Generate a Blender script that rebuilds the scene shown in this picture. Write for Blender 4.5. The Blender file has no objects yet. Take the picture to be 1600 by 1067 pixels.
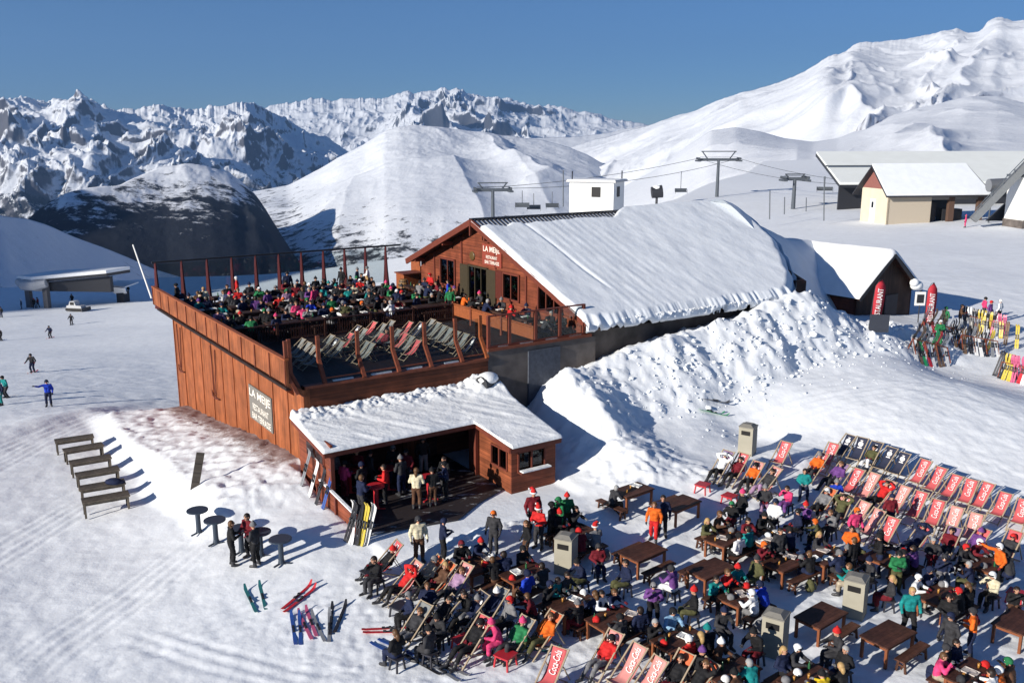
import bpy, bmesh, math, random
import numpy as np
from mathutils import Vector, Matrix
PI = math.pi
R = math.radians
rnd = random.Random(11)
scene = bpy.context.scene
col = scene.collection

# ------------------------------------------------------------------ camera
F = 1426.0
CX, CY = 800.0, 533.5
CAMH = 16.0
PITCH = math.atan((CY - 215) / F)
cam_d = bpy.data.cameras.new('camera')
cam = bpy.data.objects.new('camera', cam_d)
col.objects.link(cam)
cam.location = (0, 0, CAMH)
cam.rotation_euler = (PI / 2 - PITCH, 0, 0)
cam_d.sensor_width = 36
cam_d.lens = F / 1600 * 36
cam_d.clip_start = 0.5
cam_d.clip_end = 60000
scene.camera = cam
cp, sp_ = math.cos(PITCH), math.sin(PITCH)

def ray(u, v):
    x = (u - CX) / F
    y = -(v - CY) / F
    return np.array([x, cp + y * sp_, -sp_ + y * cp])

def on_z(u, v, z):
    d = ray(u, v)
    t = (z - CAMH) / d[2]
    return np.array([0, 0, CAMH]) + t * d

# building frame: d1 along the ridge (away to the right), d2 along the gable (away to the left)
AZ1 = math.atan2(2170 / F, cp + 318 / F * sp_)
D1 = np.array([math.sin(AZ1), math.cos(AZ1), 0])
D2 = np.array([-math.cos(AZ1), math.sin(AZ1), 0])
BO = np.array([-8.39, 35.5, 0]) * 1.08
BROT = PI / 2 - AZ1

def W(a, b, z):
    return BO + a * D1 + b * D2 + np.array([0, 0, z])

def Lc(p):
    q = np.array(p) - BO
    return np.array([q @ D1, q @ D2, p[2]])

SUN_AZ = R(231.5)
SUN_EL = R(19.5)
FACE_SUN = -SUN_AZ            # rotation that turns local +Y towards the sun

# ------------------------------------------------------------------ noise
def _hash(ix, iy, seed):
    h = (ix.astype(np.int64) * 374761393 + iy.astype(np.int64) * 668265263 + seed * 1442695041) & 0xffffffff
    h = ((h ^ (h >> 13)) * 1274126177) & 0xffffffff
    h = (h ^ (h >> 16)) & 0xffffffff
    return h / 4294967295.0

def vn(x, y, seed=0):
    x = np.asarray(x, float); y = np.asarray(y, float)
    ix = np.floor(x); iy = np.floor(y)
    fx = x - ix; fy = y - iy
    fx = fx * fx * fx * (fx * (fx * 6 - 15) + 10)
    fy = fy * fy * fy * (fy * (fy * 6 - 15) + 10)
    a = _hash(ix, iy, seed); b = _hash(ix + 1, iy, seed)
    c = _hash(ix, iy + 1, seed); d = _hash(ix + 1, iy + 1, seed)
    return (a + (b - a) * fx) * (1 - fy) + (c + (d - c) * fx) * fy

def fbm(x, y, o=5, seed=0, g=0.5):
    s = 0; a = 1; n = 0
    for k in range(o):
        s = s + a * (vn(x, y, seed + k) - 0.5); n += a
        x = x * 2.03 + 17.1; y = y * 2.03 + 9.7; a *= g
    return s / n * 2

def ridged(x, y, o=5, seed=0, g=0.5):
    s = 0; a = 1; n = 0; w = 1
    for k in range(o):
        r = 1 - np.abs(2 * vn(x, y, seed + k) - 1)
        r = r * r * w
        w = np.clip(r * 1.6, 0, 1)
        s = s + a * r; n += a
        x = x * 2.05 + 31.7; y = y * 2.05 + 5.3; a *= g
    return s / n

def sm(a, b, x):
    t = np.clip((x - a) / (b - a), 0, 1)
    return t * t * (3 - 2 * t)

# ------------------------------------------------------------------ materials
MATS = {}
def node(nt, t, **kw):
    n = nt.nodes.new(t)
    for k, v in kw.items():
        setattr(n, k, v)
    return n

def newmat(name):
    m = bpy.data.materials.new(name)
    m.use_nodes = True
    nt = m.node_tree
    bs = nt.nodes['Principled BSDF']
    return m, nt, bs

def flat(name, rgb, rough=0.7, spec=0.3, var=0.12, scale=6.0, metal=0.0):
    """solid colour with a little procedural mottling"""
    if name in MATS: return MATS[name]
    m, nt, bs = newmat(name)
    tc = node(nt, 'ShaderNodeTexCoord')
    nz = node(nt, 'ShaderNodeTexNoise')
    nz.inputs['Scale'].default_value = scale
    nz.inputs['Detail'].default_value = 4
    nt.links.new(tc.outputs['Object'], nz.inputs['Vector'])
    mr = node(nt, 'ShaderNodeMapRange')
    mr.inputs[1].default_value = 0.25; mr.inputs[2].default_value = 0.75
    mr.inputs[3].default_value = 1 - var; mr.inputs[4].default_value = 1 + var
    nt.links.new(nz.outputs[0], mr.inputs[0])
    mx = node(nt, 'ShaderNodeVectorMath', operation='SCALE')
    mx.inputs[0].default_value = rgb
    nt.links.new(mr.outputs[0], mx.inputs['Scale'])
    nt.links.new(mx.outputs[0], bs.inputs['Base Color'])
    bs.inputs['Roughness'].default_value = rough
    bs.inputs['Specular IOR Level'].default_value = spec
    bs.inputs['Metallic'].default_value = metal
    MATS[name] = m
    return m

def planks(name, rgb, axis='Z', width=0.16, var=0.3, rough=0.65, streak=1.0):
    """boards: each board its own tone, dark seams, grain; axis = direction boards are stacked along"""
    if name in MATS: return MATS[name]
    m, nt, bs = newmat(name)
    tc = node(nt, 'ShaderNodeTexCoord')
    sx = node(nt, 'ShaderNodeSeparateXYZ')
    nt.links.new(tc.outputs['Object'], sx.inputs[0])
    dv = node(nt, 'ShaderNodeMath', operation='DIVIDE')
    nt.links.new(sx.outputs[axis], dv.inputs[0]); dv.inputs[1].default_value = width
    fl = node(nt, 'ShaderNodeMath', operation='FLOOR'); nt.links.new(dv.outputs[0], fl.inputs[0])
    fr = node(nt, 'ShaderNodeMath', operation='FRACT'); nt.links.new(dv.outputs[0], fr.inputs[0])
    wn = node(nt, 'ShaderNodeTexWhiteNoise', noise_dimensions='1D')
    nt.links.new(fl.outputs[0], wn.inputs['W'])
    nz = node(nt, 'ShaderNodeTexNoise'); nz.inputs['Scale'].default_value = 1.3; nz.inputs['Detail'].default_value = 6
    nt.links.new(tc.outputs['Object'], nz.inputs['Vector'])
    a = node(nt, 'ShaderNodeMapRange'); a.inputs[3].default_value = 1 - var; a.inputs[4].default_value = 1 + var
    nt.links.new(wn.outputs[0], a.inputs[0])
    b = node(nt, 'ShaderNodeMapRange'); b.inputs[1].default_value = .3; b.inputs[2].default_value = .7
    b.inputs[3].default_value = 1 - .35 * streak; b.inputs[4].default_value = 1 + .25 * streak
    nt.links.new(nz.outputs[0], b.inputs[0])
    s = node(nt, 'ShaderNodeMath', operation='GREATER_THAN'); s.inputs[1].default_value = 0.07
    nt.links.new(fr.outputs[0], s.inputs[0])
    s2 = node(nt, 'ShaderNodeMapRange'); s2.inputs[3].default_value = 0.45; s2.inputs[4].default_value = 1
    nt.links.new(s.outputs[0], s2.inputs[0])
    m1 = node(nt, 'ShaderNodeMath', operation='MULTIPLY'); nt.links.new(a.outputs[0], m1.inputs[0]); nt.links.new(b.outputs[0], m1.inputs[1])
    vs_ = node(nt, 'ShaderNodeVectorMath', operation='MULTIPLY'); vs_.inputs[1].default_value = (.35, .35, 12) if axis == 'Z' else (9, 9, .5)
    nt.links.new(tc.outputs['Object'], vs_.inputs[0])
    ng = node(nt, 'ShaderNodeTexNoise'); ng.inputs['Scale'].default_value = 1.0; ng.inputs['Detail'].default_value = 5
    nt.links.new(vs_.outputs[0], ng.inputs['Vector'])
    gr_ = node(nt, 'ShaderNodeMapRange'); gr_.inputs[1].default_value = .3; gr_.inputs[2].default_value = .7; gr_.inputs[3].default_value = .68; gr_.inputs[4].default_value = 1.25
    nt.links.new(ng.outputs[0], gr_.inputs[0])
    m0 = node(nt, 'ShaderNodeMath', operation='MULTIPLY'); nt.links.new(m1.outputs[0], m0.inputs[0]); nt.links.new(gr_.outputs[0], m0.inputs[1])
    m1 = m0
    m2 = node(nt, 'ShaderNodeMath', operation='MULTIPLY'); nt.links.new(m1.outputs[0], m2.inputs[0]); nt.links.new(s2.outputs[0], m2.inputs[1])
    mx = node(nt, 'ShaderNodeVectorMath', operation='SCALE'); mx.inputs[0].default_value = rgb
    nt.links.new(m2.outputs[0], mx.inputs['Scale'])
    nt.links.new(mx.outputs[0], bs.inputs['Base Color'])
    bs.inputs['Roughness'].default_value = rough
    bs.inputs['Specular IOR Level'].default_value = 0.25
    bp = node(nt, 'ShaderNodeBump'); bp.inputs['Strength'].default_value = .5; bp.inputs['Distance'].default_value = .02
    nt.links.new(s2.outputs[0], bp.inputs['Height']); nt.links.new(bp.outputs[0], bs.inputs['Normal'])
    MATS[name] = m
    return m

def glass(name='window_glass', tint=(.80, .84, .84), refl=.12):
    if name in MATS: return MATS[name]
    m, nt, bs = newmat(name)
    nt.nodes.remove(bs)
    out = nt.nodes['Material Output']
    tr = node(nt, 'ShaderNodeBsdfTransparent'); tr.inputs[0].default_value = (*tint, 1)
    gl = node(nt, 'ShaderNodeBsdfGlossy'); gl.inputs['Roughness'].default_value = .03; gl.inputs[0].default_value = (.9, .95, 1, 1)
    fz = node(nt, 'ShaderNodeFresnel'); fz.inputs[0].default_value = 1.5
    mp = node(nt, 'ShaderNodeMath', operation='MULTIPLY_ADD'); mp.inputs[1].default_value = refl; mp.inputs[2].default_value = .01
    nt.links.new(fz.outputs[0], mp.inputs[0])
    mx = node(nt, 'ShaderNodeMixShader')
    nt.links.new(mp.outputs[0], mx.inputs[0]); nt.links.new(tr.outputs[0], mx.inputs[1]); nt.links.new(gl.outputs[0], mx.inputs[2])
    nt.links.new(mx.outputs[0], out.inputs[0])
    MATS[name] = m
    return m

def snowmat(name, rgb=(.82, .85, .89), b1=(.8, .07), b2=(5.0, .012), dirt=False, rough=.75, sparkle=True, tracks=0.0):
    """snow: two scales of bump, slight tone variation; optional dirt from the vertex attribute"""
    if name in MATS: return MATS[name]
    m, nt, bs = newmat(name)
    gm = node(nt, 'ShaderNodeNewGeometry')
    n1 = node(nt, 'ShaderNodeTexNoise'); n1.inputs['Scale'].default_value = b1[0]; n1.inputs['Detail'].default_value = 6; n1.inputs['Roughness'].default_value = .6
    n2 = node(nt, 'ShaderNodeTexNoise'); n2.inputs['Scale'].default_value = b2[0]; n2.inputs['Detail'].default_value = 3
    nt.links.new(gm.outputs['Position'], n1.inputs['Vector']); nt.links.new(gm.outputs['Position'], n2.inputs['Vector'])
    bp1 = node(nt, 'ShaderNodeBump'); bp1.inputs['Strength'].default_value = .8; bp1.inputs['Distance'].default_value = b1[1]
    nt.links.new(n1.outputs[0], bp1.inputs['Height'])
    bp2 = node(nt, 'ShaderNodeBump'); bp2.inputs['Strength'].default_value = .8; bp2.inputs['Distance'].default_value = b2[1]
    nt.links.new(n2.outputs[0], bp2.inputs['Height']); nt.links.new(bp1.outputs[0], bp2.inputs['Normal'])
    nt.links.new(bp2.outputs[0], bs.inputs['Normal'])
    mr = node(nt, 'ShaderNodeMapRange'); mr.inputs[1].default_value = .3; mr.inputs[2].default_value = .7; mr.inputs[3].default_value = .93; mr.inputs[4].default_value = 1.03
    nt.links.new(n1.outputs[0], mr.inputs[0])
    mx = node(nt, 'ShaderNodeVectorMath', operation='SCALE'); mx.inputs[0].default_value = rgb
    nt.links.new(mr.outputs[0], mx.inputs['Scale'])
    last = mx.outputs[0]
    if dirt:
        at_ = node(nt, 'ShaderNodeAttribute'); at_.attribute_name = 'dirt'
        n3 = node(nt, 'ShaderNodeTexNoise'); n3.inputs['Scale'].default_value = 3.2; n3.inputs['Detail'].default_value = 8; n3.inputs['Roughness'].default_value = .75
        nt.links.new(gm.outputs['Position'], n3.inputs['Vector'])
        ad = node(nt, 'ShaderNodeMath', operation='ADD'); nt.links.new(at_.outputs['Fac'], ad.inputs[0]); nt.links.new(n3.outputs[0], ad.inputs[1])
        mm = node(nt, 'ShaderNodeMapRange'); mm.inputs[1].default_value = .98; mm.inputs[2].default_value = 1.3; mm.inputs[3].default_value = 0; mm.inputs[4].default_value = .9
        nt.links.new(ad.outputs[0], mm.inputs[0])
        mc = node(nt, 'ShaderNodeMix', data_type='RGBA')
        nt.links.new(mm.outputs[0], mc.inputs[0]); nt.links.new(last, mc.inputs[6]); mc.inputs[7].default_value = (.2, .115, .10, 1)
        last = mc.outputs[2]
    nt.links.new(last, bs.inputs['Base Color'])
    bs.inputs['Roughness'].default_value = rough
    bs.inputs['Specular IOR Level'].default_value = .25
    MATS[name] = m
    return m

def mountmat(name, snow=(.8, .83, .88), rock=(.07, .075, .09), steep=(.55, .75), nscale=.004, forest=None, forest_z=None, fscale=.004):
    """snow on gentle ground, bare rock where it is steep, woods below a line"""
    if name in MATS: return MATS[name]
    m, nt, bs = newmat(name)
    gm = node(nt, 'ShaderNodeNewGeometry')
    sx = node(nt, 'ShaderNodeSeparateXYZ'); nt.links.new(gm.outputs['Normal'], sx.inputs[0])
    nz = node(nt, 'ShaderNodeTexNoise'); nz.inputs['Scale'].default_value = nscale; nz.inputs['Detail'].default_value = 9; nz.inputs['Roughness'].default_value = .72
    nt.links.new(gm.outputs['Position'], nz.inputs['Vector'])
    ad = node(nt, 'ShaderNodeMath', operation='MULTIPLY_ADD'); ad.inputs[1].default_value = .7; ad.inputs[2].default_value = -.35
    nt.links.new(nz.outputs[0], ad.inputs[0])
    su = node(nt, 'ShaderNodeMath', operation='ADD'); nt.links.new(sx.outputs['Z'], su.inputs[0]); nt.links.new(ad.outputs[0], su.inputs[1])
    mr = node(nt, 'ShaderNodeMapRange'); mr.inputs[1].default_value = steep[0]; mr.inputs[2].default_value = steep[1]
    nt.links.new(su.outputs[0], mr.inputs[0])
    mc = node(nt, 'ShaderNodeMix', data_type='RGBA')
    nt.links.new(mr.outputs[0], mc.inputs[0]); mc.inputs[6].default_value = (*rock, 1); mc.inputs[7].default_value = (*snow, 1)
    last = mc.outputs[2]
    if forest:
        sp = node(nt, 'ShaderNodeSeparateXYZ'); nt.links.new(gm.outputs['Position'], sp.inputs[0])
        n2 = node(nt, 'ShaderNodeTexNoise'); n2.inputs['Scale'].default_value = fscale; n2.inputs['Detail'].default_value = 10; n2.inputs['Roughness'].default_value = .75
        nt.links.new(gm.outputs['Position'], n2.inputs['Vector'])
        zz = node(nt, 'ShaderNodeMapRange'); zz.inputs[1].default_value = forest_z[0]; zz.inputs[2].default_value = forest_z[1]
        zz.inputs[3].default_value = forest_z[2]; zz.inputs[4].default_value = forest_z[3]
        nt.links.new(sp.outputs['Z'], zz.inputs[0])
        a2 = node(nt, 'ShaderNodeMath', operation='ADD'); nt.links.new(zz.outputs[0], a2.inputs[0]); nt.links.new(n2.outputs[0], a2.inputs[1])
        m2 = node(nt, 'ShaderNodeMapRange'); m2.inputs[1].default_value = .97; m2.inputs[2].default_value = 1.05
        nt.links.new(a2.outputs[0], m2.inputs[0])
        mf = node(nt, 'ShaderNodeMix', data_type='RGBA')
        nt.links.new(m2.outputs[0], mf.inputs[0]); nt.links.new(last, mf.inputs[6]); mf.inputs[7].default_value = (*forest, 1)
        last = mf.outputs[2]
    nt.links.new(last, bs.inputs['Base Color'])
    bs.inputs['Roughness'].default_value = .9
    bs.inputs['Specular IOR Level'].default_value = .05
    bp = node(nt, 'ShaderNodeBump'); bp.inputs['Strength'].default_value = .5; bp.inputs['Distance'].default_value = .10 / nscale
    nt.links.new(nz.outputs[0], bp.inputs['Height']); nt.links.new(bp.outputs[0], bs.inputs['Normal'])
    MATS[name] = m
    return m

# ------------------------------------------------------------------ mesh builder
class MB:
    def __init__(s):
        s.v = []; s.f = []; s.m = []
    def add(s, vs, fs, mi=0):
        o = len(s.v)
        s.v.extend([tuple(map(float, p)) for p in vs])
        for f in fs:
            s.f.append([o + i for i in f]); s.m.append(mi)
        return s
    def box(s, c, size, rz=0, mi=0, M=None):
        hx, hy, hz = size[0] / 2, size[1] / 2, size[2] / 2
        vs = [Vector((x, y, z)) for x in (-hx, hx) for y in (-hy, hy) for z in (-hz, hz)]
        if M is not None: vs = [M @ p for p in vs]
        elif rz: 
            Q = Matrix.Rotation(rz, 3, 'Z'); vs = [Q @ p for p in vs]
        vs = [p + Vector(c) for p in vs]
        return s.add(vs, [(0, 1, 3, 2), (4, 6, 7, 5), (0, 4, 5, 1), (2, 3, 7, 6), (0, 2, 6, 4), (1, 5, 7, 3)], mi)
    def beam(s, p, q, w, h, mi=0, up=(0, 0, 1)):
        p = Vector(p); q = Vector(q); d = (q - p).normalized()
        u = Vector(up)
        if abs(d.dot(u)) > .98: u = Vector((0, 1, 0))
        x = d.cross(u).normalized() * (w / 2); y = x.cross(d).normalized() * (h / 2)
        vs = [p - x - y, p + x - y, p + x + y, p - x + y, q - x - y, q + x - y, q + x + y, q - x + y]
        return s.add(vs, [(0, 1, 2, 3), (7, 6, 5, 4), (0, 4, 5, 1), (1, 5, 6, 2), (2, 6, 7, 3), (3, 7, 4, 0)], mi)
    def tube(s, pts, rad, n=8, mi=0, cap=True):
        pts = [Vector(p) for p in pts]
        if not isinstance(rad, (list, tuple)): rad = [rad] * len(pts)
        rings = []; vs = []
        prev = None
        for i, p in enumerate(pts):
            d = (pts[min(i + 1, len(pts) - 1)] - pts[max(i - 1, 0)]).normalized()
            if prev is None:
                u = Vector((0, 0, 1)) if abs(d.z) < .95 else Vector((1, 0, 0))
                x = d.cross(u).normalized()
            else:
                x = (prev - d * prev.dot(d)).normalized()
            prev = x; y = d.cross(x)
            for k in range(n):
                a = 2 * PI * k / n
                vs.append(p + (x * math.cos(a) + y * math.sin(a)) * rad[i])
        fs = []
        for i in range(len(pts) - 1):
            for k in range(n):
                k2 = (k + 1) % n
                fs.append((i * n + k, i * n + k2, (i + 1) * n + k2, (i + 1) * n + k))
        if cap:
            fs.append(tuple(range(n - 1, -1, -1)))
            fs.append(tuple((len(pts) - 1) * n + k for k in range(n)))
        return s.add(vs, fs, mi)
    def prism(s, poly, ext, mi=0):
        """poly: 3D points of a planar face, ext: extrusion vector"""
        e = Vector(ext); n = len(poly); a = [Vector(p) for p in poly]
        nrm = Vector((0, 0, 0))
        for i in range(n):
            nrm += a[i].cross(a[(i + 1) % n])
        if nrm.dot(e) > 0: a = a[::-1]
        vs = a + [p + e for p in a]
        fs = [tuple(range(n)), tuple(range(2 * n - 1, n - 1, -1))]
        for i in range(n):
            j = (i + 1) % n
            fs.append((j, i, n + i, n + j))
        return s.add(vs, fs, mi)
    def sphere(s, c, r, nu=10, nv=6, mi=0, sc=(1, 1, 1), z0=-1.0, M=None):
        c = Vector(c); vs = []; fs = []
        t0 = math.acos(max(-1, min(1, -z0)))
        for j in range(nv + 1):
            th = t0 + (PI - t0) * j / nv if False else PI - (PI - 0) * j / nv
            th = max(0.0, th)
            z = math.cos(th)
            if z < z0: z = z0; th = math.acos(z0)
            for i in range(nu):
                a = 2 * PI * i / nu
                p = Vector((math.sin(th) * math.cos(a) * sc[0] * r, math.sin(th) * math.sin(a) * sc[1] * r, z * sc[2] * r))
                if M is not None: p = M @ p
                vs.append(c + p)
        for j in range(nv):
            for i in range(nu):
                i2 = (i + 1) % nu
                fs.append((j * nu + i, j * nu + i2, (j + 1) * nu + i2, (j + 1) * nu + i))
        return s.add(vs, fs, mi)
    def lathe(s, prof, c=(0, 0, 0), n=16, mi=0):
        c = Vector(c); vs = []; fs = []
        for r, z in prof:
            for k in range(n):
                a = 2 * PI * k / n
                vs.append(c + Vector((r * math.cos(a), r * math.sin(a), z)))
        for i in range(len(prof) - 1):
            for k in range(n):
                k2 = (k + 1) % n
                fs.append((i * n + k, i * n + k2, (i + 1) * n + k2, (i + 1) * n + k))
        fs.append(tuple(range(n - 1, -1, -1))); fs.append(tuple((len(prof) - 1) * n + k for k in range(n)))
        return s.add(vs, fs, mi)
    def mesh(s, name, smooth=False):
        me = bpy.data.meshes.new(name)
        me.from_pydata(s.v, [], s.f)
        if s.m and any(s.m): me.polygons.foreach_set('material_index', s.m)
        if smooth: me.polygons.foreach_set('use_smooth', [True] * len(me.polygons))
        me.update()
        return me
    def build(s, name, mats, parent=None, smooth=False, loc=None, rz=0):
        return link(name, s.mesh(name, smooth), mats, parent, loc, rz)

def link(name, me, mats, parent=None, loc=None, rz=0):
    if not isinstance(mats, (list, tuple)): mats = [mats]
    if len(me.materials) == 0:
        for m in mats: me.materials.append(m)
    o = bpy.data.objects.new(name, me)
    col.objects.link(o)
    if parent: o.parent = parent
    if loc is not None: o.location = loc
    if rz: o.rotation_euler = (0, 0, rz)
    return o

def objmats(o, mats):
    for i, m in enumerate(mats):
        o.material_slots[i].link = 'OBJECT'
        o.material_slots[i].material = m

LABELS = {}
def tag(o, label=None, cat=None, group=None, kind=None):
    if label:
        o['label'] = label
        LABELS.setdefault(label, []).append(o.name)
    if cat: o['category'] = cat
    if group: o['group'] = group
    if kind: o['kind'] = kind
    return o

def empty(name, loc=(0, 0, 0), rz=0, label=None, cat=None, group=None):
    o = bpy.data.objects.new(name, None)
    o.empty_display_size = .3
    col.objects.link(o)
    o.location = loc; o.rotation_euler = (0, 0, rz)
    return tag(o, label, cat, group)

def copy_tree(o, parent=None):
    c = o.copy(); col.objects.link(c)
    if parent: c.parent = parent
    for ch in o.children: copy_tree(ch, c)
    return c

def arr_mesh(name, P, mats, parent=None, smooth=True, attr=None):
    """grid mesh from an array of shape (n, m, 3)"""
    n, m, _ = P.shape
    me = bpy.data.meshes.new(name)
    idx = np.arange(n * m).reshape(n, m)
    q = np.stack([idx[:-1, :-1], idx[1:, :-1], idx[1:, 1:], idx[:-1, 1:]], -1).reshape(-1, 4)
    me.vertices.add(n * m); me.vertices.foreach_set('co', P.reshape(-1).astype(np.float32))
    me.loops.add(q.size); me.loops.foreach_set('vertex_index', q.reshape(-1).astype(np.int32))
    me.polygons.add(len(q))
    me.polygons.foreach_set('loop_start', (np.arange(len(q)) * 4).astype(np.int32))
    me.polygons.foreach_set('loop_total', np.full(len(q), 4, np.int32))
    me.update(calc_edges=True)
    me.polygons.foreach_set('use_smooth', np.full(len(q), smooth))
    if attr is not None:
        for k, a in attr.items():
            at_ = me.attributes.new(k, 'FLOAT', 'POINT')
            at_.data.foreach_set('value', a.reshape(-1).astype(np.float32))
    me.validate()
    return link(name, me, mats, parent)

def text_mesh(name, body, width=None, height=None, shear=0.0, extrude=.01, bold=0.0):
    cu = bpy.data.curves.new(name, 'FONT')
    cu.body = body; cu.align_x = 'CENTER'; cu.align_y = 'CENTER'
    cu.resolution_u = 2; cu.extrude = 0; cu.shear = shear; cu.offset = bold
    cu.space_line = 1.0
    o = bpy.data.objects.new(name, cu); col.objects.link(o)
    dg = bpy.context.evaluated_depsgraph_get()
    me = bpy.data.meshes.new_from_object(o.evaluated_get(dg))
    me.name = name
    bpy.data.objects.remove(o)
    co = np.zeros(len(me.vertices) * 3); me.vertices.foreach_get('co', co); co = co.reshape(-1, 3)
    mn, mx = co.min(0), co.max(0)
    co -= (mn + mx) / 2
    w, h = (mx - mn)[:2]
    sx = width / w if width else height / h
    sy = height / h if height else sx
    co[:, 0] *= sx; co[:, 1] *= sy
    me.vertices.foreach_set('co', co.reshape(-1)); me.update()
    return me
# ------------------------------------------------------------------ near terrain height
CP = []
def cpt(x, y, z): CP.append((x, y, z))
def cpl(a, b, z):
    p = W(a, b, 0); CP.append((p[0], p[1], z))
for p in [(0, 12, 0), (0, 20, 0), (8, 24, 0), (16, 26, 0), (25, 28, 0.1), (-6, 24, 0), (-15, 26, 0), (-30, 30, .2), (6, 32, .15), (-14, 33, .15), (-22, 42, -.3), (-28, 54, -.7),
          (14, 40, .5), (24, 40, .5), (12.2, 44, .9), (26, 55, 1.8), (40, 50, 1.5), (-38, 72, -3), (-60, 105, -7.5), (-62, 125, -10),
          (-100, 168, -13.5), (-80, 195, -14.5), (-125, 190, -14.5), (-50, 180, -12), (-20, 160, -7), (-15, 120, -4.5), (-90, 120, -10), (-70, 60, -3), (-50, 40, -1), (-60, 20, 0), (60, 30, 1),
          (70, 130, 3.6), (60, 200, 3.3), (10, 190, -1), (110, 150, 4), (160, 200, 5), (60, 260, 3.5), (140, 300, 5), (20, 280, 0), (80, 80, 3), (120, 60, 3), (0, 330, -4), (60, 400, 2), (200, 380, 9),
          (-80, 250, -15), (-200, 250, -16), (-150, 400, -20), (-40, 320, -12), (-230, 120, -14), (250, 200, 6), (300, 350, 9), (30, 5, 0), (-30, 5, 0)]:
    cpt(*p)
for p in [(-2, -5, 1.1), (3, -4, 1.1), (8, -7.5, 1.05), (9, -3, 1.2), (4, -9.5, .5), (-.5, 22.5, -1.3), (-1, 12, -.2), (-1, 4, .8), (8, 26, -2.2), (18, 28, -2.5), (12, -6, 1.3),
          (14, -5, 1.7), (19.3, -5, 2.3), (23.5, -5, 2.7), (28, -5, 3.0), (31.7, -5, 3.25), (37, -4, 3.2), (20, -11, 1.75), (27, -11, 2.15), (34, -11, 2.5), (44, 2, 3.3), (50, 8, 3), (45, 14, 3.2), (53, 22, 3.2), (40, 25, 3), (25, 22, .5), (-6, 10, -.2)]:
    cpl(*p)
CPa = np.array(CP)
def _tps(r2):
    return np.where(r2 > 1e-9, .5 * r2 * np.log(r2 + 1e-12), 0)
_s = 100.0
_xy = CPa[:, :2] / _s
_n = len(CPa)
_A = np.zeros((_n + 3, _n + 3))
_A[:_n, :_n] = _tps(((_xy[:, None] - _xy[None]) ** 2).sum(-1)) + np.eye(_n) * 2e-4
_A[:_n, _n] = 1; _A[:_n, _n + 1:] = _xy
_A[_n, :_n] = 1; _A[_n + 1:, :_n] = _xy.T
_wt = np.linalg.solve(_A, np.concatenate([CPa[:, 2], np.zeros(3)]))

def base_h(x, y):
    x = np.asarray(x, float); y = np.asarray(y, float)
    X = x.ravel() / _s; Y = y.ravel() / _s
    out = _wt[_n] + _wt[_n + 1] * X + _wt[_n + 2] * Y
    for i in range(_n):
        out = out + _wt[i] * _tps((X - _xy[i, 0]) ** 2 + (Y - _xy[i, 1]) ** 2)
    return out.reshape(x.shape)

BANK_A = [12.2, 13.5, 15.5, 19, 21.5, 23.5, 25.6, 28.2, 30.5, 33, 36, 41, 47]
BANK_Z = [3.5, 4.15, 4.75, 5.5, 5.6, 5.95, 6.1, 6.85, 7.1, 6.0, 4.7, 3.7, 3.2]
def _gp(u, v, z=0.0): 
    q = on_z(u, v, z); return (q[0], q[1])
TRACKS = [(_gp(-60, 556, -1.5), _gp(300, 540, -1.5), .5, 0.033, 1), (_gp(-40, 705, 0), _gp(330, 590, -.5), .55, 0.039, 2), (_gp(-30, 640, -.5), _gp(240, 548, -1.5), .6, 0.033, 2), (_gp(-80, 760, 0), _gp(120, 640, 0), .5, 0.033, 3),
          (_gp(-40, 900, 0), _gp(140, 780, 0), .5, 0.028, 3), (_gp(60, 1060, 0), _gp(330, 860, 0), .5, 0.025, 2), (_gp(100, 1070, 0), _gp(520, 940, 0), .45, 0.025, 2), (_gp(950, 700, 1), _gp(1650, 560, 2.2), .6, 0.028, 3), (_gp(1050, 680, 1.2), _gp(1500, 640, 1.5), .5, 0.028, 2), (_gp(1300, 420, 3), _gp(1700, 400, 3), .9, 0.044, 3), (_gp(1250, 395, 3), _gp(1650, 372, 3), .9, 0.044, 2), (_gp(200, 1000, 0), _gp(560, 1060, 0), .5, 0.028, 1)]
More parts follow.
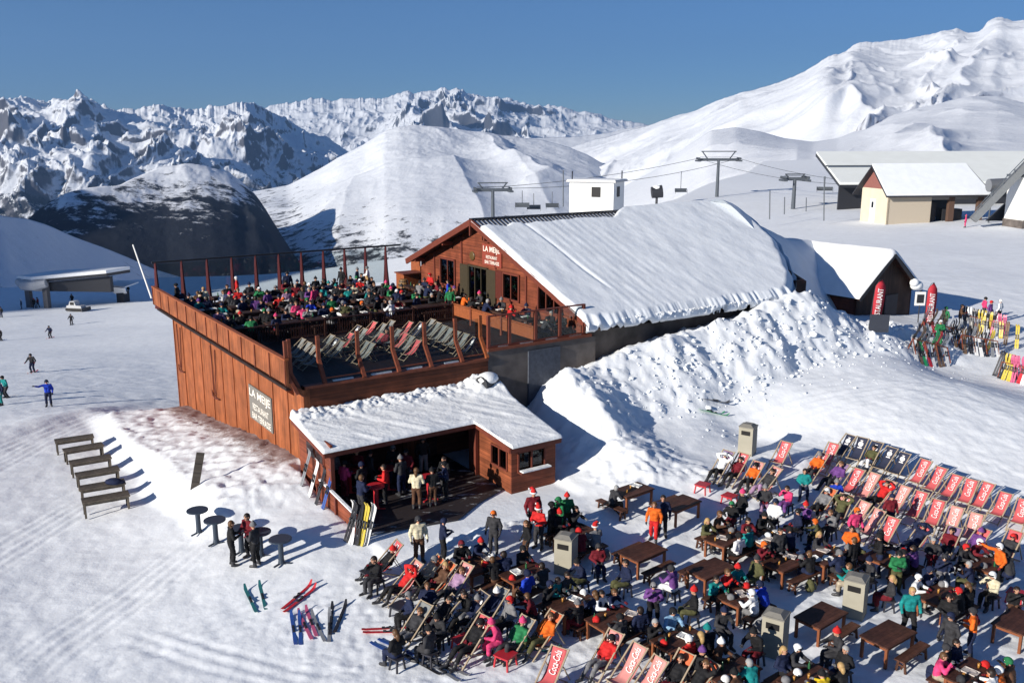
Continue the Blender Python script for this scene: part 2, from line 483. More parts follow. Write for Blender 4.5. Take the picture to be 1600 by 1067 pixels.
def ground_h(x, y, detail=True):
    x = np.asarray(x, float); y = np.asarray(y, float)
    z = base_h(x, y)
    a = (x - BO[0]) * D1[0] + (y - BO[1]) * D1[1]
    b = (x - BO[0]) * D2[0] + (y - BO[1]) * D2[1]
    # ploughed bank along the eaves wall
    zc = np.interp(a, BANK_A, BANK_Z)
    bc = -1.7 - .4 * fbm(a * .35, a * 0, 3, 5) - 0.14 * np.clip(a - 30, 0, 20)
    wd = np.interp(a, [12, 20, 30, 47], [3.8, 3.2, 2.8, 2.2]) * (1 + .2 * fbm(a * .3, a * 0 + 3, 3, 8))
    t = (bc - b) / wd
    prof = np.where(t >= 0, np.clip(1 - t, 0, 1) ** 1.15, np.clip(1 + (b - bc) * -.16, .0, 1))
    msk = sm(11.0, 13.2, a) * (1 - sm(40, 47, a)) * (1 - sm(14, 20, b))
    bank = np.clip(zc - z, 0, 9) * prof * msk
    # heap beside the kiosk
    def heap(a0, b0, ra, rb, h, ang=0):
        c, s = math.cos(ang), math.sin(ang)
        p = (a - a0) * c + (b - b0) * s; q = -(a - a0) * s + (b - b0) * c
        return h * np.exp(-((p / ra) ** 2 + (q / rb) ** 2))
    hp = heap(12.8, -5.0, 2.0, 2.3, 1.25, .12) + heap(12.6, -8.0, 2.0, 1.4, .7) + heap(12.0, -1.8, 1.5, 1.8, 1.1) + heap(14.6, -9.6, 1.2, 1.0, .3)
    hp = hp + heap(3.0, -9.2, 2.6, .7, .75) + heap(6.2, -9.4, 1.6, .6, .45) + heap(6.2, -7.6, 3.0, .6, .12)
    hp = hp + heap(49.5, 7.5, 3.0, 2.0, 1.2) + heap(57, 9.2, 1.8, 1.0, 1.1)
    # dirty bank along the orange wall
    ed = -5.2 + .6 * fbm(b * .25, b * 0, 3, 21) - .04 * (b - 10)
    lb = sm(ed - .9, ed + .9, a) * sm(-2.9, -.8, b) * (1 - sm(20, 25, b)) * (1 - sm(.5, 1.5, a))
    lbh = lb * np.interp(b, [-3, 3, 12, 20, 24], [.75, .8, .7, .6, .2])
    dirt = lb * sm(-.2, 1.6, b) * (1 - sm(21, 24.5, b)) * (.30 + .55 * sm(-2.4, -.3, a) + .12 * sm(15, 20, b))
    dirt = dirt + .36 * sm(-8, -5, a) * 0
    # groomed ridges in the left foreground
    rl = .35 * np.exp(-(((x + 31) * .85 - (y - 47) * .53) / 1.6) ** 2) * sm(-44, -36, x) * (1 - sm(-27, -24, x)) 
    z = z + bank + hp + lbh + rl
    fl = sm(-.6, -.2, a) * (1 - sm(8.9, 9.6, a)) * sm(-8.6, -8.0, b) * (1 - sm(.2, 1, b))
    z = z * (1 - fl) + (.98) * fl
    # edge of the plateau on the valley side
    r = np.hypot(x, y); az = np.degrees(np.arctan2(x, y))
    re = np.interp(az, [-60, -30, -21, -12, -4, 0, 6, 10, 14, 19], [215, 215, 215, 190, 178, 176, 182, 215, 320, 900])
    z = z - np.clip(r - re, 0, None) ** 1.5 * .05
    if detail:
        lump = np.clip((bank > .15) * 1.0 + (hp > .25) * .8 + (lb > .2) * (lb < .97) * .25, 0, 1)
        wx = x + .8 * fbm(x * .6, y * .6, 3, 33); wy = y + .8 * fbm(x * .6 + 9, y * .6, 3, 34)
        bil = ridged(wx * .55, wy * .55, 5, 31, .62) - .4
        rough = np.interp(a, [10, 17, 22, 30, 46], [.35, .3, .75, 1.0, .8])
        blk = np.clip((vn(wx * 1.7, wy * 1.7, 37) - .55) / .12, 0, 1) * .20
        z = z + (1 - fl) * lump * rough * np.clip((bank + hp) / 1.0, 0, 1) * (bil * .42 + blk * .6 + .35 * fbm(x * .5, y * .5, 3, 43)) + lump * fbm(x * 3.3, y * 3.3, 4, 41, .65) * .20
        fade = 1 - sm(60, 140, r)
        z = z + (1 - fl) * fade * (.035 * fbm(x * 1.6, y * 1.6, 3, 51) + .05 * fbm(x * .3, y * .3, 3, 61))
        z = z + (1 - sm(200, 300, r)) * .25 * fbm(x * .05, y * .05, 3, 71) * sm(40, 90, r)
        for (p0, p1, wd_, dp, nn) in TRACKS:
            dx_, dy_ = p1[0] - p0[0], p1[1] - p0[1]; L_ = math.hypot(dx_, dy_)
            ux, uy = dx_ / L_, dy_ / L_
            along = (x - p0[0]) * ux + (y - p0[1]) * uy; off = -(x - p0[0]) * uy + (y - p0[1]) * ux + .6 * np.sin(along * .16 + p0[0]) + .25 * fbm(along * .2, along * 0 + p0[1], 2, 7)
            m_ = sm(-1, 2, along) * (1 - sm(L_ - 2, L_ + 1, along)) * (1 - sm(nn * .3 + .3, nn * .3 + .6, np.abs(off)))
            z = z - m_ * dp * (.5 + .5 * np.cos(off * 2 * PI / wd_))
        tramp = sm(-8, -4, a - 0 * b) * sm(-26, -22, -np.abs(b + 0) * 0 + b) * (1 - sm(-9.5, -8, b)) * (1 - sm(34, 40, a)) * fade
        z = z + tramp * (.055 * np.abs(fbm(x * 2.3, y * 2.3, 3, 91)) - .06 * np.clip(vn(x * 2.6, y * 2.6, 93) - .62, 0, 1))
        z = z + lb * fbm(x * 2.2, y * 2.2, 4, 81) * .16
    return z, dirt

def G(x, y):
    return float(ground_h(np.array([x]), np.array([y]), True)[0][0])

def at(u, v, h=0.0):
    """point on the snow (raised by h) seen at photo pixel u, v"""
    d = ray(u, v)
    t = np.geomspace(14, 420, 300)
    P = np.array([0, 0, CAMH])[None] + t[:, None] * d[None]
    g = ground_h(P[:, 0], P[:, 1], False)[0] + h - P[:, 2]
    i = int(np.argmax(g > 0))
    if g[i] <= 0: i = len(t) - 1
    if i == 0: return Vector(P[0])
    k = g[i - 1] / (g[i - 1] - g[i])
    p = P[i - 1] + (P[i] - P[i - 1]) * k
    return Vector((p[0], p[1], G(p[0], p[1])))

def build_ground():
    azs = np.radians(np.linspace(-52, 52, 560))
    rs = np.concatenate([np.geomspace(9, 22, 60)[:-1], np.geomspace(22, 95, 520)[:-1], np.geomspace(95, 430, 190)])
    A, Rr = np.meshgrid(azs, rs, indexing='ij')
    X = Rr * np.sin(A); Y = Rr * np.cos(A)
    Z, dirt = ground_h(X, Y, True)
    P = np.stack([X, Y, Z], -1)
    o = arr_mesh('snow_ground', P, snowmat('snow_ground_material', dirt=True), attr={'dirt': dirt})
    # normals up
    tag(o, kind='structure')
    return o
ground = build_ground()

# ------------------------------------------------------------------ mountains
def crest_arrays(crest, n):
    az = []; z = []; rr = []
    for u, v, D in crest:
        d = ray(u, v)
        h = math.hypot(d[0], d[1])
        az.append(math.atan2(d[0], d[1])); z.append(CAMH + d[2] / h * D); rr.append(D)
    o = np.argsort(az); az = np.array(az)[o]; z = np.array(z)[o]; rr = np.array(rr)[o]
    s = np.linspace(az[0], az[-1], n)
    k = max(3, n // 90); ker = np.hanning(2 * k + 3); ker /= ker.sum()
    sm_ = lambda a: np.convolve(np.pad(a, k + 1, mode='edge'), ker, 'valid')
    return s, sm_(np.interp(s, az, z)), sm_(np.interp(s, az, rr))

def mountain(name, crest, foot, mat, n=(420, 110), amp=.3, L=900.0, stretch=3.0, p=1.15, jag=.02, seed=1, back=.45, crestw=.12, o=6, warp=.35, extra=None, gain=.5, fine=0.0):
    """a real massif: crest line at its distance, eroded flank down to the foot, and a back slope"""
    s, zc, rc = crest_arrays(crest, n[0])
    fz = np.interp(s, [math.radians(-40), math.radians(40)], [foot[0], foot[1]]) if not callable(foot[0]) else foot[0](s)
    rf = foot[2](s, rc) if callable(foot[2]) else rc * foot[2]
    rel = zc - fz
    jg = rel * jag * (fbm(s * rc / (L * .10), s * 0 + seed, 6, seed, .72))
    t = np.concatenate([np.linspace(0, 1, int(n[1] * .8)), 1 + np.linspace(0, 1, int(n[1] * .2) + 1)[1:] * back])
    S, T = np.meshgrid(s, t, indexing='ij')
    ZC = zc[:, None]; FZ = fz[:, None]; RC = rc[:, None]; RF = rf[:, None]
    RR = RF + (RC - RF) * T
    Tn = np.clip(T, 0, 1)
    base = FZ + (ZC - FZ) * Tn ** p
    X = RR * np.sin(S); Y = RR * np.cos(S)
    gx0 = S * RC / L; gy0 = T * (RC - RF) / (L * stretch)
    gx = gx0 * .86 + gy0 * .5; gy = gy0 * .86 - gx0 * .3
    wx = fbm(gx * .7 + 3, gy * 1.6 + 7, 4, seed + 50) * warp; wy = fbm(gx * .7 + 13, gy * 1.6 + 1, 4, seed + 60) * warp
    nz = ridged(gx + wx + seed * 3.1, gy + wy, o, seed + 9, gain) - .35
    if fine: nz = nz + fine * (ridged(X / (L * .33) + wx, Y / (L * .33) + wy, 5, seed + 19, .6) - .35)
    w = (Tn ** .6) * (1 - Tn) ** .7 * 1.9 + crestw * Tn ** 2
    w = np.where(T > 1, crestw, w)
    Z = base + (ZC - FZ) * amp * nz * w
    Z = np.where(T > 1, Z - (T - 1) * (RC - RF) * 1.1, Z)
    Z = Z + (ZC - FZ) * (.02 * fbm(X / (L * .1), Y / (L * .1), 4, seed + 33, .6) + (.055 * (ridged(X / (L * .11) + wx * 2, Y / (L * .11) + wy * 2, 4, seed + 35, .6) - .3) if fine > .2 else 0)) * Tn * np.clip((1.03 - T) / .08, .25, 1)
    Z = Z + jg[:, None] * np.where(T <= 1, np.clip((Tn - .8) / .2, 0, 1) ** 2, 1)
    if extra is not None: Z = Z + extra(S, T, X, Y, ZC - FZ)
    o_ = arr_mesh(name, np.stack([X, Y, Z], -1), mat)
    tag(o_, kind='structure')
    return o_

m_cliff = mountmat('cliff_mountain_material', rock=(.11, .11, .125), steep=(.50, .64), nscale=.0045, forest=(.03, .033, .04), forest_z=(-650, 250, .66, .20), fscale=.008)
m_range = mountmat('far_range_material', rock=(.09, .095, .11), steep=(.52, .64), nscale=.003)
m_dome = mountmat('dome_hill_material', rock=(.16, .15, .15), steep=(.42, .55), nscale=.006, forest=(.05, .05, .055), forest_z=(-360, -40, .62, .20), fscale=.02)
m_right = mountmat('right_mountain_material', rock=(.30, .30, .33), steep=(.42, .62), nscale=.006)
m_wood = mountmat('wooded_hill_material', rock=(.05, .05, .06), steep=(.3, .5), nscale=.01, forest=(.028, .032, .042), forest_z=(-250, -50, .80, .33), fscale=.016)
m_slope = mountmat('shaded_slope_material', rock=(.05, .05, .06), steep=(.3, .45), nscale=.05, forest=(.03, .035, .04), forest_z=(-80, 20, .40, .30), fscale=.06)
m_valley = mountmat('valley_material', rock=(.06, .06, .07), steep=(.3, .5), nscale=.01, forest=(.035, .04, .045), forest_z=(-600, -100, .44, .36), fscale=.014)

mountain('cliff_mountains', [(-420, 175, 8200), (-150, 165, 8200), (0, 160, 8200), (30, 158, 8200), (70, 164, 8200), (100, 158, 8200), (135, 158, 8200), (160, 167, 8300), (205, 169, 8300), (255, 165, 8300), (300, 171, 8400), (345, 163, 8400), (385, 158, 8500), (405, 166, 8600), (430, 176, 8800), (460, 195, 9000), (520, 225, 9000), (580, 255, 9000)],
         (-650, -650, .66), m_cliff, n=(820, 260), amp=.62, L=1150, stretch=1.7, p=.85, jag=.05, seed=3, crestw=.055, warp=.7, o=8, gain=.55, fine=.4)
mountain('far_range', [(340, 185, 14500), (400, 168, 14500), (440, 160, 14500), (480, 151, 14500), (520, 154, 14500), (560, 151, 14500), (600, 152, 14500), (622, 145, 14500), (640, 141, 14500), (665, 142, 14500), (685, 139, 14500), (693, 135, 14500), (700, 140, 14500), (713, 136, 14500), (726, 147, 14500), (760, 155, 14600), (775, 152, 14600), (800, 160, 14700), (830, 166, 14800), (870, 170, 14900), (900, 177, 15000), (930, 179, 15000), (965, 187, 15000), (1000, 190, 15000), (1060, 205, 15000), (1150, 225, 15000)],
         (-500, -500, .70), m_range, n=(820, 220), amp=.62, L=1500, stretch=1.5, p=1.0, jag=.05, seed=8, crestw=.12, warp=.7, o=8, gain=.58, fine=.3)
mountain('white_saddle', [(700, 245, 6200), (780, 222, 6200), (840, 215, 6200), (900, 214, 6200), (950, 208, 6300), (1010, 196, 6400), (1060, 192, 6400), (1120, 200, 6400), (1250, 220, 6400), (1400, 240, 6400)],
         (-350, -200, .55), m_right, n=(300, 90), amp=.22, L=700, stretch=2.5, p=1.0, jag=.02, seed=14, crestw=.08)

def spurs(lst):
    """spurs running down the flank: (u at the crest, u at the foot, height, width left, width right)"""
    def f(S, T, X, Y, H):
        Rr = np.hypot(X, Y); out = 0
        for (uc, uf, A_, wl, wr, t0, t1) in lst:
            ac = math.atan2((uc - CX) / F, 1); af = math.atan2((uf - CX) / F, 1)
            line = af + (ac - af) * T + .004 * fbm(T * 5, T * 0 + uc, 3, 2)
            d = (S - line) * Rr
            out = out + A_ * H * np.where(d < 0, np.exp(d / wl), np.exp(-d / wr)) * sm(t0, t0 + .15, T) * (1 - sm(t1, t1 + .08, T))
        return out
    return f
mountain('dome_hill', [(330, 330, 4300), (390, 300, 4300), (450, 290, 4250), (500, 264, 4200), (530, 246, 4150), (565, 228, 4100), (600, 207, 4000), (622, 199, 4000), (650, 196, 4000), (690, 200, 4000), (740, 206, 4050), (790, 212, 4100), (850, 219, 4100), (890, 230, 4050), (920, 243, 4000), (945, 258, 3950), (968, 274, 3900), (1000, 300, 3800), (1050, 330, 3700), (1150, 365, 3600)],
         (-340, -230, .52), m_dome, n=(620, 200), amp=.34, L=620, stretch=2.2, p=.9, jag=.006, seed=22, crestw=.05, o=6, warp=.4, gain=.42, extra=spurs([(672, 775, .10, 260, 70, .08, .62), (745, 905, .085, 240, 75, .12, .62), (895, 985, .11, 330, 110, .1, .70), (575, 520, .07, 200, 90, .05, .6)]))

mountain('right_mountain', [(560, 420, 5200), (640, 370, 5200), (720, 318, 5200), (800, 272, 5200), (880, 235, 5200), (940, 215, 5200), (1000, 199, 5100), (1040, 186, 5000), (1085, 175, 4900), (1120, 161, 4800), (1150, 150, 4700), (1190, 137, 4600), (1230, 124, 4500), (1262, 108, 4400), (1285, 92, 4350), (1300, 84, 4350), (1318, 82, 4400), (1330, 71, 4500), (1345, 68, 4550), (1390, 65, 4700), (1430, 61, 4800), (1462, 56, 4900), (1485, 48, 4950), (1505, 50, 5000), (1530, 52, 5000), (1546, 38, 5100), (1560, 32, 5100), (1580, 40, 5100), (1600, 36, 5100), (1700, 20, 5100), (1850, 30, 5100), (2000, 60, 5100)],
         (lambda s: np.interp(s, [math.radians(-12), math.radians(2), math.radians(9), math.radians(40)], [-900, -520, -200, 40]), 0, .34), m_right, n=(760, 240), amp=.36, L=900, stretch=1.6, p=1.05, jag=.02, seed=27, crestw=.08, o=7, warp=.7, gain=.5, fine=.12, extra=spurs([(1287, 1410, .085, 420, 100, .35, .90), (1560, 1500, .05, 400, 150, .3, .85), (1120, 1180, .04, 300, 120, .4, .85)]))
mountain('near_hill', [(960, 300, 2300), (1030, 262, 2300), (1075, 228, 2250), (1110, 204, 2200), (1150, 199, 2150), (1185, 205, 2100), (1225, 216, 2050), (1270, 222, 2050), (1310, 216, 2100), (1360, 196, 2300), (1400, 178, 2400), (1450, 165, 2450), (1510, 152, 2500), (1560, 152, 2500), (1600, 162, 2450), (1700, 175, 2400), (1850, 190, 2400), (2000, 210, 2300)],
         (lambda s: np.interp(s, [math.radians(4), math.radians(17), math.radians(40)], [-90, -4, 3]), 0, lambda s, rc: np.full_like(s, 330.)), m_right, n=(560, 200), amp=.30, L=330, stretch=2.8, p=1.25, jag=.006, seed=35, crestw=.05, o=6, warp=.5, gain=.45)
mountain('wooded_hill', [(-250, 430, 2300), (-100, 400, 2350), (0, 372, 2400), (40, 345, 2400), (75, 317, 2400), (105, 302, 2400), (140, 294, 2450), (185, 290, 2500), (215, 276, 2600), (250, 261, 2700), (290, 256, 2700), (325, 260, 2700), (360, 272, 2700), (378, 285, 2700), (398, 303, 2650), (418, 332, 2600), (436, 362, 2500), (460, 400, 2400), (510, 450, 2250)],
         (-330, -380, .58), m_wood, n=(340, 110), amp=.35, L=420, stretch=2.5, p=.75, jag=.012, seed=44, crestw=.06)
mountain('shaded_slope', [(-700, 180, 330), (-400, 235, 340), (-150, 300, 350), (0, 337, 370), (45, 342, 400), (75, 352, 420), (120, 372, 450), (165, 388, 480), (200, 402, 510), (240, 420, 540), (300, 438, 560), (380, 455, 560)],
         (-34, -60, lambda s, rc: np.full_like(s, 232.)), m_slope, n=(240, 110), amp=.25, L=60, stretch=2.0, p=.9, jag=.012, seed=52, crestw=.05)

def build_valley():
    azs = np.radians(np.linspace(-60, 60, 260)); rs = np.geomspace(300, 9000, 240)
    A, Rr = np.meshgrid(azs, rs, indexing='ij')
    X = Rr * np.sin(A); Y = Rr * np.cos(A)
    lft = 1 - sm(math.radians(9), math.radians(20), A)
    dep = np.interp(Rr, [300, 700, 1600, 2600, 4200, 6500, 9000], [-75, -170, -300, -340, -400, -560, -700])
    dr = np.interp(Rr, [300, 450, 1000, 3000, 9000], [-14, -12, -20, -60, -300])
    Z = dep * lft + dr * (1 - lft) + np.interp(Rr, [300, 900, 4000], [2, 30, 60]) * fbm(X / 600, Y / 600, 6, 91)
    o = arr_mesh('valley_floor', np.stack([X, Y, Z], -1), m_valley)
    tag(o, kind='structure')
build_valley()

def shade_ridge():
    """the spur above the pistes on the left, out of frame, that keeps the slope and wooded hill in shade"""
    dx, dy = -math.sin(SUN_AZ), -math.cos(SUN_AZ)   # direction the light travels
    w = np.concatenate([np.linspace(140, 300, 40)[:-1], np.linspace(300, 2520, 130)]); q = np.linspace(-1, 1, 50)
    Wv, Q = np.meshgrid(w, q, indexing='ij')
    top = np.interp(Wv, [140, 158, 172, 300, 700, 1300, 1900, 2200, 2400, 2470, 2520], [-60, 60, 258, 262, 280, 170, 140, 300, 330, 60, -60])
    wid = 420.0
    s = -640 + Q * wid
    X = s * dx - Wv * dy; Y = s * dy + Wv * dx
    Z = -80 + (top + 80) * (1 - np.abs(Q) ** 1.2) + 14 * fbm(X / 130, Y / 130, 5, 77) * (1 - np.abs(Q)) * sm(170, 330, Wv)
    o = arr_mesh('shading_spur', np.stack([X, Y, Z], -1), m_right)
    tag(o, kind='structure')
shade_ridge()

_g = (1 + 5 ** .5) / 2
ICO_V = [Vector(q).normalized() for q in ((-1, _g, 0), (1, _g, 0), (-1, -_g, 0), (1, -_g, 0), (0, -1, _g), (0, 1, _g), (0, -1, -_g), (0, 1, -_g), (_g, 0, -1), (_g, 0, 1), (-_g, 0, -1), (-_g, 0, 1))]
ICO_F = [(0, 11, 5), (0, 5, 1), (0, 1, 7), (0, 7, 10), (0, 10, 11), (1, 5, 9), (5, 11, 4), (11, 10, 2), (10, 7, 6), (7, 1, 8), (3, 9, 4), (3, 4, 2), (3, 2, 6), (3, 6, 8), (3, 8, 9), (4, 9, 5), (2, 4, 11), (6, 2, 10), (8, 6, 7), (9, 8, 1)]
def snow_chunks():
    """broken blocks of ploughed snow lying on the bank"""
    r2 = random.Random(5); m = MB()
    n = 0
    while n < 760:
        a = r2.uniform(13, 43); b = r2.gauss(-3.3, 1.1) if r2.random() < .88 else r2.uniform(-8, -4)
        if a < 17 and r2.random() < .7: continue
        if b > -1.6: continue
        p = W(a, b, 0); z = G(p[0], p[1])
        s = min(.34, .05 + r2.expovariate(1 / .055)) * (1.0 if b > -5 else .6)
        Q = Matrix.Rotation(r2.uniform(0, 6), 3, 'Z') @ Matrix.Rotation(r2.uniform(-.6, .6), 3, 'X')
        vs = []
        sc_ = (r2.uniform(.6, 1.3), r2.uniform(.5, 1.0), r2.uniform(.4, .75))
        for (x, y, zz) in ICO_V:
            k_ = r2.uniform(.62, 1.12)
            q = Q @ Vector((x * s * sc_[0] * k_, y * s * sc_[1] * k_, zz * s * sc_[2] * k_))
            vs.append((p[0] + q.x, p[1] + q.y, z + s * .12 + q.z))
        m.add(vs, ICO_F)
        n += 1
    o = m.build('snow_chunks', snowmat('chunk_snow', (.83, .86, .89), b1=(4, .05), b2=(20, .02)))
    tag(o, kind='stuff')
snow_chunks()
# ------------------------------------------------------------------ shared building materials
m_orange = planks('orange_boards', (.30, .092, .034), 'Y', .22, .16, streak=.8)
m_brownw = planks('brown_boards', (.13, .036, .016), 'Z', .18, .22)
m_redw = planks('red_boards', (.195, .052, .026), 'Z', .19, .16)
m_redtrim = flat('red_trim', (.145, .036, .022), .6)
m_ortrim = flat('orange_trim', (.27, .078, .028), .6, var=.2)
m_posts = flat('post_wood', (.18, .05, .026), .6, var=.25)
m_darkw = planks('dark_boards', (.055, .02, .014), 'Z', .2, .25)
m_deck = planks('deck_boards', (.022, .012, .011), 'X', .14, .3)
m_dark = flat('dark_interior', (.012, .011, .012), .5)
m_shutter = flat('green_brown_shutter', (.045, .035, .02), .6)
m_conc = flat('weathered_concrete', (.125, .108, .10), .95, var=.42, scale=1.1)
m_roofd = flat('dark_roof_sheet', (.035, .035, .042), .55, var=.2)
m_metal = flat('grey_metal', (.25, .26, .28), .4, .5, metal=.6)
m_dmetal = flat('dark_metal', (.04, .042, .05), .45, .5, metal=.4)
m_white = flat('white_paint', (.78, .78, .76), .6, var=.05)
m_letter = flat('white_letters', (.85, .80, .72), .6, var=.03)
m_signbd = flat('grey_sign_board', (.19, .18, .165), .7)
m_glass = glass()
m_glassd = glass('smoked_glass', (.35, .38, .40), .5)
m_rsnow = snowmat('roof_snow', (.80, .84, .89), b1=(.9, .05), b2=(7, .012))
m_lsnow = snowmat('lump_snow', (.84, .86, .88), b1=(2.0, .06), b2=(9, .015))
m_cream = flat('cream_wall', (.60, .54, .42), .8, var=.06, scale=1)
m_lead = flat('pale_panel', (.45, .46, .48), .7)

def frame_window(parent, b0, b1, z0, z1, x, wm, panes=2, depth=.06, topslope=0.0, name='window'):
    """window in a wall facing -X of the local frame (gable): frame > pane; b0 > b1"""
    f = MB(); fw = .11
    zt0 = z1; zt1 = z1 - topslope
    f.beam((x - .05, b0, z0), (x - .05, b1, z0), .12, fw)
    f.beam((x - .05, b0, zt0), (x - .05, b1, zt1), .12, fw)
    f.beam((x - .05, b0, z0 - fw / 2), (x - .05, b0, zt0 + fw / 2), .12, fw, up=(0, 1, 0))
    f.beam((x - .05, b1, z0 - fw / 2), (x - .05, b1, zt1 + fw / 2), .12, fw, up=(0, 1, 0))
    for k in range(1, panes):
        bb = b0 + (b1 - b0) * k / panes; zz = zt0 + (zt1 - zt0) * k / panes
        f.beam((x - .05, bb, z0), (x - .05, bb, zz), .06, .06, up=(0, 1, 0))
    fo = f.build(name, wm, parent)
    g = MB(); g.prism([(x - .03, b0, z0), (x - .03, b1, z0), (x - .03, b1, zt1), (x - .03, b0, zt0)], (.015, 0, 0))
    g.build('pane', m_glassd, fo)
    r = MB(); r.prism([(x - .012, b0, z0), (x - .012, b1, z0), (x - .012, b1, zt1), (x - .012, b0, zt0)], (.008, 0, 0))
    r.build('dark_backing', m_dark, fo)  # flat dark sheet, the unlit room behind the pane put into its colour
    return fo

# ------------------------------------------------------------------ the chalet
FL = 5.4
GA = 16.05                   # gable wall plane
RB, RZ = 10.8, 11.1          # ridge
EB, EZ = -.4, 6.72           # eave on the camera side
LB, LZ = 19.4, 7.75          # eave on the far side
def roof_z(b):
    return EZ + (RZ - EZ) * (b - EB) / (RB - EB) if b <= RB else RZ + (LZ - RZ) * (b - RB) / (LB - RB)
def verge_far(b):            # far end of the roof is cut at a slant
    return np.interp(b, [EB, 1.0, 5, 9, RB, LB], [31.2, 33.2, 36.0, 37.3, 37.3, 37.0])

chalet = empty('mountain_chalet', W(0, 0, 0), BROT, 'red timber mountain restaurant with a long snow covered pitched roof and white lettered gable', 'restaurant')
# walls
m = MB()
gw = [(GA, .8, 5.0), (GA, .8, roof_z(.8) - .16), (GA, RB, RZ - .16), (GA, 18.9, roof_z(18.9) - .16), (GA, 18.9, 5.0)]
m.prism(gw, (.25, 0, 0))
gable = m.build('gable_wall', m_redw, chalet)
m = MB()
for bb, za, zb in ((1.6, 5.4, 7.15), (13.35, 5.4, 9.9), (16.95, 5.4, 8.6), (6.1, 5.4, 9.0), (9.35, 8.2, 10.1)):
    m = MB(); m.box((GA - .04, bb, (za + min(zb, roof_z(bb) - .2)) / 2), (.08, .14, min(zb, roof_z(bb) - .2) - za))
    m.build('pilaster', m_redtrim, chalet)
# long eaves wall and base
m = MB()
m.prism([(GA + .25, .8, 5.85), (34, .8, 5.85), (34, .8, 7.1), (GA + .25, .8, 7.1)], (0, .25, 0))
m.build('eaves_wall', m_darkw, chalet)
m = MB(); m.prism([(16.2, .55, -2), (34.5, .55, -2), (34.5, .55, 5.85), (16.2, .55, 5.85)], (0, .5, 0))
m.build('stone_base', m_conc, chalet)
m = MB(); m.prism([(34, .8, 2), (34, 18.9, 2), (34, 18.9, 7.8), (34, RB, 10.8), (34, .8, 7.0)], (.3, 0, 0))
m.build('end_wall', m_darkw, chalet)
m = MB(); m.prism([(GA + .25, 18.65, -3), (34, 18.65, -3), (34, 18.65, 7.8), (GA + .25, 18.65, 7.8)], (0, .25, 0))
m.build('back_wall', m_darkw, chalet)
# roof
VA = 15.15
m = MB()
for (b0, b1) in ((EB, RB), (LB, RB)):
    bs_ = np.linspace(b0, b1, 8)
    poly = [(VA, b0, roof_z(b0)), (VA, b1, RZ)]
    top = [(VA, float(b), float(roof_z(b))) for b in bs_]
    far = [(float(verge_far(b)), float(b), float(roof_z(b))) for b in bs_[::-1]]
    m.prism(top + far, (0, 0, -.16))
roof = m.build('roof', m_roofd, chalet)
m = MB()
nr = 46
for i in range(nr):          # corrugated ridge sheet left bare by the snow
    a = VA + .1 + i * .3
    m.beam((a, RB - 1.05, roof_z(RB - 1.05) + .03), (a, RB, RZ + .05), .09, .06)
m.beam((VA, RB, RZ + .06), (37.0, RB, RZ + .06), .34, .08)
m.build('ridge_sheet', m_roofd, roof)
m = MB()
m.beam((VA + .02, EB - .02, EZ - .12), (VA + .02, RB, RZ - .12), .12, .36)
m.beam((VA + .02, LB + .02, LZ - .12), (VA + .02, RB, RZ - .12), .12, .36)
m.beam((VA + .03, EB - .05, EZ - .16), (31.0, EB - .05, EZ - .16), .1, .26)
m.build('fascia', m_redtrim, roof)
m = MB()
for b in (2.5, 6.5, RB, 14.5, 18.3):
    m = MB(); m.beam((VA + .1, b, roof_z(b) - .34), (GA + .1, b, roof_z(b) - .34), .16, .24); m.build('purlin', m_redtrim, roof)
m = MB(); m.beam((VA - .02, RB, RZ - .1), (VA - .02, RB, RZ - .95), .12, .1, up=(0, 1, 0)); m.build('finial', m_redtrim, roof)

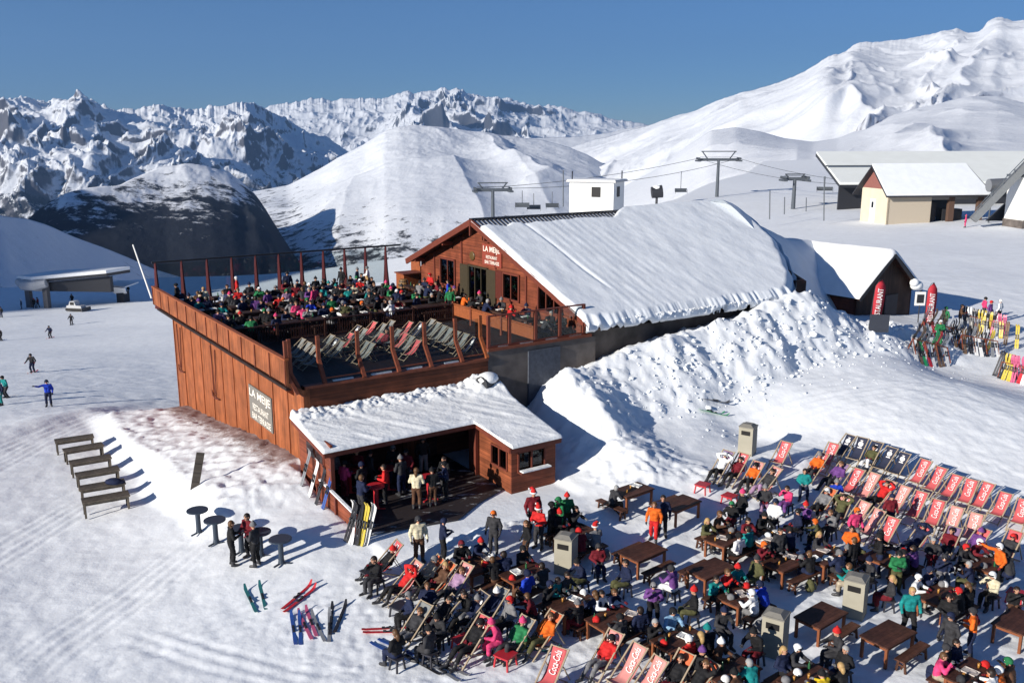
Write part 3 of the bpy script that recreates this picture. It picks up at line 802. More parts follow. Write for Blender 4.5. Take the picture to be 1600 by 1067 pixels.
def chalet_snow():
    na, nb = 230, 120
    b = np.concatenate([np.linspace(EB - .55, EB + .6, 18)[:-1], np.linspace(EB + .6, RB - .15, nb - 18)])
    s = np.linspace(0, 1, na)
    S, B = np.meshgrid(s, b, indexing='ij')
    edge = fbm(S * 40, S * 0 + 2, 4, 3) * .35
    Bq = B
    vf = np.vectorize(lambda q: float(verge_far(max(q, EB))))(b)[None, :] + .5 + .3 * fbm(B * .6, B * 0, 3, 9)
    a0 = VA - .06 + .03 * fbm(B * 1.2, B * 0 + 1, 3, 4)
    A = a0 + (vf - a0) * S
    bare = np.clip((RB - .95 + .35 * fbm(A * .9, A * 0, 4, 12) + sm(24.5, 28, A) * 1.2 - B) / .35, 0, 1)
    thick = np.interp(A, [15, 17, 22, 30, 37], [.36, .30, .34, .50, .62])
    th = thick * (.9 + .12 * fbm(A * .25, B * .25, 3, 15))
    th = th + .006 * np.sin(A * 2 * PI / .62) * (1 - sm(21, 27, A)) * sm(18.0, 18.6, A)
    th = th - .07 * np.exp(-((A - 18.2 - .035 * (RB - B) ** 1.15) / .10) ** 2) * sm(EB + 1.5, EB + 3, B)
    th = th + .05 * fbm(A * .4, B * .3, 4, 16) + .022 * fbm(A * 1.6, B * .7, 3, 17)
    th = th * bare
    # soft rounded lip at the eave and verges
    lipb = np.clip((B - (EB - .55 + edge * .8)) / .5, 0, 1)
    lipa = np.clip((A - a0) / .22, 0, 1); lipv = np.clip((vf - A) / 1.2, 0, 1)
    q = np.sqrt(1 - (1 - lipb) ** 2) * np.sqrt(1 - (1 - lipa) ** 2) * (np.sqrt(1 - (1 - lipv) ** 2))
    zr = EZ + (RZ - EZ) * (B - EB) / (RB - EB)
    Z = zr + .012 + th * q - (1 - lipb) * .25 - (1 - lipv) ** 2 * .8
    Bq = np.where(B < EB + .1, np.maximum(B, EB - .5 + edge * .7), B)
    P = np.stack([A, Bq, Z], -1)
    # close underneath: skirts on all four sides down to the roof
    def skirt(row): 
        r = row.copy(); r[:, 2] = EZ + (RZ - EZ) * (np.maximum(row[:, 1], EB) - EB) / (RB - EB) + .006 - np.where(row[:, 1] < EB, .05, 0)
        return r
    first = skirt(P[0]); last = skirt(P[-1])
    P = np.concatenate([first[None], P, last[None]], 0)
    low = P[:, 0].copy(); low[:, 2] -= .16; low[:, 1] += .25
    P = np.concatenate([low[:, None], P], 1)
    return arr_mesh('roof_snow', P, m_rsnow, roof)
chalet_snow()
m = MB()                                      # icicles and torn snow along the eave
for i in range(150):
    a = 17.5 + rnd.random() * 13
    l = rnd.uniform(.1, .45) * (1 if a > 20 else .5)
    m.tube([(a, EB - rnd.uniform(.1, .45), EZ - .05), (a + rnd.uniform(-.04, .04), EB - rnd.uniform(.1, .4), EZ - .15 - l)], [rnd.uniform(.05, .14), .015], 5)
m.build('icicle_fringe', m_lsnow, roof)
# gable openings
frame_window(chalet, 16.1, 14.2, 6.45, 8.2, GA, m_redtrim, 2)
fd = frame_window(chalet, 12.45, 10.25, 5.45, 8.1, GA, m_shutter, 3, name='door')
for bb in (13.0, 9.75):
    mm = MB(); mm.box((GA - .08, bb, 6.8), (.07, .95, 2.6)); mm.build('shutter', m_shutter, chalet)
frame_window(chalet, 8.5, 6.8, 6.55, 8.1, GA, m_redtrim, 2)
mm = MB(); mm.box((GA - .07, 8.95, 7.3), (.06, .7, 1.7)); mm.build('shutter', flat('dark_red_shutter', (.09, .018, .012), .6), chalet)
frame_window(chalet, 4.85, 2.6, 6.4, 8.0, GA, m_redtrim, 3, topslope=.72)
frame_window(chalet, 10.55, 10.1, 9.75, 10.5, GA, m_redtrim, 1)
mm = MB(); mm.lathe([(0.001, 0), (.24, 0), (.3, .03), (.24, .07), (.001, .09)], n=14)
em = mm.build('emblem', flat('bronze_emblem', (.10, .06, .02), .5), chalet)
em.location = (GA - .02, 12.05, 8.72); em.rotation_euler = (0, -PI / 2, 0)
sg = MB(); sg.box((GA - .05, 9.72, 8.98), (.06, 2.15, 1.3)); sgo = sg.build('sign_board', flat('dark_red_board', (.25, .05, .032), .6), chalet)
MT = Matrix(((0, 0, -1), (-1, 0, 0), (0, 1, 0)))          # text x -> -b, text y -> z, normal -> -a
def gable_text(s, w, h, b, z, x, parent, mat, nm='lettering'):
    o = link(nm, text_mesh(nm, s, w, h, bold=.01), mat, parent)
    o.matrix_local = Matrix.Translation((x, b, z)) @ MT.to_4x4()
    return o
gable_text('LA MEIJE', 1.85, .44, 9.74, 9.3, GA - .09, sgo, m_letter)
gable_text('RESTAURANT', 1.25, .2, 9.72, 8.86, GA - .09, sgo, m_letter)
gable_text('BAR TERRASSE', 1.6, .21, 9.68, 8.55, GA - .09, sgo, m_letter)

# ------------------------------------------------------------------ the terrace block
TL = 22.3                     # length of the orange wall
terr = empty('terrace_building', W(0, 0, 0), BROT, 'orange boarded block carrying the crowded sun terrace, with an overhanging timber parapet', 'terrace')
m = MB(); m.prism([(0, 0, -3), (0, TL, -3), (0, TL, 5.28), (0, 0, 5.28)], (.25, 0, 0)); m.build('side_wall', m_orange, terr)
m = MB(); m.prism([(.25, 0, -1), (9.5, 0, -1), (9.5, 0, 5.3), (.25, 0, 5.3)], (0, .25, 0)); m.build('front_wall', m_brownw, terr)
m = MB(); m.prism([(9.5, .02, -1), (16.3, .02, -1), (16.3, .02, 5.72), (9.5, .02, 5.72)], (0, .3, 0)); m.build('concrete_wall', m_conc, terr)
m = MB(); m.box((12.9, -.02, 4.0), (2.0, .1, 2.9)); m.build('service_door', flat('blue_grey_door', (.07, .08, .105), .7, var=.25), terr)
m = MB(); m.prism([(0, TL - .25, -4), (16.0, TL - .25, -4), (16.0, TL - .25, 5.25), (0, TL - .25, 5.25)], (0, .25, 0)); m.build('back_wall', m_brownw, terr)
m = MB(); m.prism([(-.7, .27, FL - .13), (16.0, .27, FL - .13), (16.0, 23.3, FL - .13), (-.7, 23.3, FL - .13)], (0, 0, .13)); m.build('deck', m_deck, terr)
m = MB(); m.prism([(.02, -.06, 5.3), (9.5, -.06, 5.3), (9.5, .27, 5.3), (.02, .27, 5.3)], (0, 0, .12)); m.prism([(9.5, -.05, 5.72), (16.0, -.05, 5.72), (16.0, .34, 5.72), (9.5, .34, 5.72)], (0, 0, .14)); m.build('coping', m_posts, terr)
m = MB()
for bb in np.linspace(.05, TL - .05, 12):
    m.box((-.02, bb, 1.0), (.045, .09, 8.3))
m.build('wall_batten', m_ortrim, terr)
# parapet gallery
par = empty('parapet', (0, 0, 0)); par.parent = terr
m = MB()
prof = [(-.85, 6.74), (-.85, 5.66), (-.02, 5.02), (-.02, 5.26), (-.74, 5.74), (-.74, 6.74)]
m.prism([(a, -.25, z) for a, z in prof], (0, 23.7, 0))
p_ = m.build('parapet_boards', planks('parapet_planks', (.28, .088, .034), 'Y', .135, .2), par)
m = MB(); m.box((-.8, 11.6, 6.77), (.2, 23.75, .07)); m.build('handrail', m_ortrim, par)
for k in range(13):
    b = -.2 + k * 1.96
    m = MB(); m.box((-.87, b, 6.2), (.06, .07, 1.1)); m.beam((-.87, b, 5.68), (-.03, b, 5.0), .07, .08)
    m.build('batten', m_posts, par)
    if k % 2 == 1:
        m = MB(); m.prism([(-.02, b - .5, 5.0), (-.42, b - .5, 5.28), (-.40, b - .5, 5.02), (-.02, b - .5, 4.72)], (0, 1.0, 0)); m.build('bracket', m_posts, par)
# sign on the orange wall
m = MB(); m.box((-.05, 5.85, 3.0), (.06, 3.3, 1.75)); sb = m.build('sign_board', m_signbd, terr)
gable_text('LA MEIJE', 3.05, .52, 5.85, 3.48, -.095, sb, m_letter)
gable_text('RESTAURANT', 2.3, .33, 5.8, 2.86, -.095, sb, m_letter)
gable_text('BAR TERRASSE', 2.7, .33, 5.75, 2.38, -.095, sb, m_letter)
m_vtube = flat('brown_tube', (.12, .03, .018), .7)
for b in (20.9, 13.6):  # thin brown tubes set in a V with a foot bar
    m = MB()
    m.tube([(-.04, b + .55, 4.6), (-.1, b, 1.9)], .03, 6); m.tube([(-.04, b - .3, 4.5), (-.1, b - .2, 1.8)], .03, 6)
    m.tube([(-.1, b + .45, 1.75), (-.16, b - .1, 1.7), (-.1, b - .75, 1.75)], .045, 6); m.tube([(-.05, b + .7, 1.95), (-.1, b + .45, 1.75)], .03, 6)
    m.build('v_tubes', m_vtube, terr)
# windbreak of leaning posts on the front edge
wbk = empty('glass_windbreak', W(0, 0, 0), BROT, 'windbreak of bent timber posts and glass panes along the deckchair deck', 'windbreak')
PA = [.98, 2.87, 4.63, 6.33, 8.03, 9.45]
for a in PA:
    m = MB()
    m.beam((a, -.02, 5.42), (a, .62, 6.36), .15, .17, up=(1, 0, 0)); m.beam((a, .62, 6.3), (a, .66, 7.45), .14, .16, up=(1, 0, 0))
    m.build('post', m_ortrim if a > 9 else m_posts, wbk)
for a, a2 in zip(PA[:-1], PA[1:]):
    m = MB(); m.prism([(a + .09, .06, 5.5), (a2 - .09, .06, 5.5), (a2 - .09, .64, 6.36), (a + .09, .64, 6.36)], (0, .012, .01)); m.prism([(a + .09, .66, 6.4), (a2 - .09, .66, 6.4), (a2 - .09, .66, 7.3), (a + .09, .66, 7.3)], (0, .014, 0))
    m.build('pane', m_glass, wbk)
m = MB(); m.beam((PA[0], .14, 5.62), (PA[-1], .14, 5.62), .05, .06); m.build('lower_rail', m_posts, wbk)
m = MB()
for a in (1.6, 3.5, 5.2, 7.2):
    m = MB(); m.box((a + .3, .16, 5.45), (rnd.uniform(.6, 1.1), .14, .07)); m.build('snow_strip', m_lsnow, wbk)
# corner: left end of the windbreak
wc = empty('corner_windbreak', W(0, 0, 0), BROT, 'pair of bent timber corner posts where parapet meets front windbreak', 'windbreak')
for bb in (.15, -.1):
    m = MB(); m.beam((-.80 + (.05 if bb < 0 else .3), bb, 6.0), (-.80 + (.05 if bb < 0 else .3), bb + .1, 7.55), .13, .15, up=(1, 0, 0)); m.beam((-.6 + (.2 if bb < 0 else .45), bb - .2, 5.2), (-.80 + (.05 if bb < 0 else .3), bb, 6.05), .13, .15, up=(1, 0, 0)); m.build('post', m_posts, wc)
# glazed fence in front of the gable
gf = empty('glazed_fence', W(0, 0, 0), BROT, 'glazed timber fence on the concrete wall below the gable', 'fence')
GP = [9.62, 10.85, 12.45, 13.98, 15.55]
for a in GP:
    m = MB(); m.box((a, .14, 6.68), (.15, .15, 1.62)); m.build('post', m_redtrim, gf)
for a, a2 in zip(GP[:-1], GP[1:]):
    m = MB(); m.box(((a + a2) / 2, .14, 6.65), (a2 - a - .16, .02, 1.45)); m.build('pane', m_glass, gf)
    m = MB(); m.box(((a + a2) / 2 + .2, .16, 5.9), ((a2 - a) * .5, .2, .06)); m.build('snow_strip', m_lsnow, gf)
m = MB(); m.beam((GP[0], .14, 5.92), (GP[-1], .14, 5.92), .16, .09); m.beam((GP[0], .14, 7.46), (GP[-1], .14, 7.46), .12, .07); m.build('rail', m_redtrim, gf)
# far windbreak
fw = empty('far_windbreak', W(0, 0, 0), BROT, 'tall glazed windbreak with tapered red posts along the far edge of the terrace', 'windbreak')
FB = 23.1
FA = list(np.linspace(-.62, 15.4, 11))
m_dredpost = flat('dark_red_post', (.10, .018, .02), .6)
for a in FA:
    m = MB(); m.tube([(a, FB, FL), (a, FB, FL + 1.1), (a, FB, 8.3)], [.24, .15, .07], 6); m.build('post', m_dredpost, fw)
for a, a2 in zip(FA[:-1], FA[1:]):
    m = MB(); m.box(((a + a2) / 2, FB, 6.95), (a2 - a - .2, .02, 2.5)); m.build('pane', m_glass, fw)
m = MB(); m.beam((FA[0] - .2, FB, 8.33), (FA[-1] + 1.2, FB, 8.33), .1, .12); m.build('top_rail', m_dmetal, fw)
# inner balustrade between the tables and the deckchairs
IB = 9.3
ib = empty('dark_balustrade', W(0, 0, 0), BROT, 'dark slatted balustrade dividing the picnic tables from the deckchairs', 'balustrade')
m = MB()
for k in range(95): m.box((-.4 + k * .14, IB, FL + .48), (.06, .03, .8))
m.build('slats', m_darkw, ib)
m = MB(); m.box((6.2, IB, FL + .95), (13.4, .12, .06)); m.box((6.2, IB, FL + .1), (13.4, .06, .06)); m.build('rail', flat('dark_rail', (.05, .018, .014), .6), ib)
for a in (-.4, 2.2, 4.9, 7.6, 10.3, 12.95):
    m = MB(); m.box((a, IB, FL + .52), (.13, .13, 1.04)); m.build('post', m_darkw, ib)
ob = empty('orange_balustrade', W(0, 0, 0), BROT, 'orange board balustrade running from the tables to the glass windbreak', 'balustrade')
for (b0, b1) in ((9.2, 7.4), (7.2, 4.2), (4.0, .9)):
    m = MB(); m.box((13.0, (b0 + b1) / 2, FL + .62), (.05, b0 - b1, .62)); m.box((13.0, (b0 + b1) / 2, FL + 1.0), (.12, b0 - b1, .06)); m.build('panel', m_ortrim, ob)
    m = MB(); m.box((13.0, b0 + .1, FL + .55), (.14, .14, 1.15)); m.build('post', m_posts, ob)
# booth and barrel at the back of the terrace
bt = empty('wooden_booth', W(16.0, 20.6, FL), BROT, 'small orange timber booth at the back corner of the terrace', 'booth')
m = MB(); m.box((0, 0, .6), (1.5, 1.2, 1.2)); m.build('counter', m_ortrim, bt)
m = MB(); m.box((0, 0, 1.24), (1.7, 1.4, .08)); m.build('counter_top', m_posts, bt)
m = MB(); m.box((1.6, .2, .8), (1.3, .1, 1.6)); m.box((1.0, .9, 1.0), (.1, 1.3, 2.0)); m.build('screen', m_ortrim, bt)
br = empty('barrel_table', W(14.9, 19.4, FL), 0, 'round wooden barrel used as a table in front of the orange booth', 'barrel')
m = MB(); m.lathe([(.27, 0), (.36, .3), (.38, .5), (.36, .7), (.27, 1.0)], n=14); m.build('staves', flat('barrel_oak', (.20, .11, .04), .6), br)
m = MB()
for z, r in ((.12, .325), (.36, .38), (.64, .38), (.88, .325)): m.lathe([(r - .02, z - .03), (r, z - .03), (r, z + .03), (r - .02, z + .03)], n=14)
m.build('hoop', m_dmetal, br)
# antenna pole
ap = MB(); P0 = W(-.9, 23.6, 6.0); ap.tube([P0, Vector(P0) + Vector((-1.3, 1.0, 3.3))], [.06, .045], 8)
tag(ap.build('leaning_pole', m_white), 'thin white pole leaning outwards from the far corner of the terrace', 'pole')

# ------------------------------------------------------------------ lean-to bar with kiosk
def floor_mat():  # dark floor with noise patches in snow colour
    m, nt, bs = newmat('dark_floor_with_snow')
    gm = node(nt, 'ShaderNodeNewGeometry'); nz = node(nt, 'ShaderNodeTexNoise'); nz.inputs['Scale'].default_value = 1.4; nz.inputs['Detail'].default_value = 7; nz.inputs['Roughness'].default_value = .7
    vm = node(nt, 'ShaderNodeVectorMath', operation='MULTIPLY'); vm.inputs[1].default_value = (.6, 1.5, 1); nt.links.new(gm.outputs['Position'], vm.inputs[0]); nt.links.new(vm.outputs[0], nz.inputs['Vector'])
    mr = node(nt, 'ShaderNodeMapRange'); mr.inputs[1].default_value = .55; mr.inputs[2].default_value = .63; nt.links.new(nz.outputs[0], mr.inputs[0])
    mx = node(nt, 'ShaderNodeMix', data_type='RGBA'); nt.links.new(mr.outputs[0], mx.inputs[0]); mx.inputs[6].default_value = (.022, .016, .017, 1); mx.inputs[7].default_value = (.5, .53, .56, 1)
    nt.links.new(mx.outputs[2], bs.inputs['Base Color']); bs.inputs['Roughness'].default_value = .6
    return m
bar = empty('lean_to_bar', W(0, 0, 1.0), BROT, 'dark timber lean to bar with a low snow covered roof and windowed kiosk', 'bar')
Z0 = 1.0
def sh_z(b): return 4.12 + .155 * b
pl = [(-.65, -.05), (-.65, -3.6), (6.55, -3.6), (6.55, -6.35), (9.25, -6.35), (9.75, -.05)]
m = MB(); m.prism([(a, b, sh_z(b) - Z0) for a, b in pl], (0, 0, -.14)); sroof = m.build('roof', m_darkw, bar)
m = MB()
for (p, q) in zip(pl, pl[1:] + pl[:1]):
    m.beam((p[0], p[1], sh_z(p[1]) - Z0 - .1), (q[0], q[1], sh_z(q[1]) - Z0 - .1), .06, .24)
m.build('fascia', m_redtrim, sroof)
def bar_snow():
    na, nb = 170, 110
    a = np.linspace(-.72, 9.72, na); b = np.linspace(-6.42, -.02, nb)
    A, B = np.meshgrid(a, b, indexing='ij')
    fb = np.where(A < 6.5, -3.68, -6.42)
    t = (B - b[0]) / (b[-1] - b[0])
    wl = sm(6.45, 6.62, A)
    front = -3.68 + (-6.42 + 3.68) * wl
    B = front + (b[-1] - front) * t
    right = 9.32 + (9.8 - 9.32) * (B + 6.4) / 6.4
    A = np.where(A > 8, 8 + (A - 8) * (right - 8) / (9.72 - 8), A)
    d = np.minimum(np.minimum(A + .72, right - A), B - front)
    q = np.sqrt(1 - (1 - np.clip(d / .16, 0, 1)) ** 2)
    th = .13 + .05 * fbm(A * .7, B * 1.2, 4, 5) + .035 * fbm((A + B * .8) * 2.2, B * .6, 3, 6)
    back = sm(-1.5, -.35, B)
    th = th + back * (.10 + .26 * np.abs(fbm(A * 1.5, B * 1.9, 5, 7, .65)) + .05 * fbm(A * 5, B * 5, 2, 9)) + sm(7.4, 9.2, A) * sm(-2.2, -.6, B) * (.3 + .35 * fbm(A * 1.3, B * 1.3, 3, 8))
    Z = sh_z(B) - Z0 + .008 + np.clip(th, .04, 2) * q
    P = np.stack([A, B, Z], -1)
    return arr_mesh('roof_snow', P, m_lsnow, sroof)
bar_snow()
m = MB(); m.box((-.3, -1.78, 1.35), (.1, 3.5, 2.9)); m.build('side_wall', m_redw, bar)
m = MB(); m.box((-.36, -1.9, 2.05), (.06, 1.9, .75)); wq = m.build('side_window', m_redtrim, bar)
m = MB(); m.box((-.40, -1.9, 2.05), (.03, 1.7, .55)); m.build('pane', m_glassd, wq)
m = MB(); m.box((3.1, -.1, 1.4), (6.7, .12, 2.9)); m.build('back_wall', m_darkw, bar)
m = MB(); m.box((5.1, -.2, 1.2), (1.0, .08, 2.1)); m.build('door', planks('bar_door_wood', (.10, .035, .015), 'X', .2, .2), bar)
for a in (-.3, 6.62):
    m = MB(); m.box((a, -3.5, 1.2), (.16, .16, 2.7)); m.build('post', m_redtrim, bar)
m = MB(); m.box((3.1, -3.5, 2.42), (6.8, .12, .2)); m.build('front_beam', m_redtrim, bar)
# kiosk walls with window openings
KX0, KX1, KB0, KB1 = 6.75, 9.1, -6.15, -3.4
def wall_with_hole(p, q, zb, zt, h0, h1, hz0, hz1, th, mat, name):
    p = Vector((*p, 0)); q = Vector((*q, 0)); d = (q - p); L = d.length; d = d / L
    nrm = Vector((-d.y, d.x, 0)) * th
    m = MB()
    def pan(s0, s1, z0, z1): m.prism([p + d * s0 + Vector((0, 0, z0)), p + d * s1 + Vector((0, 0, z0)), p + d * s1 + Vector((0, 0, z1)), p + d * s0 + Vector((0, 0, z1))], nrm)
    pan(0, h0, zb, zt); pan(h1, L, zb, zt); pan(h0, h1, zb, hz0); pan(h0, h1, hz1, zt)
    o = m.build(name, mat, bar)
    f = MB(); mid = nrm * .5
    for (s0, z0, s1, z1) in ((h0, hz0, h1, hz0), (h0, hz1, h1, hz1), (h0, hz0, h0, hz1), (h1, hz0, h1, hz1), ((h0 + h1) / 2, hz0, (h0 + h1) / 2, hz1)):
        f.beam(p + d * s0 - mid * .4 + Vector((0, 0, z0)), p + d * s1 - mid * .4 + Vector((0, 0, z1)), .07, .07, up=nrm.normalized())
    fo = f.build('window', m_redtrim, bar)
    g = MB(); g.prism([p + d * h0 + mid + Vector((0, 0, hz0)), p + d * h1 + mid + Vector((0, 0, hz0)), p + d * h1 + mid + Vector((0, 0, hz1)), p + d * h0 + mid + Vector((0, 0, hz1))], nrm * .1); g.build('pane', m_glassd, fo)
    return o
wall_with_hole((KX0, KB0), (KX1, KB0), -.2, 2.1, .35, 1.75, .95, 1.8, .1, m_redw, 'kiosk_front')
wall_with_hole((KX0, KB1), (KX0, KB0 + .1), -.2, 2.3, 1.2, 2.45, .95, 1.85, .1, m_orange if False else planks('kiosk_side_boards', (.21, .06, .026), 'Z', .19, .16), 'kiosk_side')
m = MB(); m.box((KX1 - .05, -3.1, 1.0), (.1, 6.0, 2.4)); m.build('kiosk_end', m_redw, bar)
m = MB(); m.box((KX0 + .02, -3.05, 1.0), (.1, .7, 2.5)); m.build('kiosk_jamb', m_redtrim, bar)
m = MB(); m.box((7.9, -6.32, .92), (1.7, .34, .05)); cs = m.build('counter_shelf', m_redtrim, bar)
m = MB(); m.box((7.9, -6.34, .975), (1.5, .28, .055)); m.build('snow_strip', m_lsnow, cs)
# pale menu blinds seen through the kiosk glass
m = MB(); m.box((7.75, -5.6, 1.35), (1.2, .05, .6)); m.build('blind', flat('blind_cloth', (.35, .36, .33), .8), bar)
# floor
m = MB(); m.prism([(-.2, -.2, .03), (-.2, -6.6, .03), (3.4, -7.3, .03), (5.0, -6.3, .03), (6.7, -5.6, .03), (6.7, -.2, .03)], (0, 0, .05)); m.build('boarded_floor', floor_mat(), bar)

fn = empty('boarded_fence', W(-.45, -2.3, .95), BROT, 'low red boarded fence with snow on its top rail beside the bar', 'fence')
m = MB(); m.prism([(0, 0, -.4), (0, -3.9, -.5), (0, -3.9, .62), (0, 0, .98)], (.08, 0, 0)); m.build('boards', m_redw, fn)
m = MB(); m.beam((.04, 0, 1.0), (.04, -3.95, .64), .14, .06); rl_ = m.build('rail', m_redtrim, fn)
m = MB(); m.beam((.04, -.1, 1.06), (.04, -3.9, .70), .12, .06); m.build('snow_strip', m_lsnow, rl_)
for b in (-.05, -1.95, -3.9):
    m = MB(); m.box((-.05, b, .2), (.12, .12, 1.3)); m.build('post', m_redtrim, fn)
# drum half buried in snow on the bar roof
dr = empty('vent_drum', W(9.0, -.75, 4.1), BROT + .3, 'dark round ventilation drum half buried in snow on the lean to roof', 'vent')
m = MB(); m.tube([(-.5, 0, .32), (.5, 0, .32)], .38, 16); m.build('drum', m_dmetal, dr)
m = MB(); m.sphere((.02, 0, .52), .5, 14, 8, sc=(1.15, .95, .62)); m.build('snow_cap', m_lsnow, dr, True)

# ------------------------------------------------------------------ hut beyond the chalet
hc = Lc(on_z(1335, 505, 3.0)); hr = Lc(on_z(1422, 490, 3.0))
HW = hr[0] - hc[0]; HE = 2.25; HR = 4.9; HL = 10.5
hut = empty('side_hut', W(hc[0], hc[1], 2.9), BROT, 'dark gabled hut under thick white snow behind the ploughed bank', 'hut')
m = MB(); m.prism([(0, 0, -.3), (0, 0, HE), (HW / 2, 0, HR - .1), (HW, 0, HE), (HW, 0, -.3)], (0, .2, 0)); m.build('gable_wall', planks('shaded_gable_boards', (.05, .026, .02), 'X', .2, .25), hut)  # gable darker than the red side wall, its shade put into the colour
m = MB(); m.box((.1, HL / 2, HE / 2 - .2), (.2, HL, HE + .3)); m.build('side_wall', m_redw, hut)
m = MB(); m.box((HW - .1, HL / 2, HE / 2 - .2), (.2, HL, HE + .3)); m.build('far_wall', m_darkw, hut)
m = MB(); m.box((HW * .62, -.04, .85), (1.5, .07, 1.9)); m.build('door', flat('slate_door', (.05, .045, .05), .6), hut)
m = MB()
sl = (HR - HE) / (HW / 2)
m.prism([(-.35, -.5, HE - .35 * sl), (HW / 2, -.5, HR), (HW / 2, HL, HR), (-.35, HL, HE - .35 * sl)], (0, 0, -.12))
m.prism([(HW + .35, -.5, HE - .35 * sl), (HW / 2, -.5, HR), (HW / 2, HL, HR), (HW + .35, HL, HE - .35 * sl)], (0, 0, -.12))
hroof = m.build('roof', m_darkw, hut)
def hut_snow():
    a = np.concatenate([np.linspace(-.55, .3, 10), np.linspace(.4, HW - .4, 40), np.linspace(HW - .3, HW + .5, 10)]); b = np.linspace(-.6, HL, 60)
    A, B = np.meshgrid(a, b, indexing='ij')
    zr = HR - np.abs(A - HW / 2) * sl
    zr = HR - (np.sqrt((A - HW / 2) ** 2 + .35 ** 2) - .2) * sl
    d = np.minimum(np.minimum(A - a[0], a[-1] - A), (B - b[0]))
    q = np.sqrt(1 - (1 - np.clip(d / .4, 0, 1)) ** 2)
    Z = zr + .02 + (.42 + .08 * fbm(A * .4, B * .4, 3, 4)) * q
    return arr_mesh('roof_snow', np.stack([A, B, Z], -1), snowmat('fresh_roof_snow', (.85, .86, .88), b1=(1.0, .08), b2=(9, .02)), hroof)
hut_snow()
m = MB(); m.sphere((HW - .35, -.6, HE + .1), .52, 12, 8, sc=(1.1, .8, .7)); m.sphere((HW - .75, -.65, HE + .35), .4, 10, 7, sc=(1, .8, .8)); m.sphere((HW + .05, -.5, HE - .1), .36, 10, 7, sc=(1, .9, .7)); m.build('snow_clump', m_lsnow, hut, True)
m = MB(); m.beam((-.38, -.56, HE - .42 * sl - .05), (HW / 2, -.56, HR - .08), .1, .22); m.beam((HW + .38, -.56, HE - .42 * sl - .05), (HW / 2, -.56, HR - .08), .1, .22); m.build('bargeboard', m_roofd, hroof)

def snow_drift():
    """drift of snow running from the chalet's far gable down to the hut"""
    n, k = 60, 40
    s = np.linspace(0, 1, n); q = np.linspace(-1, 1, k)
    S, Q = np.meshgrid(s, q, indexing='ij')
    hx = hc[0] + HW / 2
    A = 35.2 + (hx - .2 - 35.2) * S; Bc = 9.6 + (hc[1] + 6.8 - 9.6) * S
    Zc = np.interp(S, [0, .12, .35, .7, 1], [11.75, 11.35, 9.9, 8.55, 8.15])
    wd = np.interp(S, [0, .4, 1], [9.5, 7.5, 5.0])
    B = Bc + Q * wd
    Z = Zc - np.abs(Q) ** 1.35 * np.interp(S, [0, 1], [7.6, 5.4]) + .12 * fbm(A * .5, B * .5, 4, 3)
    o = arr_mesh('snow_drift', np.stack([W(0, 0, 0)[0] + A * D1[0] + B * D2[0], W(0, 0, 0)[1] + A * D1[1] + B * D2[1], Z], -1), m_rsnow)
    tag(o, kind='structure')
snow_drift()
# ------------------------------------------------------------------ colours of clothing
CL = {'black': (.012, .012, .014), 'charcoal': (.035, .035, .04), 'navy': (.012, .018, .05), 'grey': (.17, .17, .18), 'white': (.72, .73, .74), 'red': (.50, .02, .02),
      'orange': (.62, .12, .015), 'pink': (.60, .05, .16), 'purple': (.13, .05, .20), 'teal': (.01, .20, .20), 'blue': (.015, .05, .45), 'pale blue': (.22, .38, .55),
      'green': (.02, .16, .06), 'yellow': (.72, .50, .02), 'brown': (.10, .05, .03), 'cream': (.62, .56, .40), 'maroon': (.14, .012, .02), 'olive': (.08, .08, .035),
      'mauve': (.32, .20, .32), 'beige': (.34, .29, .22)}
def cloth(c): return flat(c.replace(' ', '_') + '_cloth', CL[c], .8, .2, .38, 7)
m_skin = flat('skin', (.50, .27, .18), .6, .3, .06)
m_boot = flat('boot_plastic', (.03, .03, .035), .4, .4)
m_hair = {'dark': flat('dark_hair', (.02, .013, .01), .5), 'brown': flat('brown_hair', (.10, .05, .022), .5), 'fair': flat('fair_hair', (.40, .26, .11), .5), 'grey': flat('grey_hair', (.3, .3, .3), .6)}
m_gogg = flat('goggle_lens', (.02, .018, .02), .15, .8)
m_eye = flat('eye_dark', (.03, .015, .015), .4)

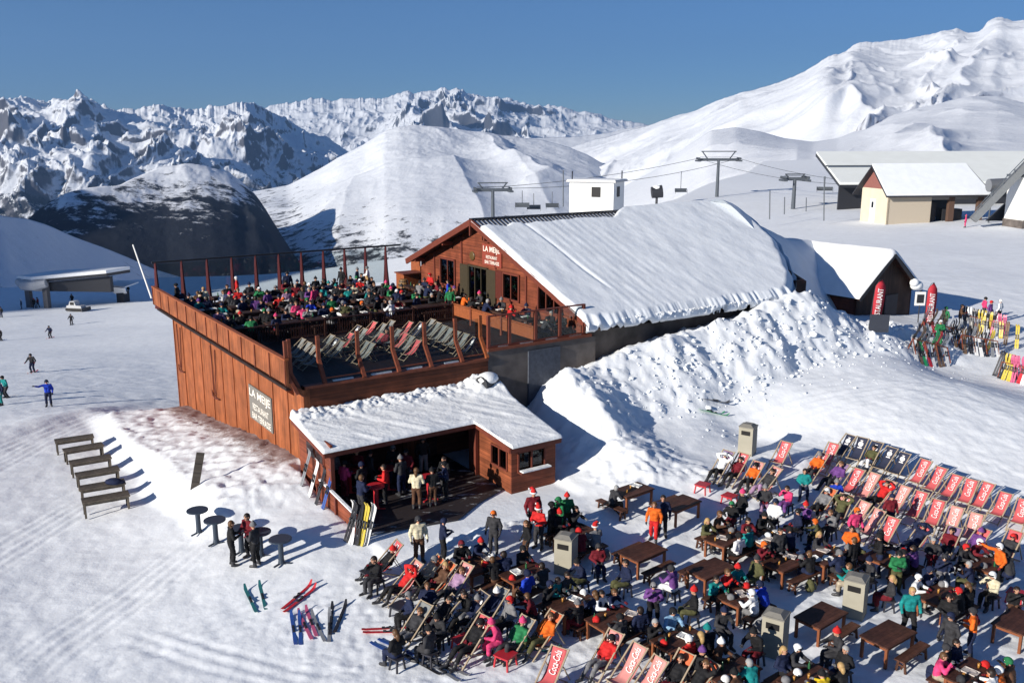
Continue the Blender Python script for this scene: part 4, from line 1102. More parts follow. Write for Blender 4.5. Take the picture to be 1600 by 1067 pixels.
# ------------------------------------------------------------------ body meshes, one continuous surface per pose
def V3(*a): return Vector(a)
def stand_pose(arms='down', lean=0.0, stride=0.0, knee=0.0):
    p = {}
    y = lean
    p['pelvis'] = V3(0, 0, .95 - knee * .12); p['chest'] = V3(0, y * .6, 1.29 - knee * .12); p['neck'] = V3(0, y, 1.47 - knee * .13); p['head'] = V3(0, y + .03 + lean * .2, 1.63 - knee * .14)
    p['hl'] = V3(-.1, 0, .90 - knee * .12); p['hr'] = V3(.1, 0, .90 - knee * .12)
    p['kl'] = V3(-.12, .06 + stride * .5 + knee * .2, .50 - knee * .03); p['kr'] = V3(.12, .06 - stride * .3 + knee * .2, .50 - knee * .03)
    p['al'] = V3(-.13, stride * .75, .11); p['ar'] = V3(.13, -stride * .8, .11)
    p['sl'] = V3(-.20, y * .9, 1.40 - knee * .13); p['sr'] = V3(.20, y * .9, 1.40 - knee * .13)
    if arms == 'down':
        p['el'] = V3(-.30, y - .05, 1.13); p['er'] = V3(.30, y - .05, 1.13); p['wl'] = V3(-.29, y + .10, .90); p['wr'] = V3(.29, y + .10, .90)
    elif arms == 'front':
        p['el'] = V3(-.29, y + .02, 1.14); p['er'] = V3(.29, y + .02, 1.14); p['wl'] = V3(-.13, y + .27, 1.16); p['wr'] = V3(.13, y + .27, 1.18)
    elif arms == 'poles':
        p['el'] = V3(-.34, y + .03, 1.14 - knee * .13); p['er'] = V3(.34, y + .03, 1.14 - knee * .13); p['wl'] = V3(-.36, y + .30, 1.08 - knee * .13); p['wr'] = V3(.36, y + .30, 1.08 - knee * .13)
    elif arms == 'raise':
        p['el'] = V3(-.30, y - .05, 1.13); p['er'] = V3(.47, y + .10, 1.36); p['wl'] = V3(-.28, y + .12, .93); p['wr'] = V3(.66, y + .25, 1.45)
    return p
def sit_pose(lean=.05, arms='table', look=0.0, spread=.12):
    p = {}
    y = lean
    p['pelvis'] = V3(0, 0, .56); p['chest'] = V3(0, y * .55, .90); p['neck'] = V3(0, y, 1.08); p['head'] = V3(look * .03, y + .04 + lean * .15, 1.24 - max(0, lean) * .15)
    p['hl'] = V3(-.1, .02, .53); p['hr'] = V3(.1, .02, .53); p['kl'] = V3(-spread, .43, .52); p['kr'] = V3(spread, .43, .52)
    p['al'] = V3(-spread - .01, .42, .11); p['ar'] = V3(spread + .01, .46, .11)
    p['sl'] = V3(-.20, y * .9, 1.01); p['sr'] = V3(.20, y * .9, 1.01)
    if arms == 'table':
        p['el'] = V3(-.31, y + .10, .80); p['er'] = V3(.31, y + .10, .80); p['wl'] = V3(-.17, y + .36, .84); p['wr'] = V3(.17, y + .36, .84)
    elif arms == 'eat':
        p['el'] = V3(-.30, y + .16, .80); p['er'] = V3(.30, y + .16, .84); p['wl'] = V3(-.17, y + .38, .84); p['wr'] = V3(.07, y + .27, 1.06)
    elif arms == 'lap':
        p['el'] = V3(-.30, y - .02, .77); p['er'] = V3(.30, y - .02, .77); p['wl'] = V3(-.12, y + .22, .68); p['wr'] = V3(.12, y + .24, .69)
    return p
def lounge_pose(arms='lap', bent=0.0):
    p = {}
    p['pelvis'] = V3(0, .02, .44); p['chest'] = V3(0, -.24, .72); p['neck'] = V3(0, -.36, .88); p['head'] = V3(0, -.385, 1.045)
    p['hl'] = V3(-.1, .06, .42); p['hr'] = V3(.1, .06, .42); p['kl'] = V3(-.13, .46, .50 + bent * .12); p['kr'] = V3(.13, .48, .49)
    p['al'] = V3(-.14, .80 - bent * .3, .12); p['ar'] = V3(.15, .86, .12)
    p['sl'] = V3(-.20, -.33, .81); p['sr'] = V3(.20, -.33, .81)
    if arms == 'lap':
        p['el'] = V3(-.32, -.18, .62); p['er'] = V3(.32, -.18, .62); p['wl'] = V3(-.14, .05, .60); p['wr'] = V3(.13, .07, .60)
    else:
        p['el'] = V3(-.40, -.36, 1.0); p['er'] = V3(.40, -.36, 1.0); p['wl'] = V3(-.14, -.46, 1.08); p['wr'] = V3(.14, -.46, 1.08)
    return p
POSES = {
    'stand': stand_pose('down'), 'hold': stand_pose('front', .04), 'ski': stand_pose('poles', .14, 0, .8), 'walk': stand_pose('down', .05, .22), 'raise': stand_pose('raise', .02),
    'sit': sit_pose(.08, 'table'), 'eat': sit_pose(.10, 'eat'), 'hunch': sit_pose(.20, 'table', .5, .16), 'upright': sit_pose(.0, 'lap'), 'back': sit_pose(-.06, 'lap', 0, .15),
    'lounge': lounge_pose('lap'), 'lounge_bent': lounge_pose('lap', 1.0), 'lounge_arms': lounge_pose('head', .4)}

def capsule(mb, p, q, r0, r1, n=12, k=4):
    p = Vector(p); q = Vector(q); d = (q - p)
    L = d.length
    if L < 1e-5: d = Vector((0, 0, 1)); L = 1e-5
    d = d / L
    pts = []; rr = []
    for i in range(k + 1):
        a = PI / 2 * i / k
        pts.append(p - d * r0 * math.cos(a)); rr.append(max(r0 * math.sin(a), .002))
    for i in range(k + 1):
        a = PI / 2 * i / k
        pts.append(q + d * r1 * math.sin(a)); rr.append(max(r1 * math.cos(a), .002))
    mb.tube(pts, rr, n)

def hand_mesh(mb, wrist, direction, side, down, mi):
    """palm, four unequal curled fingers and a thumb leaving the side of the palm"""
    d = Vector(direction).normalized(); dn = Vector(down); dn = (dn - d * dn.dot(d)).normalized()
    x = d.cross(dn).normalized() * side
    w = Vector(wrist)
    mb.tube([w - d * .02, w + d * .02, w + d * .085], [.030, .040, .036], 8, mi)
    ln = [.062, .074, .080, .070]
    for i in range(4):
        o = w + d * .075 + x * (.030 - i * .020)
        a = o + (d * .86 + dn * .25) * ln[i] * .5
        b = a + (d * .55 + dn * .75) * ln[i] * .35
        c = b + (d * .1 + dn * .9) * ln[i] * .25
        mb.tube([o, a, b, c], [.0125, .0118, .0108, .007], 5, mi)
    o = w + d * .03 + x * .030
    a = o + (x * .72 + d * .6 + dn * .2) * .038; b = a + (x * .25 + d * .85 + dn * .35) * .032
    mb.tube([o, a, b], [.0145, .0125, .008], 5, mi)

def make_body(name, p):
    prim = []     # (region, p, q, r0, r1)
    J, T, B, S, Gv = 0, 1, 2, 3, 4
    ch, pv, nk, hd = p['chest'], p['pelvis'], p['neck'], p['head']
    up = (ch - pv).normalized()
    sd = Vector((1, 0, 0))
    for s in (-1, 1):
        prim.append((J, pv + sd * s * .055 + up * .02, ch + sd * s * .075, .125, .125))
    prim.append((J, ch, nk - up * .02, .13, .075))
    prim.append((J, p['sl'], p['sr'], .085, .085))
    prim.append((S, nk, hd - (hd - nk).normalized() * .06, .055, .055))
    prim.append((S, hd + Vector((0, -.012, .02)), hd + Vector((0, .012, .015)), .098, .092))
    prim.append((S, hd + Vector((0, .03, -.06)), hd + Vector((0, .045, -.085)), .066, .045))
    for q in ('l', 'r'):
        prim.append((J, p['s' + q], p['e' + q], .076, .066)); prim.append((J, p['e' + q], p['w' + q], .066, .050))
        prim.append((T, p['h' + q], p['k' + q], .110, .085)); prim.append((T, p['k' + q], p['a' + q] + (p['k' + q] - p['a' + q]) * .35, .086, .080))
        an = p['a' + q]
        prim.append((B, an + (p['k' + q] - an) * .35, an, .074, .066))
        fw = Vector((.25 if q == 'r' else -.25, 1, 0)).normalized()
        prim.append((B, an + Vector((0, -.03, -.045)), an + fw * .19 + Vector((0, 0, -.06)), .062, .050))
    prim.append((T, pv + Vector((-.05, 0, -.03)), pv + Vector((.05, 0, -.03)), .125, .125))
    mb = MB()
    for r, a, b, r0, r1 in prim: capsule(mb, a, b, r0, r1)
    tmp = mb.mesh('tmp')
    o = bpy.data.objects.new('tmp', tmp); col.objects.link(o)
    md = o.modifiers.new('r', 'REMESH'); md.mode = 'VOXEL'; md.voxel_size = .029
    ms = o.modifiers.new('s', 'SMOOTH'); ms.iterations = 3; ms.factor = .5
    dg = bpy.context.evaluated_depsgraph_get()
    me = bpy.data.meshes.new_from_object(o.evaluated_get(dg))
    bpy.data.objects.remove(o)
    n = len(me.vertices); co = np.zeros(n * 3); me.vertices.foreach_get('co', co); co = co.reshape(-1, 3)
    # folds and quilting of the clothes
    nr = np.zeros(n * 3); me.vertices.foreach_get('normal', nr); nr = nr.reshape(-1, 3)
    hz_ = np.linalg.norm(co - np.array(p['head']), axis=1)
    amp_ = np.clip((hz_ - .16) / .06, 0, 1)[:, None]
    co = co + nr * amp_ * (.013 * fbm(co[:, 0] * 9 + co[:, 1] * 7, co[:, 2] * 13, 3, 5)[:, None] + .005 * np.sin(co[:, 2] * 75)[:, None])
    fcs = [list(f.vertices) for f in me.polygons]
    cen = np.array([co[f].mean(0) for f in fcs])
    best = np.full(len(fcs), 9e9); reg = np.zeros(len(fcs), int)
    for r, a, b, r0, r1 in prim:
        a = np.array(a); b = np.array(b); d = b - a; L2 = d @ d + 1e-9
        t = np.clip(((cen - a) @ d) / L2, 0, 1)
        dist = np.linalg.norm(cen - (a + t[:, None] * d), axis=1) - (r0 + (r1 - r0) * t)
        m_ = dist < best
        best = np.where(m_, dist, best); reg = np.where(m_, r, reg)
    mb = MB(); mb.add(co, fcs)
    mb.m = [int(r) for r in reg]
    for q, s in (('l', -1), ('r', 1)):
        d = (p['w' + q] - p['e' + q])
        hand_mesh(mb, p['w' + q] + d.normalized() * .02, d, -s if True else s, Vector((0, 0, -1)) if abs(d.normalized().z) < .8 else Vector((-s, 0, 0)), 4)
    h = p['head']
    # nose, ears, eyes, mouth
    mb.add([h + V3(-.018, .098, -.03), h + V3(.018, .098, -.03), h + V3(0, .128, -.028), h + V3(0, .10, .022), h + V3(0, .09, -.04)], [(0, 1, 2), (0, 2, 3), (1, 3, 2), (0, 4, 1)], 3)
    for s in (-1, 1):
        mb.sphere(h + V3(s * .100, -.005, -.008), .028, 6, 4, 3, sc=(.4, .8, 1.2))
        mb.sphere(h + V3(s * .036, .098, .018), .013, 6, 4, 5, sc=(1.2, .6, .8))
        mb.beam(h + V3(s * .036 - .02, .105, .04), h + V3(s * .036 + .02, .105, .04), .008, .008, 5)
    mb.beam(h + V3(-.022, .098, -.062), h + V3(.022, .098, -.062), .01, .009, 5)
    me2 = mb.mesh('person_' + name, True)
    bpy.data.meshes.remove(me)
    return me2

BODY = {}
for k, p in POSES.items():
    BODY[k] = make_body(k, p)
    for m in (cloth('black'), cloth('black'), m_boot, m_skin, cloth('charcoal'), m_eye): BODY[k].materials.append(m)

# headgear, centred on the head
def mk_helmet():
    m = MB(); m.sphere((0, -.012, .018), .128, 14, 9, 0, sc=(.95, 1.08, 1.0), z0=-.28)
    m.lathe([(.124, -.02), (.131, -.02), (.131, .0), (.124, .0)], (0, -.012, 0), 14)
    for s in (-1, 1): m.sphere((s * .108, -.02, -.04), .045, 8, 5, 0, sc=(.5, .9, 1.2))
    return m.mesh('helmet', True)
def mk_goggles():
    m = MB(); pts = []
    for i in range(7):
        a = R(-62 + 124 * i / 6); pts.append((math.sin(a) * .112, math.cos(a) * .118, .02))
    m.tube(pts, [.02, .03, .034, .03, .034, .03, .02], 6)
    return m.mesh('goggles', True)
def mk_beanie():
    m = MB(); m.sphere((0, -.012, .022), .122, 14, 9, 0, sc=(.95, 1.02, 1.18), z0=-.05)
    m.lathe([(.110, .0), (.128, .004), (.130, .03), (.126, .052), (.11, .055)], (0, -.012, 0), 14)
    m.sphere((0, -.012, .175), .036, 8, 6)
    return m.mesh('beanie', True)
def mk_hair(long=False):
    m = MB(); m.sphere((0, -.022, .02), .116, 14, 9, 0, sc=(.98, 1.0, 1.02), z0=.05)
    m.sphere((0, -.045, -.01), .108, 12, 8, 0, sc=(1.0, .85, 1.1))
    if long: m.tube([(0, -.08, 0), (0, -.115, -.12), (0, -.12, -.24)], [.08, .075, .03], 9)
    return m.mesh('hair', True)
def mk_santa():
    m = MB(); m.tube([(0, -.012, .03), (0, -.02, .13), (.05, -.06, .21), (.13, -.09, .17)], [.122, .09, .05, .02], 12)
    m.lathe([(.112, -.005), (.140, .0), (.140, .045), (.112, .05)], (0, -.012, 0), 14, 1); m.sphere((.145, -.095, .155), .04, 8, 6, 1)
    return m.mesh('santa_hat', True)
HAT = {'helmet': mk_helmet(), 'goggles': mk_goggles(), 'beanie': mk_beanie(), 'hair': mk_hair(), 'long': mk_hair(True), 'santa': mk_santa()}
for k, me in HAT.items(): me.materials.append(cloth('black'))
HAT['santa'].materials.append(cloth('white'))

def person(pose, loc, rz, jacket, trousers, hat=('helmet', 'black'), label=None, group=None, scale=1.0, glove='charcoal', goggles=None):
    o = bpy.data.objects.new('person', BODY[pose]); col.objects.link(o)
    o.location = loc; o.rotation_euler = (0, 0, rz); o.scale = (scale,) * 3
    objmats(o, [cloth(jacket), cloth(trousers), m_boot, m_skin, cloth(glove), m_eye])
    tag(o, label, 'person', group)
    hp = POSES[pose]['head']
    kind, c = hat
    if kind in ('helmet', 'beanie', 'santa'):
        h = bpy.data.objects.new(kind if kind != 'santa' else 'red_hat', HAT[kind]); col.objects.link(h); h.parent = o; h.location = hp
        objmats(h, [cloth(c)] + ([cloth('white')] if kind == 'santa' else []))
        if goggles is None: goggles = kind == 'helmet'
        if kind == 'helmet' and goggles:
            g = bpy.data.objects.new('goggles', HAT['goggles']); col.objects.link(g); g.parent = o; g.location = hp; objmats(g, [m_gogg])
    elif kind in ('hair', 'long'):
        h = bpy.data.objects.new('hair', HAT[kind]); col.objects.link(h); h.parent = o; h.location = hp; objmats(h, [m_hair[c]])
    return o

def hat_words(hat):
    k, c = hat
    return {'helmet': c + ' helmet', 'beanie': c + ' bobble hat', 'santa': 'red and white pointed hat', 'hair': 'short ' + c + ' hair', 'long': 'long ' + c + ' hair'}[k]
USED = set()
JK = ['black'] * 20 + ['charcoal'] * 13 + ['navy'] * 13 + ['maroon', 'brown', 'olive'] + ['grey', 'grey', 'maroon', 'brown'] + ['grey', 'red', 'white', 'brown', 'purple', 'teal', 'olive', 'pink', 'orange', 'blue', 'maroon', 'green', 'mauve', 'cream']
TR = ['black'] * 5 + ['brown', 'navy', 'charcoal', 'maroon', 'olive', 'grey'] + ['charcoal', 'navy', 'grey', 'brown', 'white', 'olive', 'maroon', 'beige']
HT = [('helmet', 'black'), ('helmet', 'charcoal'), ('helmet', 'navy'), ('beanie', 'black'), ('beanie', 'charcoal'), ('beanie', 'navy'), ('hair', 'dark'), ('hair', 'dark'), ('hair', 'brown'), ('long', 'dark'), ('hair', 'grey')] * 2 + [('helmet', c) for c in ('black', 'white', 'red', 'grey', 'navy', 'green', 'orange')] + [('beanie', c) for c in ('black', 'white', 'red', 'grey', 'pink', 'teal', 'purple')] + [('hair', 'dark'), ('hair', 'brown'), ('hair', 'grey'), ('long', 'dark'), ('long', 'brown'), ('long', 'fair')]
def combo(zone, jacket=None, trousers=None, hat=None):
    for _ in range(400):
        j = jacket or rnd.choice(JK); t = trousers or rnd.choice(TR); h = hat or rnd.choice(HT)
        key = (zone, j, t, h)
        if key not in USED:
            USED.add(key); return j, t, h
    return j, t, h
def auto_person(zone, words, pose, loc, rz, jacket=None, trousers=None, hat=None, group=None, scale=None):
    j, t, h = combo(zone, jacket, trousers, hat)
    lab = f'person in {j} jacket, {t} trousers and {hat_words(h)}, {words}'
    return person(pose, loc, rz, j, t, h, lab, group, scale or rnd.uniform(.94, 1.04), glove=rnd.choice(['charcoal', 'black', 'grey', 'maroon']))
# ------------------------------------------------------------------ furniture
m_table = planks('table_wood', (.085, .034, .022), 'X', .15, .2)
m_tleg = flat('table_leg_wood', (.20, .065, .026), .6, var=.2)
m_bench = planks('bench_wood', (.10, .042, .026), 'X', .13, .2)
m_old = planks('grey_old_wood', (.12, .10, .075), 'X', .12, .25)
m_bin = flat('beige_bin', (.33, .31, .25), .7, var=.08, scale=2)
m_red = flat('red_canvas', (.55, .105, .115), .75, var=.08)
m_pinkc = flat('faded_red_canvas', (.64, .26, .24), .75, var=.1)
m_orangec = flat('orange_canvas', (.62, .13, .05), .75, var=.1)
m_purplec = flat('purple_canvas', (.20, .13, .24), .75, var=.1)
m_navyc = flat('navy_canvas', (.025, .03, .06), .75, var=.1)
m_greyc = flat('grey_canvas', (.19, .20, .20), .75, var=.1)
m_frame = flat('deckchair_wood', (.34, .27, .19), .6, var=.15)
m_plred = flat('red_plastic', (.42, .02, .03), .4, .5)
m_pldark = flat('dark_plastic', (.025, .025, .035), .45, .4)
m_wht = flat('white_print', (.82, .80, .80), .7, var=.03)

def make_table(name='wooden_table', L=1.65, D=1.0, H=.75, mt=None, ml=None):
    t = empty(name)
    m = MB(); m.box((0, 0, H - .025), (D, L, .05)); m.build('tabletop', mt or m_table, t)
    m = MB()
    for s in (-1, 1): m.box((s * (D / 2 - .10), 0, H - .11), (.03, L - .2, .12)); m.box((0, s * (L / 2 - .10), H - .11), (D - .24, .03, .12))
    m.build('apron', ml or m_tleg, t)
    for sx in (-1, 1):
        for sy in (-1, 1):
            m = MB(); m.box((sx * (D / 2 - .09), sy * (L / 2 - .09), (H - .05) / 2), (.085, .085, H - .05)); m.build('leg', ml or m_tleg, t)
    return t
def make_bench(name='wooden_bench', L=1.6, D=.34, H=.45, mt=None):
    t = empty(name)
    m = MB(); m.box((0, 0, H - .02), (D, L, .045)); m.build('seat', mt or m_bench, t)
    for sy in (-1, 1):
        m = MB(); y = sy * (L / 2 - .16)
        m.beam((-D / 2 + .02, y, 0), (-D / 2 + .08, y, H - .04), .07, .05); m.beam((D / 2 - .02, y, 0), (D / 2 - .08, y, H - .04), .07, .05); m.beam((-D / 2 + .05, y, H * .5), (D / 2 - .05, y, H * .5), .05, .05)
        m.build('trestle', mt or m_bench, t)
    m = MB(); m.beam((0, -L / 2 + .16, .1), (0, 0, H - .05), .05, .04); m.beam((0, L / 2 - .16, .1), (0, 0, H - .05), .05, .04); m.build('brace', mt or m_bench, t)
    return t
TABLE0 = make_table(); BENCH0 = make_bench()
_first = {}
def place(proto, loc, rz, label, cat, group=None):
    o = proto if proto.name not in _first else copy_tree(proto)
    _first[proto.name] = 1
    o.location = loc; o.rotation_euler = (0, 0, rz)
    for k in ('label', 'category', 'group'):
        if k in o: del o[k]
    return tag(o, label, cat, group)

TXT = text_mesh('lettering', 'Coca-Cola', width=.86, height=.25, shear=.25, bold=.002)
TXT.materials.append(m_wht)
def sling_pts():
    """canvas profile (y, z): from the front bar up to the head bar"""
    return [(.42, .36), (.25, .315), (.02, .325), (-.2, .47), (-.42, .74), (-.58, 1.0), (-.66, 1.14)]
def make_deckchair(canvas, print_=True):
    t = empty('deckchair')
    for s in (-1, 1):
        m = MB(); x = s * .29
        m.beam((x, .66, .0), (x, -.68, 1.17), .035, .05, up=(1, 0, 0)); m.beam((x * .92, -.62, .0), (x * .92, .44, .40), .035, .05, up=(1, 0, 0)); m.beam((x * 1.06, -.30, .78), (x * 1.06, -.72, .05), .028, .04, up=(1, 0, 0))
        m.build('side_frame', m_frame, t)
    for y, z in ((.44, .38), (-.66, 1.15), (-.60, .03), (.60, .05)):
        m = MB(); m.tube([(-.31, y, z), (.31, y, z)], .02, 7); m.build('cross_bar', m_frame, t)
    pr = sling_pts(); n = len(pr)
    ys = np.interp(np.linspace(0, n - 1, 17), range(n), [p[0] for p in pr]); zs = np.interp(np.linspace(0, n - 1, 17), range(n), [p[1] for p in pr])
    vs = []; fs = []
    for k in (0, 1):
        for i in range(17):
            for j in range(5):
                x = -.235 + .47 * j / 4
                sag = -.018 * (1 - (x / .235) ** 2)
                vs.append((x, ys[i], zs[i] + .02 + sag - k * .008))
    for i in range(16):
        for j in range(4):
            a = i * 5 + j
            fs.append((a, a + 1, a + 6, a + 5)); b = a + 85
            fs.append((b + 5, b + 6, b + 1, b))
    edge = [(i * 5, (i + 1) * 5) for i in range(16)] + [(80 + j, 81 + j) for j in range(4)] + [((i + 1) * 5 + 4, i * 5 + 4) for i in range(15, -1, -1)] + [(j + 1, j) for j in range(3, -1, -1)]
    for a, b in edge: fs.append((a, b, b + 85, a + 85))
    m = MB(); m.add(vs, fs); c = m.build('canvas', canvas, t, True)
    if print_:
        o = bpy.data.objects.new('lettering', TXT); col.objects.link(o); o.parent = c
        # runs up the backrest
        p0 = Vector((0, -.17, .465)); p1 = Vector((0, -.62, 1.08)); d = (p1 - p0).normalized(); nrm = Vector((0, d.z, -d.y))
        X_ = d; Z_ = nrm; Y_ = Z_.cross(X_)
        M = Matrix((X_, Y_, Z_)).transposed().to_4x4()
        o.matrix_local = Matrix.Translation((p0 + p1) / 2 + nrm * .035) @ M
        o.scale = (.85, .95, 1)
    return t
DC = {'red': make_deckchair(m_red), 'faded red': make_deckchair(m_pinkc), 'orange': make_deckchair(m_orangec, False), 'purple': make_deckchair(m_purplec, False), 'navy': make_deckchair(m_navyc, False), 'grey': make_deckchair(m_greyc, False), 'plain red': make_deckchair(m_red, False)}
# navy chairs carry a white circular emblem
def emblem_mesh():
    m = MB(); m.lathe([(.06, 0), (.12, 0), (.12, .006), (.06, .006)], n=14); m.box((.0, -.18, .003), (.2, .05, .006)); m.box((0, .17, .003), (.12, .04, .006)); return m.mesh('emblem')
_e = emblem_mesh(); _e.materials.append(m_wht)
for k in ('navy',):
    o = bpy.data.objects.new('emblem', _e); col.objects.link(o); o.parent = [c for c in DC[k].children if c.name.startswith('canvas')][0]
    d = Vector((0, -.45, .615)).normalized(); nrm = Vector((0, d.z, -d.y)); M = Matrix((nrm.cross(d) * -1, d, nrm)).transposed().to_4x4()
    o.matrix_local = Matrix.Translation(Vector((0, -.48, .86)) + nrm * .034) @ M
def make_lowtable(name, mat, S=.55, H=.42):
    t = empty(name)
    m = MB(); m.box((0, 0, H - .02), (S, S, .04)); m.box((0, 0, H - .06), (S - .08, S - .08, .05)); m.build('tabletop', mat, t)
    for sx in (-1, 1):
        for sy in (-1, 1):
            m = MB(); m.beam((sx * (S / 2 - .02), sy * (S / 2 - .02), 0), (sx * (S / 2 - .06), sy * (S / 2 - .06), H - .06), .05, .05); m.build('leg', mat, t)
    return t
LOWR = make_lowtable('low_plastic_table', m_plred); LOWD = make_lowtable('low_plastic_table', m_pldark)
def make_bin():
    t = empty('square_bin')
    m = MB(); m.box((0, 0, .68), (.68, .68, 1.36)); m.build('body', m_bin, t)
    for s in (-1, 1):
        pass
    m = MB(); m.prism([(-.36, -.36, 1.37), (.36, -.36, 1.37), (.36, .36, 1.37), (-.36, .36, 1.37)], (0, 0, .05)); m.add([(-.33, -.33, 1.42), (.33, -.33, 1.42), (.33, .33, 1.42), (-.33, .33, 1.42), (-.18, -.18, 1.52), (.18, -.18, 1.52), (.18, .18, 1.52), (-.18, .18, 1.52)], [(0, 1, 5, 4), (1, 2, 6, 5), (2, 3, 7, 6), (3, 0, 4, 7), (4, 5, 6, 7)]); m.build('lid', flat('bin_lid', (.20, .19, .17), .6), t)
    m = MB(); m.box((0, -.35, 1.12), (.42, .03, .2)); m.build('slot', m_dark, t)
    return t
BIN0 = make_bin()
def make_ski(L=1.68):
    m = MB(); n = 12; vs = []; fs = []
    for i in range(n + 1):
        s = i / n; z = s * L
        w = .052 + .012 * (2 * s - 1) ** 2 - .03 * max(0, (s - .93) / .07) ** 2 - .012 * max(0, (.03 - s) / .03)
        y = .16 * max(0, (s - .86) / .14) ** 2 + .02 * max(0, (.05 - s) / .05)
        vs += [(-w, y, z), (w, y, z), (w, y - .014, z), (-w, y - .014, z)]
    for i in range(n):
        a = i * 4
        for k in range(4):
            fs.append((a + k, a + (k + 1) % 4, a + 4 + (k + 1) % 4, a + 4 + k))
    fs += [(3, 2, 1, 0), (n * 4, n * 4 + 1, n * 4 + 2, n * 4 + 3)]
    m.add(vs, fs)
    me = m.mesh('ski')
    b = MB(); b.box((0, .025, L * .42), (.07, .05, .1)); b.box((0, .03, L * .55), (.07, .06, .09)); b.box((0, .015, L * .48), (.06, .02, .3)); bm_ = b.mesh('binding')
    return me, bm_
SKI_ME, BIND_ME = make_ski(); SKI_ME.materials.append(m_red); BIND_ME.materials.append(m_dmetal)
def ski_pair(M, colour, label, group, gap=.07, name='ski_pair', splay=0.0, skew=0.0):
    """M places local +Z along the skis and +Y along their top sheet"""
    t = bpy.data.objects.new(name, None); t.empty_display_size = .2; col.objects.link(t); t.matrix_world = M
    tag(t, label, 'skis', group)
    for s in (-1, 1):
        o = bpy.data.objects.new('ski', SKI_ME); col.objects.link(o); o.parent = t; o.location = (s * gap, 0, skew * s); o.rotation_euler = (0, s * splay, 0)
        objmats(o, [colour])
        b = bpy.data.objects.new('binding', BIND_ME); col.objects.link(b); b.parent = o
    return t
def frame_mat(loc, z, y):
    z = Vector(z).normalized(); y = Vector(y); y = (y - z * y.dot(z)).normalized(); x = y.cross(z)
    return Matrix.Translation(loc) @ Matrix((x, y, z)).transposed().to_4x4()
SKC = {'red': flat('red_ski', (.45, .02, .03), .3, .5), 'black': flat('black_ski', (.02, .02, .025), .3, .5), 'green': flat('green_ski', (.02, .3, .10), .3, .5), 'white': flat('white_ski', (.7, .7, .7), .3, .5), 'pink': flat('pink_ski', (.5, .10, .2), .3, .5), 'yellow': flat('yellow_ski', (.55, .42, .06), .3, .5), 'grey': flat('grey_ski', (.22, .23, .25), .3, .5), 'blue': flat('blue_ski', (.03, .08, .3), .3, .5), 'teal': flat('teal_ski', (.03, .16, .17), .3, .5), 'brown': flat('brown_ski', (.16, .10, .06), .3, .5)}
def make_bottle():
    m = MB(); m.lathe([(.035, 0), (.038, .02), (.038, .15), (.014, .21), (.014, .27), (.001, .275)], n=9); return m.mesh('bottle', True)
def make_glass_():
    m = MB(); m.lathe([(.03, 0), (.038, .14), (.034, .14), (.028, .01), (.001, .01)], n=9); return m.mesh('beer_glass', True)
def make_tray():
    m = MB(); m.box((0, 0, .01), (.44, .32, .02)); 
    for s in (-1, 1): m.box((s * .215, 0, .025), (.02, .32, .03)); m.box((0, s * .155, .025), (.41, .02, .03))
    m.lathe([(.06, .02), (.11, .045), (.1, .045), (.05, .028), (.001, .028)], (.06, 0, 0), 12); return m.mesh('food_tray')
SMALL = {'bottle': make_bottle(), 'glass': make_glass_(), 'tray': make_tray()}
for k, me in SMALL.items(): me.materials.append(m_white)
def small(kind, loc, rz, mat, label, cat, group):
    nm = {'bottle': 'bottle', 'glass': 'drinking_glass', 'tray': 'food_tray'}[kind]
    o = bpy.data.objects.new(nm, SMALL[kind]); col.objects.link(o); o.location = loc; o.rotation_euler = (0, 0, rz); objmats(o, [mat])
    return tag(o, label, cat, group)
def mk_pack():
    m = MB(); m.sphere((0, 0, .24), .25, 10, 8, sc=(.75, .55, 1.0)); m.sphere((0, .13, .17), .16, 8, 6, sc=(.8, .5, .8))
    for s in (-1, 1): m.tube([(s * .09, -.1, .42), (s * .10, -.20, .28), (s * .10, -.13, .08)], .02, 5)
    return m.mesh('backpack', True)
PACK = mk_pack(); PACK.materials.append(m_dark)
def backpack(loc, rz, c, label, group='backpacks set down on the snow'):
    o = bpy.data.objects.new('backpack', PACK); col.objects.link(o); o.location = loc; o.rotation_euler = (rnd.uniform(-.2, .2), 0, rz); objmats(o, [cloth(c)]); return tag(o, label, 'backpack', group)
def loose_helmet(loc, rz, c, label):
    o = bpy.data.objects.new('ski_helmet', HAT['helmet']); col.objects.link(o); o.location = loc + Vector((0, 0, .04)); o.rotation_euler = (.1, .1, rz); objmats(o, [cloth(c)]); return tag(o, label, 'helmet', 'ski helmets laid on tables')
m_tray = flat('tray_plastic', (.5, .45, .42), .5); m_bot = flat('green_bottle', (.03, .12, .05), .15, .6); m_beer = flat('amber_glass', (.45, .22, .05), .2, .5); m_paper = flat('white_crockery', (.75, .75, .73), .4)
# ------------------------------------------------------------------ tables, benches and people on the snow
RT = -R(51)
def loc_on(o_loc, rz, x, y, dz=0.0):
    c, s = math.cos(rz), math.sin(rz)
    X_, Y_ = o_loc[0] + x * c - y * s, o_loc[1] + x * s + y * c
    return Vector((X_, Y_, G(X_, Y_) + dz))
GT = 'brown wooden tables on the snow'; GB = 'brown wooden benches on the snow'; GP_ = 'people around the snow terrace'
